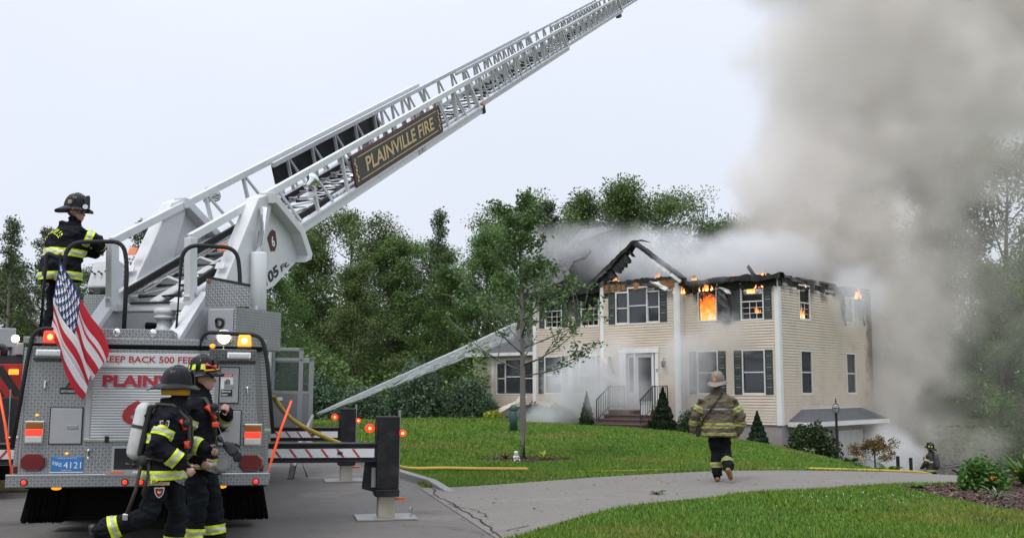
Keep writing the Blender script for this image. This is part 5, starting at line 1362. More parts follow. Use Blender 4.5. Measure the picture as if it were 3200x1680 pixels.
# (x, y, height, prototype, label)
forest = [
 (-22.4, 47, 9.6, FS[0], 'thin half-bare tree poking above the fire engine at the far left'),
 (-20.6, 46, 9.0, FS[1], 'sparse pale tree showing behind the firefighter on the turntable'),
 (-24.0, 50, 7.6, FP[0], 'leafy tree low at the far left edge behind the turntable rails'),
 (-21.5, 50, 7.0, FP[1], 'leafy tree behind the black hoop rails of the truck'),
 (-18.4, 48, 7.0, FB[0], 'bright leafy tree seen between the ladder arms'),
 (-17.0, 48, 9.6, FS[1], 'slender tree with open crown rising behind the left ladder arm'),
 (-13.6, 50, 8.2, FP[2], 'dark tree behind the lower end of the ladder'),
 (-8.4, 37, 5.6, FB[1], 'fresh green tree right beside the tread-plate console box'),
 (-10.6, 54, 9.6, FP[2], 'broad dark tree just right of the ladder lift arm'),
 (-8.6, 56, 10.7, FP[3], 'tall round-topped tree under the sign on the ladder'),
 (-7.4, 50, 7.4, FP[4], 'dark lower tree in front of the round-topped one'),
 (-6.2, 55, 9.4, FP[0], 'rounded tree to the right of the tall round-topped one'),
 (-4.6, 57, 8.8, FP[1], 'dense tree at the foot of the half-bare tall tree'),
 (-3.8, 54, 10.9, FS[0], 'tall half-bare tree with forked upright branches between truck and house'),
 (-3.0, 50, 7.0, FB[0], 'lighter green tree below the half-bare tall tree'),
 (-1.2, 53, 9.3, FP[2], 'dense tree left of the young lawn tree'),
 (0.6, 58, 11.4, FP[3], 'tall tree behind the crown of the young lawn tree'),
 (2.2, 57, 11.9, FS[1], 'bare-tipped tree sticking out above the young lawn tree'),
 (3.9, 60, 12.6, FP[4], 'big tree rising behind the left end of the burnt roof'),
 (6.4, 61, 13.9, FP[0], 'highest round tree crown above the burnt gable'),
 (8.8, 62, 12.8, FP[1], 'tree crown fading into smoke right of the gable peak'),
 (11.9, 62, 12.2, FP[2], 'small crown peeping out beside the smoke column'),
 (15.5, 60, 13.0, FP[3], 'tree hidden deep in the smoke behind the house'),
 (19.5, 57, 14.5, FP[4], 'hazy tree behind the far corner of the house'),
 (22.4, 54, 15.6, FP[0], 'tallest hazy tree at the right behind the smoke'),
 (25.8, 55, 16.4, FP[1], 'hazy tall tree at the right edge of the picture'),
 (21.6, 47, 9.5, FP[2], 'dark leafy tree right of the far firefighter'),
 (24.4, 46, 10.5, FP[3], 'dark leafy tree at the right edge above the mulch bed'),
 (18.7, 50, 8.0, FB[1], 'lower tree in thin smoke behind the far firefighter'),
 (27.5, 48, 12.0, FP[4], 'big tree cut off by the right edge of the picture'),
]
for i, (x, y, h, pr, lab) in enumerate(forest):
    pal = pr in FS
    plant_tree('tree', pr, x, y, lab, (h / 10.0) * (1.0 if not pal else .95), i * 1.37, WOODS, sz=h / 10.0)
# undergrowth and the deep wood beyond, one mass
rs_ = np.random.RandomState(5)
def mass(n, x0, x1, y0, y1, hmax, leaf, seed):
    r2 = np.random.RandomState(seed); x = r2.uniform(x0, x1, n); y = r2.uniform(y0, y1, n)
    top = hmax * (.62 + .25 * np.sin(x * .55 + 1) * np.cos(y * .4) + .15 * np.sin(x * 1.7 + y))
    z = gz_np(x, y) + r2.rand(n) ** .8 * top
    return leaf_quads(np.c_[x, y, z], leaf, r2)
V, F_ = mass(60000, -36, 40, 63, 72, 8.5, .5, 1)
setp(link(bpy.data.objects.new('woodland', np_mesh('woodland', V, F_, 'leaf_forest'))), 'deep dark wood filling the gaps behind the trees', kind='stuff')
V, F_ = mass(40000, -27, -1, 46, 54, 3.6, .22, 2); V2, F2 = mass(26000, 17, 34, 44, 54, 4.0, .24, 3)
setp(link(bpy.data.objects.new('undergrowth', np_mesh('undergrowth', np.r_[V, V2], np.r_[F_, F2 + len(V)], 'leaf_forest'))), 'low leafy undergrowth at the edge of the wood', kind='stuff')

# young lawn tree
lw, LV, LF = grow_tree(77, 6.3, .078, 2.0, 2.35, 30, 6000, .11, upright=.62, cluster=.12, profile='broad', top_bare=.0, wob=.012, n_sec=6)
plant_tree('young_tree', (lw.mesh('lawn_tree_trunk', 'bark_grey', True), np_mesh('lawn_tree_crown', LV, LF, 'leaf_garden')), .25, 24.4, 'slim young tree on the lawn in front of the house', 1.0, .6, lean=R(0), dz=-.04)

# ---- shrubs
def shrub_mesh(name, seed, rx, ry, h, n, leaf, m, shell=.55, stems=6, cone=False):
    r2 = np.random.RandomState(seed); d = r2.normal(size=(n, 3)); d /= np.linalg.norm(d, axis=1)[:, None]; d[:, 2] = np.abs(d[:, 2])
    rad = (shell + (1 - shell) * r2.rand(n)) * (1 + .14 * np.sin(d[:, 0] * 7 + seed) * np.cos(d[:, 1] * 6))
    if cone:
        t = r2.rand(n) ** 1.4; a = r2.uniform(0, 6.283, n); rr = (1 - t) * (.72 + .28 * r2.rand(n)) * (1 + .1 * np.sin(t * 40)) * np.minimum(1, t * 9 + .55)
        C = np.c_[np.cos(a) * rr * rx, np.sin(a) * rr * ry, t * h]
    else: C = np.c_[d[:, 0] * rx * rad, d[:, 1] * ry * rad, d[:, 2] * h * rad]
    V, F_ = leaf_quads(C, leaf, r2, flat=.25)
    w = MB(); r_ = random.Random(seed)
    for k in range(stems):
        a = r_.uniform(0, 6.28); e = Vector((math.cos(a) * rx * .6, math.sin(a) * ry * .6, h * r_.uniform(.5, .85))) if not cone else Vector((0, 0, h * .95))
        w.tube([(0, 0, -.05), e * .5 + Vector((0, 0, .05)), e], [.02, .014, .004], 5)
        if cone: break
    return w.mesh(name + '_stem', 'bark', True), np_mesh(name + '_foliage', V, F_, m)
SP = ('stem', 'foliage')
def sh_house(name, protos, lx, ly, lab, cat='shrub', s=1.0, grp=None):
    p = hw(lx, ly); return plant_tree(name, protos, p.x, p.y, lab, s, lx * 2.1, grp, None, 0.0, cat, SP)
sh_house('round_shrub', shrub_mesh('yew', 1, .62, .55, .72, 5200, .06, 'leaf_spruce'), -10.44, -1.25, 'round dark evergreen shrub below the left lower window')
sh_house('spreading_shrub', shrub_mesh('juniper', 2, .85, .6, .72, 5200, .07, 'leaf_spruce'), -9.15, -1.35, 'spreading evergreen shrub half lost in smoke left of the steps')
sh_house('conical_spruce', shrub_mesh('spruce', 3, .36, .36, 1.3, 5200, .06, 'leaf_spruce', cone=True), -7.35, -1.75, 'small conical spruce on the left of the front steps', grp='conical spruces along the house')
sh_house('conical_spruce', shrub_mesh('spruce', 4, .56, .56, 1.62, 8000, .065, 'leaf_spruce', cone=True), -3.95, -1.6, 'largest conical spruce on the right of the front steps', grp='conical spruces along the house')
sh_house('conical_spruce', shrub_mesh('spruce', 5, .44, .44, 1.2, 6500, .06, 'leaf_spruce', cone=True), -.35, -1.15, 'conical spruce standing at the right corner of the house', grp='conical spruces along the house')
sh_house('loose_shrub', shrub_mesh('azalea', 6, .55, .45, .95, 2600, .08, 'leaf_shrub'), -3.0, -1.25, 'loose green shrub between spruce and firefighter in tan coat')
sh_house('low_shrub', shrub_mesh('barberry', 7, .5, .4, .5, 2000, .07, 'leaf_maple_bronze'), -1.75, -1.35, 'low yellowish shrub behind the firefighter in tan coat')
sh_house('tall_shrub', shrub_mesh('viburnum', 8, .9, .7, 1.2, 3600, .1, 'leaf_blue_green'), -12.75, -1.9, 'grey-green shrub in front of the bay window')
sh_house('reddish_shrub', shrub_mesh('barberry_red', 9, .6, .5, .75, 2200, .08, 'leaf_red'), -13.6, -2.6, 'reddish shrub at the left end of the house bed')
sh_house('lime_hosta', shrub_mesh('hosta_lime', 10, .4, .35, .32, 420, .2, 'leaf_lime', stems=3), -11.75, -2.3, 'bright lime leafed plant near the fallen siding', 'plant')
sh_house('low_shrub', shrub_mesh('lily_clump', 11, .45, .4, .5, 1100, .12, 'leaf_lily'), -2.35, -1.6, 'green leafy clump left of the yellowish low shrub', 'plant')
bl = [(-6.2, 44.2, 1.3, 1.45, 'big blue-green bush at the lawn edge right of the nearer outrigger'), (-4.0, 45.4, 1.6, 2.5, 'tall blue-green bush in the middle of the lawn edge'), (-1.9, 45.2, 1.35, 1.75, 'blue-green bush at the lawn edge nearest the house'), (-8.4, 45.2, 1.5, 2.1, 'blue-green bush at the lawn edge behind the far outrigger'), (-9.8, 43.5, 1.5, 1.5, 'blue-green bush showing through the cab door')]
bp = [shrub_mesh('bush', 30 + i, 1.0, .9, 1.25, 13000, .095, 'leaf_blue_green', shell=.25) for i in range(2)]
for i, (x, y, w_, h_, lab) in enumerate(bl): plant_tree('big_bush', bp[i % 2], x, y, lab, w_ * .95, i * 2.2, 'bushes along the far lawn edge', h_ / 1.25, -.05, 'bush', SP)
plant_tree('leafy_bush', shrub_mesh('hydrangea', 12, 1.0, .85, 1.22, 4200, .13, 'leaf_shrub', shell=.4), 10.2, 36.4, 'rounded dark leafy bush just left of the lamp post', 1.0, .3, None, None, -.05, 'bush', SP)
def hosta(name, seed, n, L, m, x, y, lab, arch=.5, cat='plant', w=.3, upr=.35):
    r_ = random.Random(seed); b = MB()
    for k in range(n):
        a = r_.uniform(0, 6.28); l = L * r_.uniform(.6, 1.1); u = upr + r_.uniform(-.15, .4); base = len(b.v)
        for i in range(5):
            t = i / 4; d = l * t; z = l * (u * t * 1.6 - arch * t * t * 1.2) + .03; ww = l * w * .5 * math.sin(math.pi * (.12 + .86 * t)) + .002
            c_ = Vector((math.cos(a) * d, math.sin(a) * d, z)); s_ = Vector((-math.sin(a), math.cos(a), 0)) * ww
            b.v += [tuple(c_ - s_ + Vector((0, 0, ww * .3))), tuple(c_), tuple(c_ + s_ + Vector((0, 0, ww * .3)))]
        for i in range(4):
            q = base + 3 * i; b.f += [(q, q + 1, q + 4, q + 3), (q + 1, q + 2, q + 5, q + 4)]; b.m += [0, 0]
    e = empty(name, G(x, y, -.01)); b.build('foliage', m, e, smooth=True); setp(e, lab, cat); return e
hosta('hosta', 1, 60, .42, 'leaf_hosta', 10.95, 34.6, 'white-edged hosta at the foot of the lamp post')
hosta('hosta', 2, 50, .36, 'leaf_lily', 9.0, 25.6, 'green hosta at the driveway edge below the bronze maple')
hosta('hosta', 6, 40, .3, 'leaf_hosta', 9.8, 35.2, 'small pale hosta left of the lamp post under the leafy bush')
hosta('spider_plant', 7, 36, .3, 'leaf_hosta', 7.05, 15.6, 'pale strappy clump in the mulch below the right hand bush', w=.08)
hosta('daylily', 3, 110, .5, 'leaf_lily', 8.35, 17.4, 'daylily clump at the right edge of the mulch bed', w=.09, upr=.7)
hosta('groundcover', 8, 70, .16, 'leaf_lily', 7.75, 15.1, 'low green seedling patch in the mulch', w=.4)
hosta('groundcover', 9, 60, .16, 'leaf_lily', 6.45, 17.0, 'low green patch where the mulch meets the driveway', w=.4)
rb_ = plant_tree('lily_bush', shrub_mesh('lily_bush', 13, .42, .4, .56, 3600, .085, 'leaf_lily', shell=.4), 7.4, 16.9, 'dense bright green bush with small orange flowers in the mulch bed', 1.0, .3, None, None, -.03, 'bush', SP)
def blossoms(parent_loc, spots, m, parent, r=.025):
    for p in spots:
        b = MB()
        for k in range(6):
            a = k * 1.047; d = Vector((math.cos(a), math.sin(a), .55)) * r * 1.7; s_ = Vector((-math.sin(a), math.cos(a), 0)) * r * .5
            q = Vector(p); b.add([q, q + d * .6 - s_, q + d, q + d * .6 + s_], [(0, 1, 2, 3)])
        b.build('flower', m, parent)
r_ = random.Random(4)
blossoms(None, [(r_.uniform(-.3, .42), r_.uniform(-.45, -.3), r_.uniform(.2, .38)) for k in range(6)], 'petal_orange', rb_, .02)
dl = [o for o in COL.objects if o.name == 'daylily'][0]
blossoms(None, [(r_.uniform(-.35, .3), r_.uniform(-.3, .1), r_.uniform(.4, .58)) for k in range(9)], 'petal_orange', dl, .045)
yl = hosta('daylily', 14, 40, .3, 'leaf_lily', 10.75, 33.4, 'small daylilies with yellow flowers below the lamp post', w=.1); blossoms(None, [(-.2, -.1, .28), (0.05, -.15, .3), (.2, -.1, .25), (.1, -.2, .22)], 'petal_yellow', yl, .05)
# bronze laceleaf maple by the garage
mw, MV, MF = grow_tree(55, 1.05, .035, .3, 1.0, 14, 2600, .075, upright=.25, cluster=.09, profile='broad', wob=.05)
plant_tree('bronze_maple', (mw.mesh('bronze_maple_trunk', 'bark', True), np_mesh('bronze_maple_crown', MV, MF, 'leaf_maple_bronze')), 11.5, 33.9, 'low bronze leafed maple spreading right of the lamp post', 1.0, 0, sz=.95)
# plants in the tree ring
hosta('ring_plant', 15, 18, .2, 'leaf_lime', .72, 24.05, 'small yellowish plant at the right of the tree ring', upr=.7); hosta('ring_plant', 16, 18, .2, 'leaf_maple_bronze', -.15, 24.25, 'small brownish plant behind the white garden figure', upr=.7)
# ------------------------------------------------------------------ firefighters
mk('coat_black', (0.009, 0.010, 0.014), 0.85, var=0.4, vscale=7, bump=0.25, bscale=90, spec=0.15)
mk('coat_tan', (0.135, 0.105, 0.068), 0.85, var=0.4, vscale=5, bump=0.3, bscale=70, dirt=(0.06, 0.05, 0.04), dirt_amt=0.7, dscale=4)
mk('pants_black', (0.008, 0.010, 0.012), 0.85, var=0.4, vscale=6, bump=0.25, bscale=90, spec=0.15)
mk('coat_grimy', (0.035, 0.035, 0.03), 0.85, var=0.4, vscale=6, bump=0.3, bscale=70)
mk('skin', (0.52, 0.29, 0.22), 0.5, var=0.1, vscale=20); mk('hair', (0.05, 0.03, 0.02), 0.6, var=0.3, vscale=60)
mk('band_lime', (0.66, 0.78, 0.04), 0.45, var=0.06); mk('band_silver', (0.5, 0.52, 0.5), 0.35, var=0.08, metal=0.2)
mk('band_dirty', (0.34, 0.33, 0.05), 0.6, var=0.25, vscale=15); mk('band_grey', (0.2, 0.21, 0.19), 0.5, var=0.15)
mk('boot_black', (0.02, 0.02, 0.02), 0.5, var=0.3); mk('boot_tan', (0.3, 0.16, 0.05), 0.7, var=0.3)
mk('helmet_black', (0.008, 0.008, 0.010), 0.2, var=0.3, spec=0.22, dirt=(0.03, 0.027, 0.025), dirt_amt=0.2, dscale=9)
mk('helmet_white', (0.23, 0.195, 0.15), 0.4, var=0.2, vscale=14, dirt=(0.09, 0.075, 0.06), dirt_amt=0.9, dscale=9)
mk('tank_grey', (0.56, 0.56, 0.54), 0.45, var=0.1, dirt=(0.3, 0.29, 0.28), dirt_amt=0.4, dscale=8)
mk('strap', (0.05, 0.043, 0.035), 0.8, var=0.3); mk('gear_red', (0.75, 0.07, 0.03), 0.4); mk('glove', (0.012, 0.012, 0.014), 0.7, var=0.3)
mk('hood_yellow', (0.6, 0.33, 0.03), 0.8, var=0.2); mk('patch_tan', (0.36, 0.27, 0.14), 0.7, var=0.1); mk('visor', (0.4, 0.42, 0.4), 0.15, alpha=0.5)

class Body:
    def __init__(s): s.mb = MB(); s.segs = []; s.n = 14; s.hem = -9
    def loft(s, rings, tag, mi, n=None):
        """rings: (centre, rx, ry, X axis, Y axis); closed with caps"""
        n = n or s.n; vs = []; fs = []
        for c, rx, ry, X, Y in rings:
            for j in range(n):
                a = 2 * math.pi * j / n; vs.append(c + X * (math.cos(a) * rx) + Y * (math.sin(a) * ry))
        k = len(rings)
        for i in range(k - 1):
            for j in range(n): fs.append((i * n + j, i * n + (j + 1) % n, (i + 1) * n + (j + 1) % n, (i + 1) * n + j))
        fs.append(tuple(range(n - 1, -1, -1))); fs.append(tuple(range((k - 1) * n, k * n)))
        s.mb.add(vs, fs)
        for (c0, a0, b0, _, _), (c1, a1, b1, _, _) in zip(rings[:-1], rings[1:]): s.segs.append((c0, c1, (a0 + b0) / 2, (a1 + b1) / 2, tag, mi))
    def limb(s, pts, rs, tag, mi, n=None, flat=1.0, round_end=True):
        pts = [Vector(p) for p in pts]; rings = []; X = None
        for i, p in enumerate(pts):
            d = (pts[min(i + 1, len(pts) - 1)] - pts[max(i - 1, 0)]).normalized()
            if X is None: X, Y, _ = frame(d, (0, 1, 0.05))
            else: X = (X - d * X.dot(d)).normalized(); Y = d.cross(X)
            rings.append((p, rs[i], rs[i] * flat, X, Y))
        if round_end:
            d0 = (pts[0] - pts[1]).normalized(); d1 = (pts[-1] - pts[-2]).normalized(); r0, r1 = rings[0], rings[-1]
            rings = [(r0[0] + d0 * r0[1] * .85, r0[1] * .4, r0[2] * .4, r0[3], r0[4]), (r0[0] + d0 * r0[1] * .5, r0[1] * .82, r0[2] * .82, r0[3], r0[4])] + rings + [(r1[0] + d1 * r1[1] * .5, r1[1] * .82, r1[2] * .82, r1[3], r1[4]), (r1[0] + d1 * r1[1] * .85, r1[1] * .4, r1[2] * .4, r1[3], r1[4])]
        s.loft(rings, tag, mi, n)
    def ell(s, c, r, tag, mi, M=None, n=12):
        c = Vector(c); M = M or Matrix.Identity(3); X, Y, Z = M @ Vector((1, 0, 0)), M @ Vector((0, 1, 0)), M @ Vector((0, 0, 1))
        rings = []
        for i in range(1, 8):
            th = math.pi * i / 8; rings.append((c - Z * (math.cos(th) * r[2]), math.sin(th) * r[0], math.sin(th) * r[1], X, Y))
        s.loft(rings, tag, mi, n)
    def hand(s, w, d, palm, side, tag, mi, curl=.5, sc=1.0):
        """wrist w, direction d, palm normal, thumb to `side` (+1/-1 along d x palm)"""
        w, d, palm = Vector(w), Vector(d).normalized(), Vector(palm); palm = (palm - d * palm.dot(d)).normalized(); X = d.cross(palm).normalized() * side
        s.loft([(w - d * .01, .026 * sc, .02 * sc, X, palm), (w + d * .03 * sc, .036 * sc, .018 * sc, X, palm), (w + d * .075 * sc, .041 * sc, .016 * sc, X, palm), (w + d * .095 * sc, .039 * sc, .013 * sc, X, palm)], tag, mi, 10)
        for k, (o_, L_) in enumerate(((.030, .072), (.0105, .08), (-.0095, .075), (-.0285, .058))):
            p = w + d * .088 * sc + X * o_ * sc; a = .25; q = [p]
            for seg in (.44, .32, .24):
                a += curl * (.9 if seg > .4 else 1.1); dd = d * math.cos(a) + palm * math.sin(a); p = p + dd * L_ * seg * sc; q.append(p)
            s.limb(q, [.0092 * sc, .009 * sc, .0085 * sc, .0072 * sc], tag, mi, 8)
        p = w + d * .025 * sc + X * .03 * sc; q = [p]
        for dd in ((d * .6 + X * .75 + palm * .2), (d * .85 + X * .3 + palm * .45), (d * .8 + palm * .6)): p = p + dd.normalized() * .031 * sc; q.append(p)
        s.limb(q, [.0125 * sc, .0115 * sc, .010 * sc, .008 * sc], tag, mi, 8)
    def finish(s, name, mats, voxel, parent, wr=.010, seed=0, smooth=5):
        me = s.mb.mesh(name, mats); ob = bpy.data.objects.new(name, me); COL.objects.link(ob)
        m = ob.modifiers.new('r', 'REMESH'); m.mode = 'VOXEL'; m.voxel_size = voxel
        m = ob.modifiers.new('s', 'SMOOTH'); m.factor = .5; m.iterations = smooth
        out = bpy.data.meshes.new_from_object(ob.evaluated_get(bpy.context.evaluated_depsgraph_get())); bpy.data.objects.remove(ob)
        nv = len(out.vertices); co = np.empty(nv * 3, np.float32); out.vertices.foreach_get('co', co); co = co.reshape(-1, 3).astype(float)
        def nearest(P):
            best = np.full(len(P), 9.0); idx = np.zeros(len(P), int)
            for i, (a, b, ra, rb, tag, mi) in enumerate(s.segs):
                a_, b_ = np.array(a), np.array(b); d = b_ - a_; L2 = max(1e-9, d @ d); t = np.clip(((P - a_) @ d) / L2, 0, 1)
                dist = np.linalg.norm(P - (a_ + t[:, None] * d), axis=1) - (ra + (rb - ra) * t)
                if tag == 'torso': dist = np.where(P[:, 2] < s.hem - .012, dist + 5, dist)
                elif tag.startswith('leg'): dist = np.where(P[:, 2] > s.hem + .002, dist + 5, dist)
                k = dist < best; best[k] = dist[k]; idx[k] = i
            return idx
        vi = nearest(co); nr = np.empty(nv * 3, np.float32); out.vertices.foreach_get('normal', nr); nr = nr.reshape(-1, 3)
        cloth = np.array([sg[5] in (0, 1) for sg in s.segs])[vi]
        disp = np.zeros(nv)
        for i in np.nonzero(cloth)[0]:
            p = Vector(co[i]); q = Vector((p.x * 7, p.y * 7, p.z * 13)) + Vector((seed, 0, 0))
            disp[i] = noise.noise(q) * wr + noise.noise(q * 2.3) * wr * .55 - abs(noise.noise(q * .8 + Vector((3, 3, 3)))) * wr * .8
        co = co + nr * disp[:, None]; out.vertices.foreach_set('co', co.astype(np.float32).ravel())
        nf = len(out.polygons); fc = np.empty(nf * 3, np.float32); out.polygons.foreach_get('center', fc); fi = nearest(fc.reshape(-1, 3).astype(float))
        out.materials.clear()
        for m_ in mats: out.materials.append(MATS[m_])
        out.polygons.foreach_set('material_index', np.array([sg[5] for sg in s.segs], np.int32)[fi]); out.polygons.foreach_set('use_smooth', np.ones(nf, bool)); out.update()
        s.out = out; s.tags = [s.segs[i][4] for i in fi]
        o = bpy.data.objects.new(name, out); link(o, parent); s.obj = o
        return o
    def band(s, p, n_, w, tags, parent, m='band_lime', m2='band_silver', off=.006, name='reflective_band'):
        p, n_ = Vector(p), Vector(n_).normalized(); me = s.out
        sel = [pl for pl, tg in zip(me.polygons, s.tags) if tg in tags and abs((pl.center - p).dot(n_)) < w / 2 + .04]
        par = parent
        for ww, mm, of, nm in ((w, m, off, name), (w * .32, m2, off + .003, 'silver_stripe')):
            bm = bmesh.new(); vm = {}
            for pl in sel:
                vs = []
                for i in pl.vertices:
                    if i not in vm: v = me.vertices[i]; vm[i] = bm.verts.new(v.co + v.normal * of)
                    vs.append(vm[i])
                try: bm.faces.new(vs)
                except ValueError: pass
            for sgn in (1, -1):
                g = bm.verts[:] + bm.edges[:] + bm.faces[:]
                if g: bmesh.ops.bisect_plane(bm, geom=g, plane_co=p + n_ * sgn * ww / 2, plane_no=n_ * sgn, clear_outer=True)
            # drop stray slivers cut off from the main strip
            bm.verts.index_update(); seen = set(); comps = []
            for v in bm.verts:
                if v in seen: continue
                st = [v]; seen.add(v); cp = []
                while st:
                    u = st.pop(); cp.append(u)
                    for e_ in u.link_edges:
                        w2 = e_.other_vert(u)
                        if w2 not in seen: seen.add(w2); st.append(w2)
                comps.append(cp)
            comps.sort(key=len)
            for cp in comps[:-1]: bmesh.ops.delete(bm, geom=cp, context='VERTS')
            if len(bm.faces):
                nm_me = bpy.data.meshes.new(nm); bm.to_mesh(nm_me); nm_me.materials.append(MATS[mm]); nm_me.polygons.foreach_set('use_smooth', [True] * len(nm_me.polygons))
                par = link(bpy.data.objects.new(nm, nm_me), par)
            bm.free()

def helmet(parent, loc, rot, m='helmet_black', sc=1.0, shield=True, shield_m='black_print', trap=None, brim_back=.10):
    """leather-style helmet: ridged dome, wide brim long at the back, front shield"""
    e = MB(); n = 48; rings = 10
    for i in range(rings + 1):
        ph = (i / rings) * math.pi / 2
        for j in range(n):
            a = 2 * math.pi * j / n; rid = 1 + .07 * max(0, math.cos(a * 8)) ** 4 * math.cos(ph) ** .3 - .02
            e.v.append((math.cos(a) * .114 * math.cos(ph) ** .8 * rid, math.sin(a) * .143 * math.cos(ph) ** .8 * rid, .012 + .162 * math.sin(ph) * (1 + .02 * (rid - 1) * 20)))
    for i in range(rings):
        for j in range(n): e.f.append((i * n + j, i * n + (j + 1) % n, (i + 1) * n + (j + 1) % n, (i + 1) * n + j)); e.m.append(0)
    h = e.build('helmet', m, parent, smooth=True); h.location = loc; h.rotation_euler = rot; h.scale = (sc,) * 3
    b = MB()
    for k, (t, dz) in enumerate(((0, .012), (.35, .010), (.8, .0), (1, -.004), (1.0, -.012), (.3, .0), (0, .0))):
        for j in range(n):
            a = 2 * math.pi * j / n; out = .036 + (.018 * max(0, math.sin(a)) + brim_back * .62 * max(0, -math.sin(a)) ** 1.5)
            dr = -.022 * t * abs(math.cos(a)) ** 2 + .006 * t * math.sin(a * 5) - .045 * t * max(0, -math.sin(a)) ** 2 - .012 * t * max(0, math.sin(a))
            b.v.append((math.cos(a) * (.119 + out * t * .9), math.sin(a) * (.144 + out * t), dz + dr))
    for i in range(6):
        for j in range(n): b.f.append((i * n + j, i * n + (j + 1) % n, (i + 1) * n + (j + 1) % n, (i + 1) * n + j)); b.m.append(0)
    b.build('brim', m, h, smooth=True)
    if shield:
        q = MB(); prof = [(-.05, .02), (.05, .02), (.058, .1), (.04, .145), (0, .16), (-.04, .145), (-.058, .1)]
        q.prism(prof, lambda a, c, t: Vector((a, .15 - a * a * 6 + t - c * .12, c)), 0, .006); q.build('front_shield', shield_m, h)
    tb = MB()
    for a in (0, math.pi / 2): tb.tube([(math.cos(a) * .1 * math.cos(t), math.sin(a) * .12 * math.cos(t), .018 + .16 * math.sin(t)) for t in np.linspace(.3, math.pi - .3, 9)], .008, 6)
    tb.build('crest', m, h, smooth=True)
    if trap:
        for a in trap:
            M = Matrix.Rotation(R(a), 4, 'Z'); t_ = MB(); t_.add([M @ Vector((x, .137 - (z - .03) * .25, z)) for x, z in ((-.024, .035), (.024, .035), (.018, .085), (-.018, .085))], [(0, 1, 2, 3)]); t_.build('reflective_mark', 'band_lime', h)
    return h

def head(B, c, yaw, pitch=0.0, mi=2, hood=False):
    M = Matrix.Rotation(yaw, 3, 'Z') @ Matrix.Rotation(pitch, 3, 'X'); c = Vector(c)
    def P(x, y, z): return c + M @ Vector((x, y, z))
    B.ell(P(0, -.012, .03), (.076, .095, .105), 'head', mi, M); B.ell(P(0, .028, -.045), (.06, .066, .075), 'head', mi, M); B.ell(P(0, .055, -.085), (.034, .034, .032), 'head', mi, M)
    if not hood:
        B.limb([P(0, .088, .022), P(0, .106, -.012), P(0, .112, -.024)], [.012, .014, .016], 'head', mi, 8); B.ell(P(0, .086, .035), (.055, .018, .014), 'head', mi, M)
        B.ell(P(0, .092, -.058), (.026, .014, .012), 'head', mi, M); B.ell(P(.078, -.012, .0), (.012, .026, .036), 'head', mi, M); B.ell(P(-.078, -.012, .0), (.012, .026, .036), 'head', mi, M)
    return P, M

def torso(B, pel, chest, neck, wid=1.0, dep=1.0, hem=.80, mi=0, tw=0.0):
    """bulky coat: rings from hem to collar along pelvis -> chest -> neck"""
    pel, chest, neck = Vector(pel), Vector(chest), Vector(neck); X = Vector((1, 0, 0)); rings = []
    hemc = Vector((pel.x, pel.y, hem)); mid = pel.lerp(chest, .45)
    X2 = Matrix.Rotation(tw, 3, 'Z') @ X; Y1 = Vector((0, 1, 0)); Y2 = Matrix.Rotation(tw, 3, 'Z') @ Y1
    for c, rx, ry, x_, y_ in ((hemc, .20, .14, X, Y1), (hemc + Vector((0, 0, .004)), .236, .178, X, Y1), (hemc + Vector((0, 0, .08)), .24, .18, X, Y1), (pel + Vector((0, 0, .06)), .225, .168, X, Y1), (mid, .226, .165, X, Y1),
                              (chest - Vector((0, 0, .10)), .238, .168, X2, Y2), (chest + Vector((0, 0, .03)), .236, .155, X2, Y2), (chest + Vector((0, 0, .11)), .19, .125, X2, Y2), (neck - Vector((0, 0, .01)), .115, .105, X2, Y2), (neck + Vector((0, -.01, .035)), .098, .1, X2, Y2), (neck + Vector((0, -.012, .055)), .088, .09, X2, Y2)):
        rings.append((c, rx * wid, ry * dep, x_, y_))
    B.loft(rings, 'torso', mi, 20); B.hem = hem

def leg(B, hip, knee, ank, toe, tag, pm=1, bm_=3, wid=1.0):
    hip, knee, ank = Vector(hip), Vector(knee), Vector(ank)
    B.limb([hip, hip.lerp(knee, .5), knee, knee.lerp(ank, .45), knee.lerp(ank, .88)], [.125 * wid, .112 * wid, .096 * wid, .094 * wid, .10 * wid], tag, pm, round_end=True)
    t = Vector(toe).normalized()
    d = (ank - knee).normalized(); f = (t - d * t.dot(d)); 
    heel = ank + d * .05 - t * .05
    B.limb([knee.lerp(ank, .8), ank, ank + d * .04], [.07, .062, .06], tag + '_boot', bm_, 10)
    B.limb([heel, ank + d * .055 + t * .06, ank + d * .062 + t * .15, ank + d * .066 + t * .19], [.044, .05, .045, .034], tag + '_boot', bm_, 10, flat=.9)
def arm(B, sh, el, wr, tag, mi=0, wid=1.0):
    sh, el, wr = Vector(sh), Vector(el), Vector(wr)
    B.limb([sh, sh.lerp(el, .5), el, el.lerp(wr, .5), wr], [.078 * wid, .086 * wid, .080 * wid, .074 * wid, .066 * wid], tag, mi)
def sleeve_band(B, a, b, t, w, tag, par, **k):
    a, b = Vector(a), Vector(b); B.band(a.lerp(b, t), b - a, w, (tag,), par, **k)
def eyes(P, M, parent):
    for s_ in (-1, 1): MB().sphere(P(.03 * s_, .083, .012), .011, 8).build('eye', 'black_print', parent)
def curved(parent, pts, w, m, name, th=.006, nrm=(0, -1, 0)):
    return MB().tube(pts, w / 2, 6).build(name, m, parent, smooth=True)

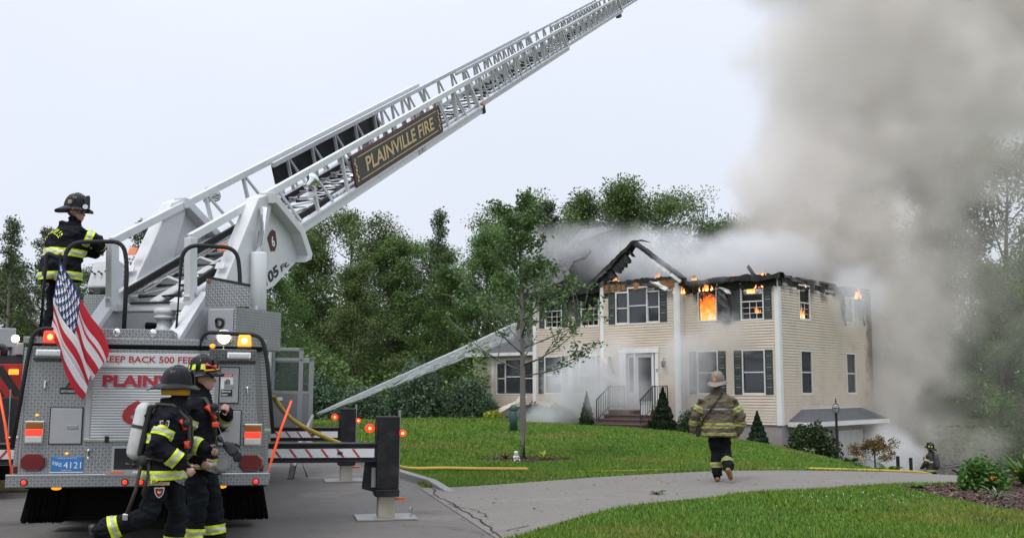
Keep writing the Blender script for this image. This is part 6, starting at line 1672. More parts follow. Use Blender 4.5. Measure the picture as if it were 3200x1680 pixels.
def scba(par, y=-.19, x=0.0, z0=.98, tilt=.0, m='tank_grey'):
    M = Matrix.Translation((x, y - .03, z0)) @ Matrix.Rotation(tilt, 4, 'X')
    t = MB(); t.lathe([(.03, -.03), (.075, .0), (.09, .03), (.092, .2), (.09, .42), (.078, .455), (.05, .485), (.01, .495)], 20, M=M); t = t.build('air_tank', m, par, smooth=True)
    MB().lathe([(.095, .255), (.096, .285)], 20, M=M).build('tank_strap', 'strap', t)
    v = MB(); v.tube([M @ Vector((0, 0, -.02)), M @ Vector((0, 0, -.09))], .022, 8); v.tube([M @ Vector((-.05, 0, -.07)), M @ Vector((.05, 0, -.07))], .014, 8); v.tube([M @ Vector((.0, -.01, -.07)), M @ Vector((.0, -.07, -.08))], .018, 8); v.build('tank_valve', 'dark_grey', t, smooth=True)
    b = MB(); b.box((x, y + .055, z0 + .24), (.24, .05, .46), rot=Matrix.Rotation(tilt, 3, 'X')); b.box((x, y + .06, z0 - .04), (.3, .06, .12)); b.build('back_plate', 'black_rubber', par, bevel=.02)

# ---- A: walking across in front of the truck, air pack on the back
PA = empty('person', (-3.13, 9.62, .02), (0, 0, R(-78)), None, (.985,) * 3)
setp(PA, 'firefighter in black coat with grey air tank walking past the truck tail', 'person')
B = Body()
torso(B, (0, 0, .95), (0, .04, 1.30), (0, .07, 1.47), 1.14, 1.2, .80)
leg(B, (.11, 0, .90), (.13, -.10, .49), (.13, -.50, .36), (0, .35, -.9), 'legR'); leg(B, (-.11, 0, .90), (-.12, .13, .50), (-.12, .09, .10), (0, 1, 0), 'legL')
rA = ((.22, .05, 1.35), (.30, -.03, 1.12), (.27, .18, .95)); lA = ((-.22, .06, 1.35), (-.29, .12, 1.13), (-.22, .33, 1.05))
arm(B, *rA, 'armR', wid=1.08); arm(B, *lA, 'armL', wid=1.08)
B.hand((.268, .205, .925), (-.05, .75, -.65), (-.9, -.1, -.2), 1, 'hand', 2, .75); B.hand((-.215, .35, 1.04), (.1, .9, -.2), (.9, -.1, -.1), -1, 'hand', 2, .6)
P, M = head(B, (0, .11, 1.61), R(14), 0, 4, hood=True)
B.limb([(0, .07, 1.46), (0, .09, 1.56)], [.085, .08], 'neck', 4)
B.finish('body', ['coat_black', 'pants_black', 'skin', 'boot_black', 'coat_black'], .0105, PA, .02, 1)
B.band((0, 0, .845), (0, 0, 1), .085, ('torso',), PA); B.band((0, 0, 1.165), (0, .05, 1), .085, ('torso',), PA)
sleeve_band(B, rA[0], rA[1], .55, .085, 'armR', PA); sleeve_band(B, rA[1], rA[2], .72, .085, 'armR', PA); sleeve_band(B, lA[1], lA[2], .7, .085, 'armL', PA)
sleeve_band(B, (.13, -.10, .49), (.13, -.50, .36), .70, .085, 'legR', PA); sleeve_band(B, (-.12, .13, .50), (-.12, .09, .10), .68, .085, 'legL', PA)
helmet(PA, (0, .10, 1.64), (R(-4), 0, R(14)), sc=1.04, shield=True, brim_back=.125)
q = MB(); q.lathe([(.112, -.085), (.118, -.04), (.112, 0)], 20, M=Matrix.Translation((0, .085, 1.635)) @ Matrix.Rotation(R(14), 4, 'Z') @ Matrix.Scale(1.12, 4, (0, 1, 0))); q.build('ear_flap', 'hood_yellow', PA, smooth=True)
scba(PA, -.21, .03, 1.0, R(-10))
for xx in (.13, -.13): curved(PA, [(xx, -.16, 1.36), (xx, -.06, 1.475), (xx, .08, 1.46), (xx * 1.05, .215, 1.33), (xx * 1.1, .235, 1.12), (xx * 1.3, .2, 1.0)], .035, 'strap', 'harness_strap')
curved(PA, [(.25, -.12, .99), (.27, .0, .98), (.24, .15, .99), (.1, .215, 1.0), (-.1, .215, 1.0)], .04, 'strap', 'waist_strap')
curved(PA, [(.22, -.16, 1.02), (.25, -.17, .9), (.24, -.20, .72), (.22, -.27, .52)], .035, 'strap', 'loose_strap'); curved(PA, [(.24, -.1, .98), (.26, -.1, .85), (.25, -.14, .68)], .03, 'strap', 'loose_strap')
MB().box((.225, -.28, .49), (.05, .05, .06)).build('strap_buckle', 'chrome', PA, bevel=.01); MB().tube([(.26, -.06, .86), (.275, -.02, .80), (.27, -.07, .78), (.26, -.06, .86)], .008, 6).build('carabiner', 'band_lime', PA)
rd_ = MB(); rd_.tube([(.2, .15, 1.33), (.2, .19, 1.24)], .026, 8); rd_.build('flashlight', 'gear_red', PA, smooth=True); MB().sphere((.21, .205, 1.30), .035, 10).build('gauge', 'black_rubber', PA, smooth=True); MB().tube([(.19, .21, 1.14), (.2, .22, 1.08)], .03, 8).build('regulator', 'gear_red', PA, smooth=True)
MB().sphere((.22, -.14, .97), .06, 10, sc=(1, .8, .9)).build('regulator_housing', 'black_rubber', PA, smooth=True)
def badge(par, c, nrm, w, name='badge'):
    c = Vector(c); X, Y, D = frame(Vector(nrm), (0, 0, 1))
    f = lambda a, b, t: c + X * a + Y * b + D * t
    pol = [(-.5, .45), (-.25, .5), (0, .45), (.25, .5), (.5, .45), (.42, -.1), (.22, -.42), (0, -.55), (-.22, -.42), (-.42, -.1)]
    o = MB().prism([(a * w, b * w) for a, b in pol], f, 0, .004).build(name, 'band_silver', par); MB().prism([(a * w * .8, b * w * .8) for a, b in pol], f, .004, .006).build('badge_field', 'sign_maroon', o); MB().prism([(a * w * .4, b * w * .25) for a, b in pol], f, .006, .008).build('badge_mark', 'sticker_orange', o)
badge(PA, (.318, .03, 1.29), (1, .1, .15), .085); badge(PA, (.252, .0, .70), (1, -.05, 0), .09); MB().box((.245, .0, .775), (.012, .17, .03)).build('pocket_flap', 'patch_tan', PA)

# ---- B: behind A, looking right, bare hand at the chest, gloves dangling
PB = empty('person', (-3.07, 10.36, .02), (0, 0, R(-84)), None, (1.03,) * 3)
setp(PB, 'firefighter looking right, close behind the one with the air tank, red helmet light', 'person')
B = Body()
torso(B, (0, 0, .95), (0, .0, 1.31), (0, .02, 1.48), 1.08, 1.12, .80)
leg(B, (.10, 0, .90), (.11, .06, .49), (.11, .02, .10), (0.1, 1, 0), 'legR'); leg(B, (-.10, 0, .90), (-.12, .16, .50), (-.12, .2, .10), (0, 1, 0), 'legL')
rB = ((.21, .0, 1.36), (.26, -.08, 1.12), (.24, .08, .93)); lB = ((-.21, .02, 1.36), (-.24, .18, 1.16), (-.05, .28, 1.30))
arm(B, *rB, 'armR'); arm(B, *lB, 'armL')
B.hand((.24, .105, .905), (-.05, .5, -.85), (-.9, .1, -.1), 1, 'hand', 2, .7); B.hand((-.03, .285, 1.315), (.75, .1, .45), (.1, -.9, .2), 1, 'hand', 2, .8)
P, M = head(B, (0, .06, 1.635), R(-4)); B.limb([(0, .02, 1.45), (0, .04, 1.56)], [.062, .06], 'neck', 2)
B.finish('body', ['coat_black', 'pants_black', 'skin', 'boot_black'], .0105, PB, .019, 5)
eyes(P, M, PB)
q = MB(); q.sphere((0, .018, 1.66), .083, 14, sc=(.93, 1.0, .95)); q.build('hair', 'hair', PB, smooth=True)
B.band((0, 0, .845), (0, 0, 1), .085, ('torso',), PB, m='band_dirty'); B.band((0, 0, 1.165), (0, .05, 1), .085, ('torso',), PB, m='band_dirty')
sleeve_band(B, rB[0], rB[1], .55, .08, 'armR', PB, m='band_dirty'); sleeve_band(B, rB[1], rB[2], .7, .08, 'armR', PB, m='band_dirty'); sleeve_band(B, lB[1], lB[2], .7, .08, 'armL', PB, m='band_dirty')
sleeve_band(B, (-.12, .16, .50), (-.12, .2, .10), .68, .085, 'legL', PB); sleeve_band(B, (.11, .06, .49), (.11, .02, .10), .68, .085, 'legR', PB)
h = helmet(PB, (0, .05, 1.685), (R(2), 0, R(-4)), sc=1.0, trap=(-115, -75, -150, 150, 115))
MB().tube([(.115, .06, .07), (.125, .15, .05)], .026, 10).build('helmet_light', 'gear_red', h, smooth=True); MB().tube([(.06, .165, .03), (.15, .13, .025), (.19, .06, .02)], .01, 6).build('goggle_rim', 'hood_yellow', h, smooth=True)
MB().tube([(.17, .12, 1.38), (.17, .2, 1.26)], .032, 8).build('flashlight', 'gear_red', PB, smooth=True); MB().sphere((.2, .2, 1.37), .04, 10).build('flashlight_head', 'black_rubber', PB, smooth=True); MB().box((.17, .21, 1.21), (.06, .06, .05)).build('radio', 'gear_red', PB, bevel=.01)
curved(PB, [(.12, -.1, 1.44), (.13, .1, 1.45), (.15, .19, 1.3), (.16, .21, 1.1)], .04, 'strap', 'harness_strap'); curved(PB, [(.1, .2, 1.25), (.14, .27, 1.1), (.15, .3, 1.02)], .012, 'steel', 'glove_strap')
g_ = Body(); g_.hand((.15, .30, 1.03), (.1, .62, -.55), (-.7, -.3, -.3), 1, 'glove', 0, .25, 1.35); g_.limb([(.15, .26, 1.07), (.15, .31, 1.02)], [.05, .042], 'glove', 0, 10, flat=.6)
g_.finish('spare_glove', ['glove'], .009, PB, .004, 2)

# ---- C: operator on the turntable, back to us, face turned right, arms on the ladder heel
pc = tw(-1.10, 1.36, 2.03)
PC = empty('person', pc, (0, 0, R(-38)), None, (.955,) * 3)
setp(PC, 'firefighter on the turntable leaning on the ladder heel, coat lettered on the back', 'person')
B = Body()
torso(B, (0, 0, .95), (0, .06, 1.30), (0, .10, 1.47), 1.26, 1.3, .80)
leg(B, (.11, 0, .90), (.13, .04, .49), (.12, .0, .10), (.2, 1, 0), 'legR'); leg(B, (-.11, 0, .90), (-.13, .02, .49), (-.14, -.05, .10), (-.1, 1, 0), 'legL')
rC = ((.23, .07, 1.36), (.34, .26, 1.28), (.10, .44, 1.24)); lC = ((-.23, .08, 1.36), (-.3, .3, 1.2), (-.05, .46, 1.2))
arm(B, *rC, 'armR', wid=1.1); arm(B, *lC, 'armL', wid=1.1)
B.hand((.07, .45, 1.24), (-.9, .2, 0), (0, -.5, -.8), 1, 'hand', 2, .5); B.hand((-.03, .47, 1.2), (.9, .1, 0), (0, -.4, -.8), -1, 'hand', 2, .5)
P, M = head(B, (.03, .15, 1.635), R(-62), R(-6)); B.limb([(0, .09, 1.45), (0, .12, 1.56)], [.066, .062], 'neck', 2)
B.finish('body', ['coat_black', 'pants_black', 'skin', 'boot_black'], .0115, PC, .021, 9)
eyes(P, M, PC); q = MB(); q.sphere((-.012, .135, 1.665), .08, 14, sc=(.95, .95, .95)); q.build('hair', 'hair', PC, smooth=True)
helmet(PC, (.025, .145, 1.69), (R(-6), 0, R(-62)), sc=1.06)
MB().tube([P(.06, .13, .045), P(.04, .19, .04)], .022, 10).build('helmet_flashlight', 'black_rubber', PC, smooth=True); MB().cyl(P(.07, .15, .07), P(.09, .16, .075), .03).build('flashlight_lens', 'lens_clear', PC)
MB().box((.07, .05, 1.75), (.05, .06, .05), rot=Matrix.Rotation(R(20), 3, 'Z')).build('wooden_wedge', 'patch_tan', PC, bevel=.01)
B.band((0, 0, .855), (0, .0, 1), .09, ('torso',), PC); B.band((0, 0, 1.14), (.05, .06, 1), .09, ('torso',), PC); sleeve_band(B, rC[0], rC[1], .55, .085, 'armR', PC); sleeve_band(B, rC[1], rC[2], .5, .08, 'armR', PC); sleeve_band(B, lC[0], lC[1], .6, .085, 'armL', PC)
def back_text(B, s, cz, w, h, arc, m, par, yoff=-.004):
    """letters wrapped on the back of the coat by casting each vertex onto the body mesh"""
    bm_tree = __import__('mathutils').bvhtree.BVHTree.FromPolygons([v.co.copy() for v in B.out.vertices], [tuple(p.vertices) for p in B.out.polygons])
    def f(a, b):
        t = (a / w - .5) * 2; ang = t * arc; r0 = w / 2 / max(.2, math.sin(arc)) if arc else 0
        if arc: x = math.sin(ang) * (r0 + b); z = cz - r0 + math.cos(ang) * (r0 + b)
        else: x = a - w / 2; z = cz + b
        hit = bm_tree.ray_cast(Vector((x, -1, z)), Vector((0, 1, 0)))
        return Vector((x, (hit[0].y if hit[0] else -.15) + yoff, z))
    return lettering(s, f, w, h, m, par, .02)
import mathutils.bvhtree
back_text(B, 'PLAINVILLE', 1.36, .30, .062, .9, 'band_lime', PC, -.008)
badge(PC, (.265, -.10, .74), (.7, -.7, 0), .085); MB().box((.23, -.13, .80), (.14, .1, .03), rot=Matrix.Rotation(R(-35), 3, 'Z')).build('pocket_flap', 'patch_tan', PC)
MB().box((.05, -.2, .90), (.12, .06, .12)).build('belt_radio', 'black_rubber', PC, bevel=.015); curved(PC, [(.05, -.22, .94), (.12, -.24, .98), (.2, -.2, 1.02)], .012, 'strap', 'radio_cord')

# ---- D: tan coat, back to us, walking up the driveway
PD = empty('person', (3.575, 18.5, .022), (0, 0, R(-6)), None, (1.035,) * 3)
setp(PD, 'firefighter in a dirty tan coat and whitish helmet walking away on the driveway', 'person')
B = Body()
torso(B, (0, 0, .95), (0, .0, 1.28), (0, .03, 1.46), 1.22, 1.2, .74)
leg(B, (.09, 0, .90), (.12, .08, .51), (.13, -.22, .22), (.25, .75, -.6), 'legR', wid=.98); leg(B, (-.09, 0, .90), (-.04, .06, .49), (-.03, .02, .10), (.05, 1, 0), 'legL', wid=1.02)
rD = ((.24, .0, 1.32), (.38, -.03, 1.08), (.36, .05, .84)); lD = ((-.24, .0, 1.32), (-.38, -.02, 1.09), (-.40, .06, .84))
arm(B, *rD, 'armR', wid=1.12); arm(B, *lD, 'armL', wid=1.1)
B.hand((.36, .055, .81), (-.25, .3, -.85), (-.9, 0, .1), 1, 'hand', 2, .8); B.hand((-.41, .065, .81), (.0, .2, -.95), (.9, .1, 0), -1, 'hand', 2, .6)
P, M = head(B, (.01, .04, 1.62), R(-22)); B.limb([(0, .03, 1.43), (0, .04, 1.55)], [.07, .066], 'neck', 2)
B.finish('body', ['coat_tan', 'pants_black', 'skin', 'boot_tan'], .013, PD, .022, 13)
q = MB(); q.sphere((.0, .02, 1.635), .09, 14, sc=(.93, 1.0, .95)); q.build('hair', 'hair', PD, smooth=True)
h = helmet(PD, (.01, .04, 1.655), (R(7), 0, R(-22)), 'helmet_white', 1.04, True, 'helmet_white')
lettering('B', lambda a, b: Vector((-.03 + a, -.150 + b * .28, .03 + b)), .05, .06, 'sticker_orange', h, .03)
for z, w_ in ((.79, .05), (.93, .09), (1.2, .09)): B.band((0, 0, z), (0, 0, 1), w_, ('torso',), PD, m='band_dirty', m2='band_grey')
for s_, t_ in ((rD, 'armR'), (lD, 'armL')): sleeve_band(B, s_[0], s_[1], .55, .09, t_, PD, m='band_dirty', m2='band_grey'); sleeve_band(B, s_[1], s_[2], .45, .085, t_, PD, m='band_dirty', m2='band_grey')
sleeve_band(B, (-.05, .02, .49), (-.04, .0, .10), .55, .09, 'legL', PD, m='band_dirty', m2='band_grey'); sleeve_band(B, (.12, .08, .51), (.13, -.22, .22), .6, .08, 'legR', PD, m='band_dirty', m2='band_grey')
mk('letter_dirty', (0.19, 0.175, 0.05), 0.7, var=0.3, vscale=20, dirt=(0.1, 0.08, 0.05), dirt_amt=0.8, dscale=14); back_text(B, 'PLAINVILLE', 1.30, .40, .065, .55, 'letter_dirty', PD, -.010)
curved(PD, [(.1, .0, 1.50), (.04, -.15, 1.42), (-.1, -.215, 1.25), (-.24, -.16, 1.05), (-.29, -.06, .92)], .028, 'black_rubber', 'radio_strap'); MB().box((-.33, .0, .84), (.07, .06, .2)).build('radio_case', 'black_rubber', PD, bevel=.015)
MB().box((.28, .10, .75), (.13, .04, .08), rot=Matrix.Rotation(R(20), 3, 'Y')).build('held_glove', 'patch_tan', PD, bevel=.02); MB().tube([(.28, .06, .78), (.40, .04, .82)], .012, 6).build('white_stick', 'white_print', PD)

# ---- E: far firefighter beyond the crest
PE = empty('person', (14.9, 38, gz(14.9, 38)), (0, 0, R(28)), None, (1.0,) * 3)
setp(PE, 'far firefighter in black gear standing in smoke beyond the driveway crest', 'person')
B = Body()
torso(B, (0, 0, .95), (0, .0, 1.30), (0, .02, 1.47), 1.0, 1.05, .80)
leg(B, (.11, 0, .90), (.12, .04, .49), (.12, .0, .10), (.1, 1, 0), 'legR'); leg(B, (-.11, 0, .90), (-.12, .03, .49), (-.12, .0, .10), (-.1, 1, 0), 'legL')
rE = ((.22, .0, 1.36), (.3, .0, 1.12), (.24, .2, .98)); lE = ((-.22, .0, 1.36), (-.3, .02, 1.12), (-.26, .2, .95))
arm(B, *rE, 'armR'); arm(B, *lE, 'armL'); B.hand((.24, .22, .97), (0, .9, -.3), (-.9, 0, 0), 1, 'hand', 4, .6); B.hand((-.26, .22, .94), (0, .9, -.3), (.9, 0, 0), -1, 'hand', 4, .6)
P, M = head(B, (0, .05, 1.62), R(8), R(12)); B.limb([(0, .02, 1.45), (0, .04, 1.56)], [.066, .062], 'neck', 2)
B.finish('body', ['coat_grimy', 'pants_black', 'skin', 'boot_black', 'glove'], .017, PE, .012, 17)
helmet(PE, (0, .045, 1.65), (R(12), 0, R(8)), sc=1.02, trap=(180, 140, -140, 100, -100))
for z in (.85, 1.16): B.band((0, 0, z), (0, 0, 1), .08, ('torso',), PE, m='band_dirty')
for s_, t_ in ((rE, 'armR'), (lE, 'armL')): sleeve_band(B, s_[0], s_[1], .6, .08, t_, PE, m='band_dirty')
scba(PE, -.2, .0, .98, R(-6), 'dark_grey'); MB().tube([(-.2, .16, 1.34), (-.2, .2, 1.22)], .03, 8).build('flashlight', 'gear_red', PE, smooth=True)
# ------------------------------------------------------------------ flag on the turntable rail
def mk_flag():
    m, t, p = base_mat('flag_cloth')
    uv = t.new('ShaderNodeUVMap').outputs[0]; sp = t.new('ShaderNodeSeparateXYZ'); t.l.new(uv, sp.inputs[0]); U, V_ = sp.outputs[0], sp.outputs[1]
    st = t.m('MODULO', t.m('FLOOR', t.m('MULTIPLY', V_, 13.0)), 2.0)
    c = t.mix(st, (0.5, 0.018, 0.035, 1), (0.74, 0.73, 0.76, 1))
    can = t.m('MULTIPLY', t.m('LESS_THAN', U, 0.4), t.m('GREATER_THAN', V_, 6 / 13))
    c = t.mix(can, c, (0.012, 0.03, 0.14, 1))
    t.l.new(c, p.inputs['Base Color']); p.inputs['Roughness'].default_value = 0.7
    tr = t.new('ShaderNodeBsdfTranslucent'); t.l.new(c, tr.inputs['Color']); mx = t.new('ShaderNodeMixShader'); mx.inputs[0].default_value = .25
    t.l.new(p.outputs[0], mx.inputs[1]); t.l.new(tr.outputs[0], mx.inputs[2])
    out = [n_ for n_ in t.n if n_.type == 'OUTPUT_MATERIAL'][0]; t.l.new(mx.outputs[0], out.inputs['Surface'])
mk_flag()
mk('star_white', (0.78, 0.78, 0.8), 0.7)
FC = [Vector(v) for v in ((-4.545, 10.52, 2.90), (-4.60, 10.52, 2.14), (-3.93, 10.34, 1.98), (-4.16, 10.30, 1.49))]   # hoist top, hoist bottom, fly top, fly bottom
_kv = [0, .16, .24, .46, .56, .80, .88, 1.0]; _kw = [0, .26, .16, .50, .40, .80, .72, 1.0]; _kd = [.02, -.04, .03, -.05, .03, -.04, .02, -.02]
def flag_pt(u, v):
    """u along the fly, v from bottom (0) to top (1): a hanging cloth folded back on itself"""
    f = min(1, .25 + u * 1.6); w = v * (1 - f) + float(np.interp(v, _kv, _kw)) * f
    top = FC[0].lerp(FC[2], u) + Vector((.07 * math.sin(u * 3.1), 0, -.05 * math.sin(u * 3.14)))
    bot = FC[1].lerp(FC[3], u) + Vector((.02 * math.sin(u * 4), 0, -.04 * math.sin(u * 3.14)))
    p = bot.lerp(top, w)
    p.y += f * float(np.interp(v, _kv, _kd)) + .02 * math.sin(v * 9 + u * 7) - .05 * math.sin(u * 3)
    p.x += f * .015 * math.sin(v * 7 + u * 8); p.z += .012 * math.sin(u * 13 + v * 4)
    return p
fl = empty('flag', tw(-1.06, .96, 2.1)); setp(fl, 'stars and stripes flag hanging over the left tail of the truck', 'flag')
nu, nvv = 64, 52
V = [flag_pt(i / nu, j / nvv) - fl.location for j in range(nvv + 1) for i in range(nu + 1)]
F_ = [(j * (nu + 1) + i, j * (nu + 1) + i + 1, (j + 1) * (nu + 1) + i + 1, (j + 1) * (nu + 1) + i) for j in range(nvv) for i in range(nu)]
me = bpy.data.meshes.new('cloth'); me.from_pydata([tuple(v) for v in V], [], F_); me.materials.append(MATS['flag_cloth'])
uvl = me.uv_layers.new(name='UVMap')
for l in me.loops: i = l.vertex_index; uvl.data[l.index].uv = ((i % (nu + 1)) / nu, (i // (nu + 1)) / nvv)
me.polygons.foreach_set('use_smooth', [True] * len(me.polygons)); me.update()
cloth = link(bpy.data.objects.new('cloth', me), fl)
for r_i in range(9):
    for c_i in range(6 if r_i % 2 == 0 else 5):
        u0 = .4 * ((c_i * 2 + 1 + (r_i % 2)) / 12); v0 = 6 / 13 + (7 / 13) * ((r_i + 1) / 10); vs = []
        for k in range(10):
            rr = (.017 if k % 2 == 0 else .0068); a = math.pi / 2 + k * math.pi / 5
            q = flag_pt(max(0, u0 + rr * math.cos(a) * 1.5), min(1, v0 + rr * math.sin(a) * 2.6)) - fl.location + Vector((0, -.004, 0)); vs.append(q)
        MB().add(vs, [tuple(range(10))]).build('star', 'star_white', cloth)
MB().tube([Vector((-4.56, 10.55, 1.95)) - fl.location, Vector((-4.55, 10.55, 2.95)) - fl.location], .012, 8).build('staff', 'black_paint', fl); MB().sphere(Vector((-4.55, 10.55, 2.965)) - fl.location, .022, 8).build('finial', 'gold_letter', fl, smooth=True)

# ------------------------------------------------------------------ hoses
def hose(name, pts, r, m, label, dz=None, couplings=()):
    P_ = []
    for p in pts: P_.append(G(p[0], p[1], r * .9 + .012) if len(p) == 2 else Vector(p))
    # Catmull-Rom
    q = []
    for i in range(len(P_) - 1):
        p0, p1, p2, p3 = P_[max(0, i - 1)], P_[i], P_[i + 1], P_[min(len(P_) - 1, i + 2)]
        for k in range(8):
            t = k / 8; q.append(.5 * ((2 * p1) + (p2 - p0) * t + (2 * p0 - 5 * p1 + 4 * p2 - p3) * t * t + (3 * p1 - p0 - 3 * p2 + p3) * t ** 3))
    q.append(P_[-1])
    if all(len(p) == 2 for p in pts): q = [G(v.x, v.y, r * .9 + .012) for v in q]
    o = MB().tube(q, r, 10).build(name, m, None, smooth=True); setp(o, label, 'hose')
    return o
a_ = tw(1.27, 5.2, 1.50); b_ = tw(1.7, 6.2, 1.05)
hose('supply_hose', [tuple(a_), tuple(b_), (-2.55, 19.2, .42), (-2.12, 20.15, .16), (-1.85, 20.6, .09), (-1.3, 20.7, .09), (-.7, 20.55, .09), (.3, 20.45, .09)], .036, 'hose_yellow', 'thick yellow hose sloping from the truck side down onto the lawn')
hose('attack_hose', [(.3, 20.45), (1.6, 20.75), (3.4, 21.25), (5.2, 21.55), (6.6, 21.6), (7.5, 21.75)], .012, 'hose_yellow', 'thin yellow hose half buried in the grass along the driveway')
hose('attack_hose', [(5.9, 21.5), (6.8, 21.42), (7.6, 21.6), (8.3, 22.2), (9.2, 23.6), (10.4, 26.5), (11.8, 30)], .03, 'hose_yellow', 'yellow hose lying along the far edge of the driveway to the crest')
hose('large_hose', [(-12.5, 17.2), (-9.5, 17.0), (-7.9, 16.9), (-7.0, 17.2), (-6.4, 18.5), (-6.0, 21)], .1, 'hose_tan', 'large tan supply hose lying on the road at the left edge')

# ------------------------------------------------------------------ water jet
def mk_water():
    m, t, p = base_mat('water_spray')
    p.inputs['Base Color'].default_value = (0.93, 0.95, 0.97, 1); p.inputs['Roughness'].default_value = 0.3
    tr = t.new('ShaderNodeBsdfTransparent'); mx = t.new('ShaderNodeMixShader'); mx.inputs[0].default_value = 0.88
    tl = t.new('ShaderNodeBsdfTranslucent'); tl.inputs['Color'].default_value = (0.95, 0.97, 0.99, 1); m2 = t.new('ShaderNodeMixShader'); m2.inputs[0].default_value = .5
    t.l.new(p.outputs[0], m2.inputs[1]); t.l.new(tl.outputs[0], m2.inputs[2]); t.l.new(tr.outputs[0], mx.inputs[1]); t.l.new(m2.outputs[0], mx.inputs[2])
    out = [n_ for n_ in t.n if n_.type == 'OUTPUT_MATERIAL'][0]; t.l.new(mx.outputs[0], out.inputs['Surface'])
mk_water()
W0, W1, W2 = Vector((-3.70, 20.0, 1.14)), Vector((-2.05, 31.5, 2.55)), Vector((0.2, 44.2, 4.35))
def jet(t): return W0 * (1 - t) ** 2 + W1 * (2 * t * (1 - t)) + W2 * t * t
rj = np.random.RandomState(8); nS = 12000; t0 = rj.rand(nS) ** .9 * .97; ln = rj.uniform(.02, .08, nS)
core = rj.rand(nS) < .7
V = []
for i in range(nS):
    t = t0[i]; sp_ = .008 + .032 * t; off = Vector(rj.normal(size=3)) * sp_ * (.38 if core[i] else .7)
    fall = 0 if core[i] else -(rj.rand() ** 2.6) * (.05 + .55 * t); w_ = (.004 + .007 * t) * rj.uniform(.5, 1.4) * (1.8 if core[i] else .45)
    a = jet(t) + off + Vector((0, 0, fall)); b = jet(min(1, t + ln[i])) + off * (1 + ln[i] * 3) + Vector((0, 0, fall * (1 + ln[i])))
    up_ = Vector((0, 0, w_)); V += [a, (a + b) / 2 + up_, b, (a + b) / 2 - up_]
wj = link(bpy.data.objects.new('water_jet', np_mesh('water_jet', np.array([tuple(v) for v in V]), np.arange(4 * nS).reshape(-1, 4), 'water_spray')))
setp(wj, 'white jet of water arcing from behind the outriggers onto the house', 'water', kind='stuff')
nz = empty('deck_nozzle', G(-3.9, 19.2), (0, 0, 0)); setp(nz, 'portable water nozzle on the ground behind the outriggers', 'nozzle')
MB().tube([(-.05, -.1, .0), (0, .2, .5), (.1, .5, .85), (.17, .76, 1.12)], [.06, .06, .05, .028], 10).build('barrel', 'steel', nz, smooth=True)
for a in (0, 2.1, 4.2): MB().tube([(0, .2, .5), (.2 * math.cos(a), .2 + .2 * math.sin(a), .03)], .014, 6).build('leg', 'black_paint', nz)

# ------------------------------------------------------------------ second engine at the left edge
mk('engine_red', (0.42, 0.025, 0.02), 0.35, var=0.06, coat=0.3); mk('engine_dark', (0.03, 0.03, 0.035), 0.5, var=0.2)
en = empty('fire_engine', (-8.45, 15.45, 0), (0, 0, R(27))); setp(en, 'red fire engine with black striped tail half hidden at the left edge', 'fire truck')
def eb(a, b, name, m, par=en, bevel=.01): return MB().box2(a, b).build(name, m, par, bevel=bevel)
eb((-1.22, 0, .55), (1.22, 7, 1.98), 'body', 'engine_red'); eb((-1.25, -.35, .5), (1.25, 0, .62), 'tailboard', 'tread_top')
for k in range(10):
    x0 = -1.15 + k * .25; MB().add([(x0, -.006, 1.5), (x0 + .13, -.006, 1.5), (x0 - .17, -.006, 1.95), (x0 - .30, -.006, 1.95)], [(0, 1, 2, 3)]).build('chevron_stripe', 'black_print', en)
eb((-1.15, -.04, .7), (1.15, 0, 1.48), 'tail_panel', 'engine_dark'); eb((-1.2, .1, 1.98), (1.2, 4.5, 2.12), 'hose_bed', 'engine_dark')
for k in range(7): MB().tube(fillet([(-1.0 + k * .3, .12, 2.12), (-1.0 + k * .3, .10, 2.24), (-.86 + k * .3, .10, 2.24), (-.86 + k * .3, .12, 2.12)], .05), .05, 8).build('folded_hose', 'hose_yellow' if k % 3 == 2 else 'engine_dark', en, smooth=True)
eb((-1.2, .05, 2.12), (-1.1, 4.5, 2.3), 'bed_side', 'hatch_alu'); eb((1.1, .05, 2.12), (1.2, 4.5, 2.3), 'bed_side', 'hatch_alu'); eb((.4, 2.0, 2.3), (1.15, 3.4, 2.62), 'top_box', 'hatch_alu')
for x, m_ in ((1.08, 'bulb_lit'), (-1.08, 'bulb_lit')): l_ = MB().sphere((x, .0, 2.36), .06, 10).build('warning_light', m_, en, smooth=True)
for x in (-1.05, 1.08):
    eb((x - .07, -.03, 1.25), (x + .07, 0, 1.42), 'tail_light', 'lens_red_lit'); eb((x - .07, -.05, 1.82), (x + .07, 0, 1.9), 'tail_light', 'lens_amber_lit'); eb((x - .08, -.05, .72), (x + .08, 0, .9), 'tail_light', 'lens_red')
for x in (-1.0, 1.0): MB().lathe([(.2, -.15), (.5, -.15), (.53, -.1), (.53, .1), (.5, .15), (.2, .15)], 24, M=Matrix.Translation((x, 1.8, .53)) @ Matrix.Rotation(R(90), 4, 'Y')).build('wheel', 'black_rubber', en, smooth=True)
eb((-1.2, 7.1, .5), (1.2, 9.5, 2.75), 'cab', 'engine_red', bevel=.06); eb((-1.0, 7.08, 1.7), (1.0, 7.1, 2.5), 'cab_window', 'glass_dark')
MB().tube([(1.05, -.06, .9), (1.05, -.09, 1.6)], .02, 8).build('grab_rail', 'chrome', en)

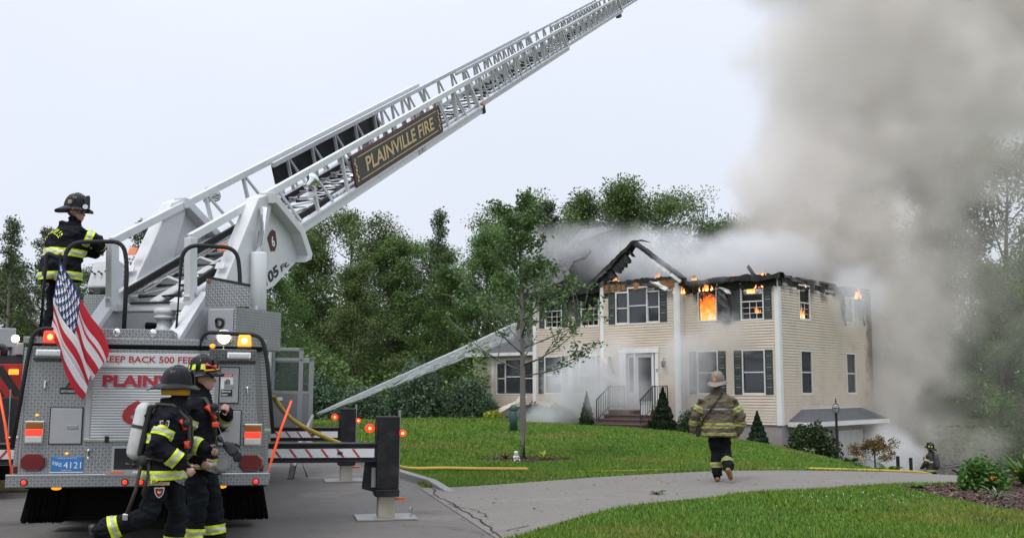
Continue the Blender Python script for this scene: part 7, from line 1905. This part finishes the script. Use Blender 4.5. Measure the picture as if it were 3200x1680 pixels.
# ------------------------------------------------------------------ lawn and drive furniture
lpz = gz(10.95, 36.0)
lmp = empty('lamp_post', (10.95, 36.0, lpz - .02)); setp(lmp, 'black garden lamp post with glass lantern in front of the garage', 'lamp post')
MB().lathe([(.075, 0), (.075, .05), (.055, .08), (.045, .2), (.042, 1.62), (.05, 1.64), (.05, 1.68), (.03, 1.70)], 14).build('post', 'iron', lmp, smooth=True)
mk_pane('lantern_glass', (0.5, 0.52, 0.53), 0.35)
LZ = .04
MB().lathe([(.07, 1.70), (.105, 1.78), (.112, 1.86), (.09, 1.95), (.05, 2.0)], 12).build('lantern_glass', 'lantern_glass', lmp, smooth=True)
cg = MB()
for k in range(6):
    a = k * math.pi / 3; cg.tube([(math.cos(a) * r_q, math.sin(a) * r_q, z) for r_q, z in ((.072, 1.70), (.108, 1.78), (.116, 1.86), (.095, 1.95), (.05, 2.0))], .006, 5)
cg.lathe([(.06, 1.69), (.08, 1.695), (.06, 1.71)], 14); cg.lathe([(.118, 1.855), (.126, 1.86), (.118, 1.875)], 16); cg.build('lantern_cage', 'iron', lmp)
MB().lathe([(.06, 1.99), (.05, 2.02), (.02, 2.04), (.018, 2.07), (.035, 2.085), (.035, 2.1), (.012, 2.12), (.02, 2.15), (.004, 2.2)], 12).build('finial', 'iron', lmp, smooth=True)
for x in (-.025, .025): MB().cyl((x, 0, 1.72), (x, 0, 1.84), .01, n=8).build('candle', 'white_print', lmp)
bol = empty('bollard', G(.05, 34.6)); setp(bol, 'dark green round-topped bollard on the lawn behind the young tree', 'bollard'); mk('bollard_green', (0.025, 0.08, 0.06), 0.5, var=0.15)
MB().lathe([(.13, -.05), (.13, .66), (.12, .67), (.12, .69), (.135, .70), (.135, .76), (.11, .83), (.06, .87), (.01, .88)], 18).build('post', 'bollard_green', bol, smooth=True); MB().lathe([(.137, .70), (.14, .715), (.137, .73)], 18).build('ring', 'bollard_green', bol)
stt = empty('garden_figure', G(.09, 23.85), (0, 0, R(15))); setp(stt, 'small white stone cherub figure sitting at the foot of the young tree', 'statue'); mk('stone_white', (0.72, 0.70, 0.66), 0.8, var=0.15, vscale=20)
B = Body(); B.ell((0, 0, .08), (.055, .05, .075), 'b', 0); B.ell((0, -.005, .185), (.045, .047, .05), 'b', 0); B.ell((0, .0, .205), (.053, .055, .038), 'b', 0)
for s_ in (-1, 1): B.limb([(.03 * s_, -.01, .04), (.06 * s_, -.08, .045), (.055 * s_, -.10, .01)], [.026, .022, .018], 'b', 0, 8); B.limb([(.05 * s_, 0, .125), (.065 * s_, -.04, .085), (.025 * s_, -.065, .115)], [.018, .016, .014], 'b', 0, 8)
B.finish('figure', ['stone_white'], .007, stt, .0, 1, 2)
for x, y, lab in ((12.25, 34.0, 'black wooden post left of two beyond the driveway crest'), (12.66, 34.0, 'black wooden post right of two beyond the driveway crest')):
    z = gz(x, y); mb_ = MB(); mb_.box2((-.045, -.045, -.05), (.045, .045, -.5 - z + (0 if x < 12.5 else -.05))); o = mb_.build('wooden_post', 'black_paint', None, bevel=.01, loc=(x, y, z)); setp(o, lab, 'post', 'posts beyond the crest')
# wreckage beyond the crest and scraps on the lawn
wk = empty('wreckage', G(15.7, 36.5)); setp(wk, 'heap of broken boards and dark debris beyond the crest near the far firefighter', 'debris'); r_ = random.Random(6)
for k in range(14):
    c = Vector((r_.uniform(-.9, 1.1), r_.uniform(-.4, .4), .3 + r_.uniform(0, .8))); MB().box(c, (r_.uniform(.5, 1.5), r_.uniform(.1, .3), .04), rot=Matrix.Rotation(r_.uniform(-.7, .5), 3, 'Y') @ Matrix.Rotation(r_.uniform(-.6, .6), 3, 'Z')).build('broken_board', r_.choice(['char', 'char_grey', 'char_grey', 'char_grey'] if k < 8 else ['char', 'char_grey']), wk)
MB().prism([(-1.2, 0), (1.3, 0), (.6, .55), (0, .95), (-.6, .5)], lambda a, b, t: Vector((a, t, b)), -.3, .5).build('debris_mound', 'char', wk)
for (lx, ly, w_, lab, m_) in ((-9.9, -2.3, .5, 'white scrap of siding lying in the grass below the left windows', 'trim_white'), (-8.9, -2.35, .35, 'small pale scrap in the grass left of the front steps', 'siding')):
    p = hw(lx, ly); b = MB(); b.add([(-w_ / 2, -.06, .03), (-w_ * .1, -.1, .10), (w_ / 2, -.02, .04), (w_ * .3, .12, .05), (-w_ * .3, .1, .06)], [(0, 1, 4), (1, 2, 3), (1, 3, 4)]); o = b.build('siding_scrap', m_, None, loc=G(p.x, p.y), rot=(0, 0, .3)); s_ = o.modifiers.new('t', 'SOLIDIFY'); s_.thickness = .012; setp(o, lab, 'debris')
p = hw(-4.75, -1.6, .72); b = MB(); b.add([(-.15, 0, -.1), (.15, .03, -.25), (.3, 0, .15), (-.05, -.05, .35), (-.25, 0, .2)], [(0, 1, 2), (0, 2, 3), (0, 3, 4)]); o = b.build('torn_panel', 'trim_white', None, loc=p, rot=(0, 0, -HA)); s_ = o.modifiers.new('t', 'SOLIDIFY'); s_.thickness = .012; setp(o, 'torn white panel leaning on the right stair rail', 'debris')
# leafy twig and specks on the driveway
tg = hosta('fallen_twig', 21, 16, .16, 'leaf_garden', 2.2, 16.35, 'broken green twig lying on the driveway', cat='twig', w=.35, upr=.25)
x = np.random.uniform(-3, 7, 900); y = np.random.uniform(11, 21, 900); k = poly_mask(x, y, DRIVEP) | (poly_mask(x, y, ROADP) & (np.random.rand(900) < .35)); x, y = x[k], y[k]; n = len(x)
c = np.c_[x, y, gz_np(x, y) + .028]; a = np.random.uniform(0, 6.28, n); L = np.random.uniform(.008, .035, n)[:, None]; u = np.c_[np.cos(a), np.sin(a), np.zeros(n)] * L; v = np.c_[-np.sin(a), np.cos(a), np.full(n, .2)] * L * .5
mk_chip('grit', [(0, (0.02, 0.02, 0.018)), (0.6, (0.05, 0.05, 0.03)), (1, (0.3, 0.3, 0.28))])
setp(link(bpy.data.objects.new('litter', np_mesh('litter', np.stack([c - u, c - v, c + u, c + v], 1).reshape(-1, 3), np.arange(4 * n).reshape(-1, 4), 'grit'))), 'dark leaf litter and grit on the asphalt', kind='stuff')
# ------------------------------------------------------------------ smoke: density grids filled from billows broken up by turbulence
def smoke(name, lobes, dens, col, lo, hi, amp, nscale, warp, label, vox, aniso=0.0, fine=0.5, absorb=None, step=2.5):
    """lobes: (centre, radii, weight, local density factor)"""
    m = bpy.data.materials.new(name); m.use_nodes = True; t = NT(m.node_tree); t.n.clear()
    out = t.new('ShaderNodeOutputMaterial'); vol = t.new('ShaderNodeVolumePrincipled')
    vol.inputs['Density'].default_value = dens; vol.inputs['Color'].default_value = c4(col); vol.inputs['Anisotropy'].default_value = aniso
    if absorb: vol.inputs['Absorption Color'].default_value = c4(absorb)
    t.l.new(vol.outputs[0], out.inputs['Volume'])
    try: m.cycles.volume_step_rate = step
    except Exception: pass
    MATS[name] = m
    tree = bpy.data.node_groups.new(name, 'GeometryNodeTree')
    tree.interface.new_socket('Geometry', in_out='OUTPUT', socket_type='NodeSocketGeometry')
    g = NT(tree)
    P_ = g.new('GeometryNodeInputPosition').outputs[0]
    nz = g.noise(P_, nscale, 4, 0.55, 0.0, color=True)
    Pw = g.vm('ADD', P_, g.vm('SCALE', g.vm('SUBTRACT', nz, (0.5, 0.5, 0.5)), sc=warp))
    nz3 = g.noise(P_, nscale * 2.7, 3, 0.6, 0.0, color=True)
    Pw = g.vm('ADD', Pw, g.vm('SCALE', g.vm('SUBTRACT', nz3, (0.5, 0.5, 0.5)), sc=warp * .42))
    n2 = g.m('MULTIPLY', g.m('SUBTRACT', g.noise(P_, nscale * 2.2, 6, 0.62), 0.5), amp)
    total = None
    for c, r, w, df in lobes:
        q = g.vm('DIVIDE', g.vm('SUBTRACT', Pw, tuple(c)), tuple(r)); d = g.vm('DOT_PRODUCT', q, q)
        f = g.m('MULTIPLY', g.m('SUBTRACT', 1.0, d), w)
        e = g.m('MULTIPLY', g.maprange(g.m('ADD', f, n2), lo, hi, 0, 1, True), df)
        total = e if total is None else g.m('MAXIMUM', total, e)
    n4 = g.noise(P_, nscale * 4.6, 5, 0.65)
    total = g.m('MULTIPLY', total, g.maprange(n4, 0.25, 0.75, 1 - fine, 1 + fine))
    lo_ = [min(c[i] - r[i] * 1.25 for c, r, w, df in lobes) - .3 for i in range(3)]; hi_ = [max(c[i] + r[i] * 1.25 for c, r, w, df in lobes) + .3 for i in range(3)]
    vc = g.new('GeometryNodeVolumeCube')
    g.put(vc.inputs['Density'], total); vc.inputs['Min'].default_value = lo_; vc.inputs['Max'].default_value = hi_
    for i, ax in enumerate('XYZ'): vc.inputs['Resolution ' + ax].default_value = max(4, int((hi_[i] - lo_[i]) / vox))
    sm = g.new('GeometryNodeSetMaterial'); sm.inputs['Material'].default_value = m
    g.l.new(vc.outputs[0], sm.inputs[0])
    go = g.new('NodeGroupOutput'); g.l.new(sm.outputs[0], go.inputs[0])
    o = MB().box2(lo_, hi_).build('smoke', m); setp(o, label, 'smoke', kind='stuff')
    md = o.modifiers.new('smoke', 'NODES'); md.node_group = tree
    return o
H_ = lambda lx, ly, z: tuple(hw(lx, ly, z))
smoke('smoke_main', [((14.4, 47, 9.6), (4.3, 3.4, 5.4), 1.1, 1.0), ((18.0, 48, 16), (7.2, 4.2, 6.6), 1.1, 1.0), ((16.2, 48.5, 24), (6.8, 5, 6.5), 1.0, .6), ((26, 49, 22), (10.5, 5, 8.5), 1.1, .9), ((23, 49, 16.5), (7.5, 4, 4.5), .9, .7), ((30, 50, 28), (12, 6, 8), 1.1, .8),
      ((16.8, 45.5, 4.2), (2.5, 2.2, 5.4), 1.0, .9), ((15.8, 44.4, 0.0), (2.1, 1.9, 2.6), 1.0, 1.0), ((18.3, 45, -.6), (2.8, 1.8, 1.7), .9, .7), ((18.4, 45.8, 6.5), (3.0, 2.0, 3.6), .8, .5), ((24, 44.3, 9.0), (8.5, 1.8, 8), .9, .2), ((20.5, 44, 2), (4, 1.8, 4.5), .7, .12)],
      .52, (0.987, 0.946, 0.905), .0, .45, 1.6, .16, 5.6, 'thick grey brown smoke billowing up from the house and drifting over the trees', .36)
smoke('smoke_house', [((3.4, 47.0, 7.7), (4.0, 2.2, 1.6), .9, .32), ((6.4, 46.0, 7.2), (3.4, 2.2, 1.6), 1.0, .55), ((10.2, 45.2, 7.0), (3.8, 2.4, 1.6), 1.0, .8),
      (H_(-7.9, -1.4, 1.7), (1.7, 1.1, 1.9), 1.0, 1.3), (H_(-6.4, -.9, 2.6), (1.7, .8, 1.2), .9, .7), (H_(-8.6, -2.2, .6), (1.7, .9, .65), 1.0, 1.0), (H_(-6.2, -1.2, 1.4), (1.8, .9, 1.2), 1.0, .8), (H_(-3.3, -.7, 2.5), (1.4, .8, 1.6), 1.0, .8), (H_(-1.6, -.6, 3.7), (1.9, .7, .9), .9, .45), (H_(-2.6, -.7, 6.2), (2.4, .8, .7), .9, .7), (H_(.8, 4.6, 5.2), (1.3, 2.6, 1.5), .9, .4), (H_(1.5, 6.0, -1.0), (1.4, 1.8, 1.3), 1.0, .9)],
      1.0, (0.965, 0.965, 0.97), .0, .8, 1.3, .5, 1.4, 'whitish smoke streaming off the roof and drifting across the front door', .2)
# small lamps need no light sampling of their own; the room fire does
for _m in bpy.data.materials:
    if _m.name not in ('flame_room',):
        try: _m.cycles.emission_sampling = 'NONE'
        except Exception: pass
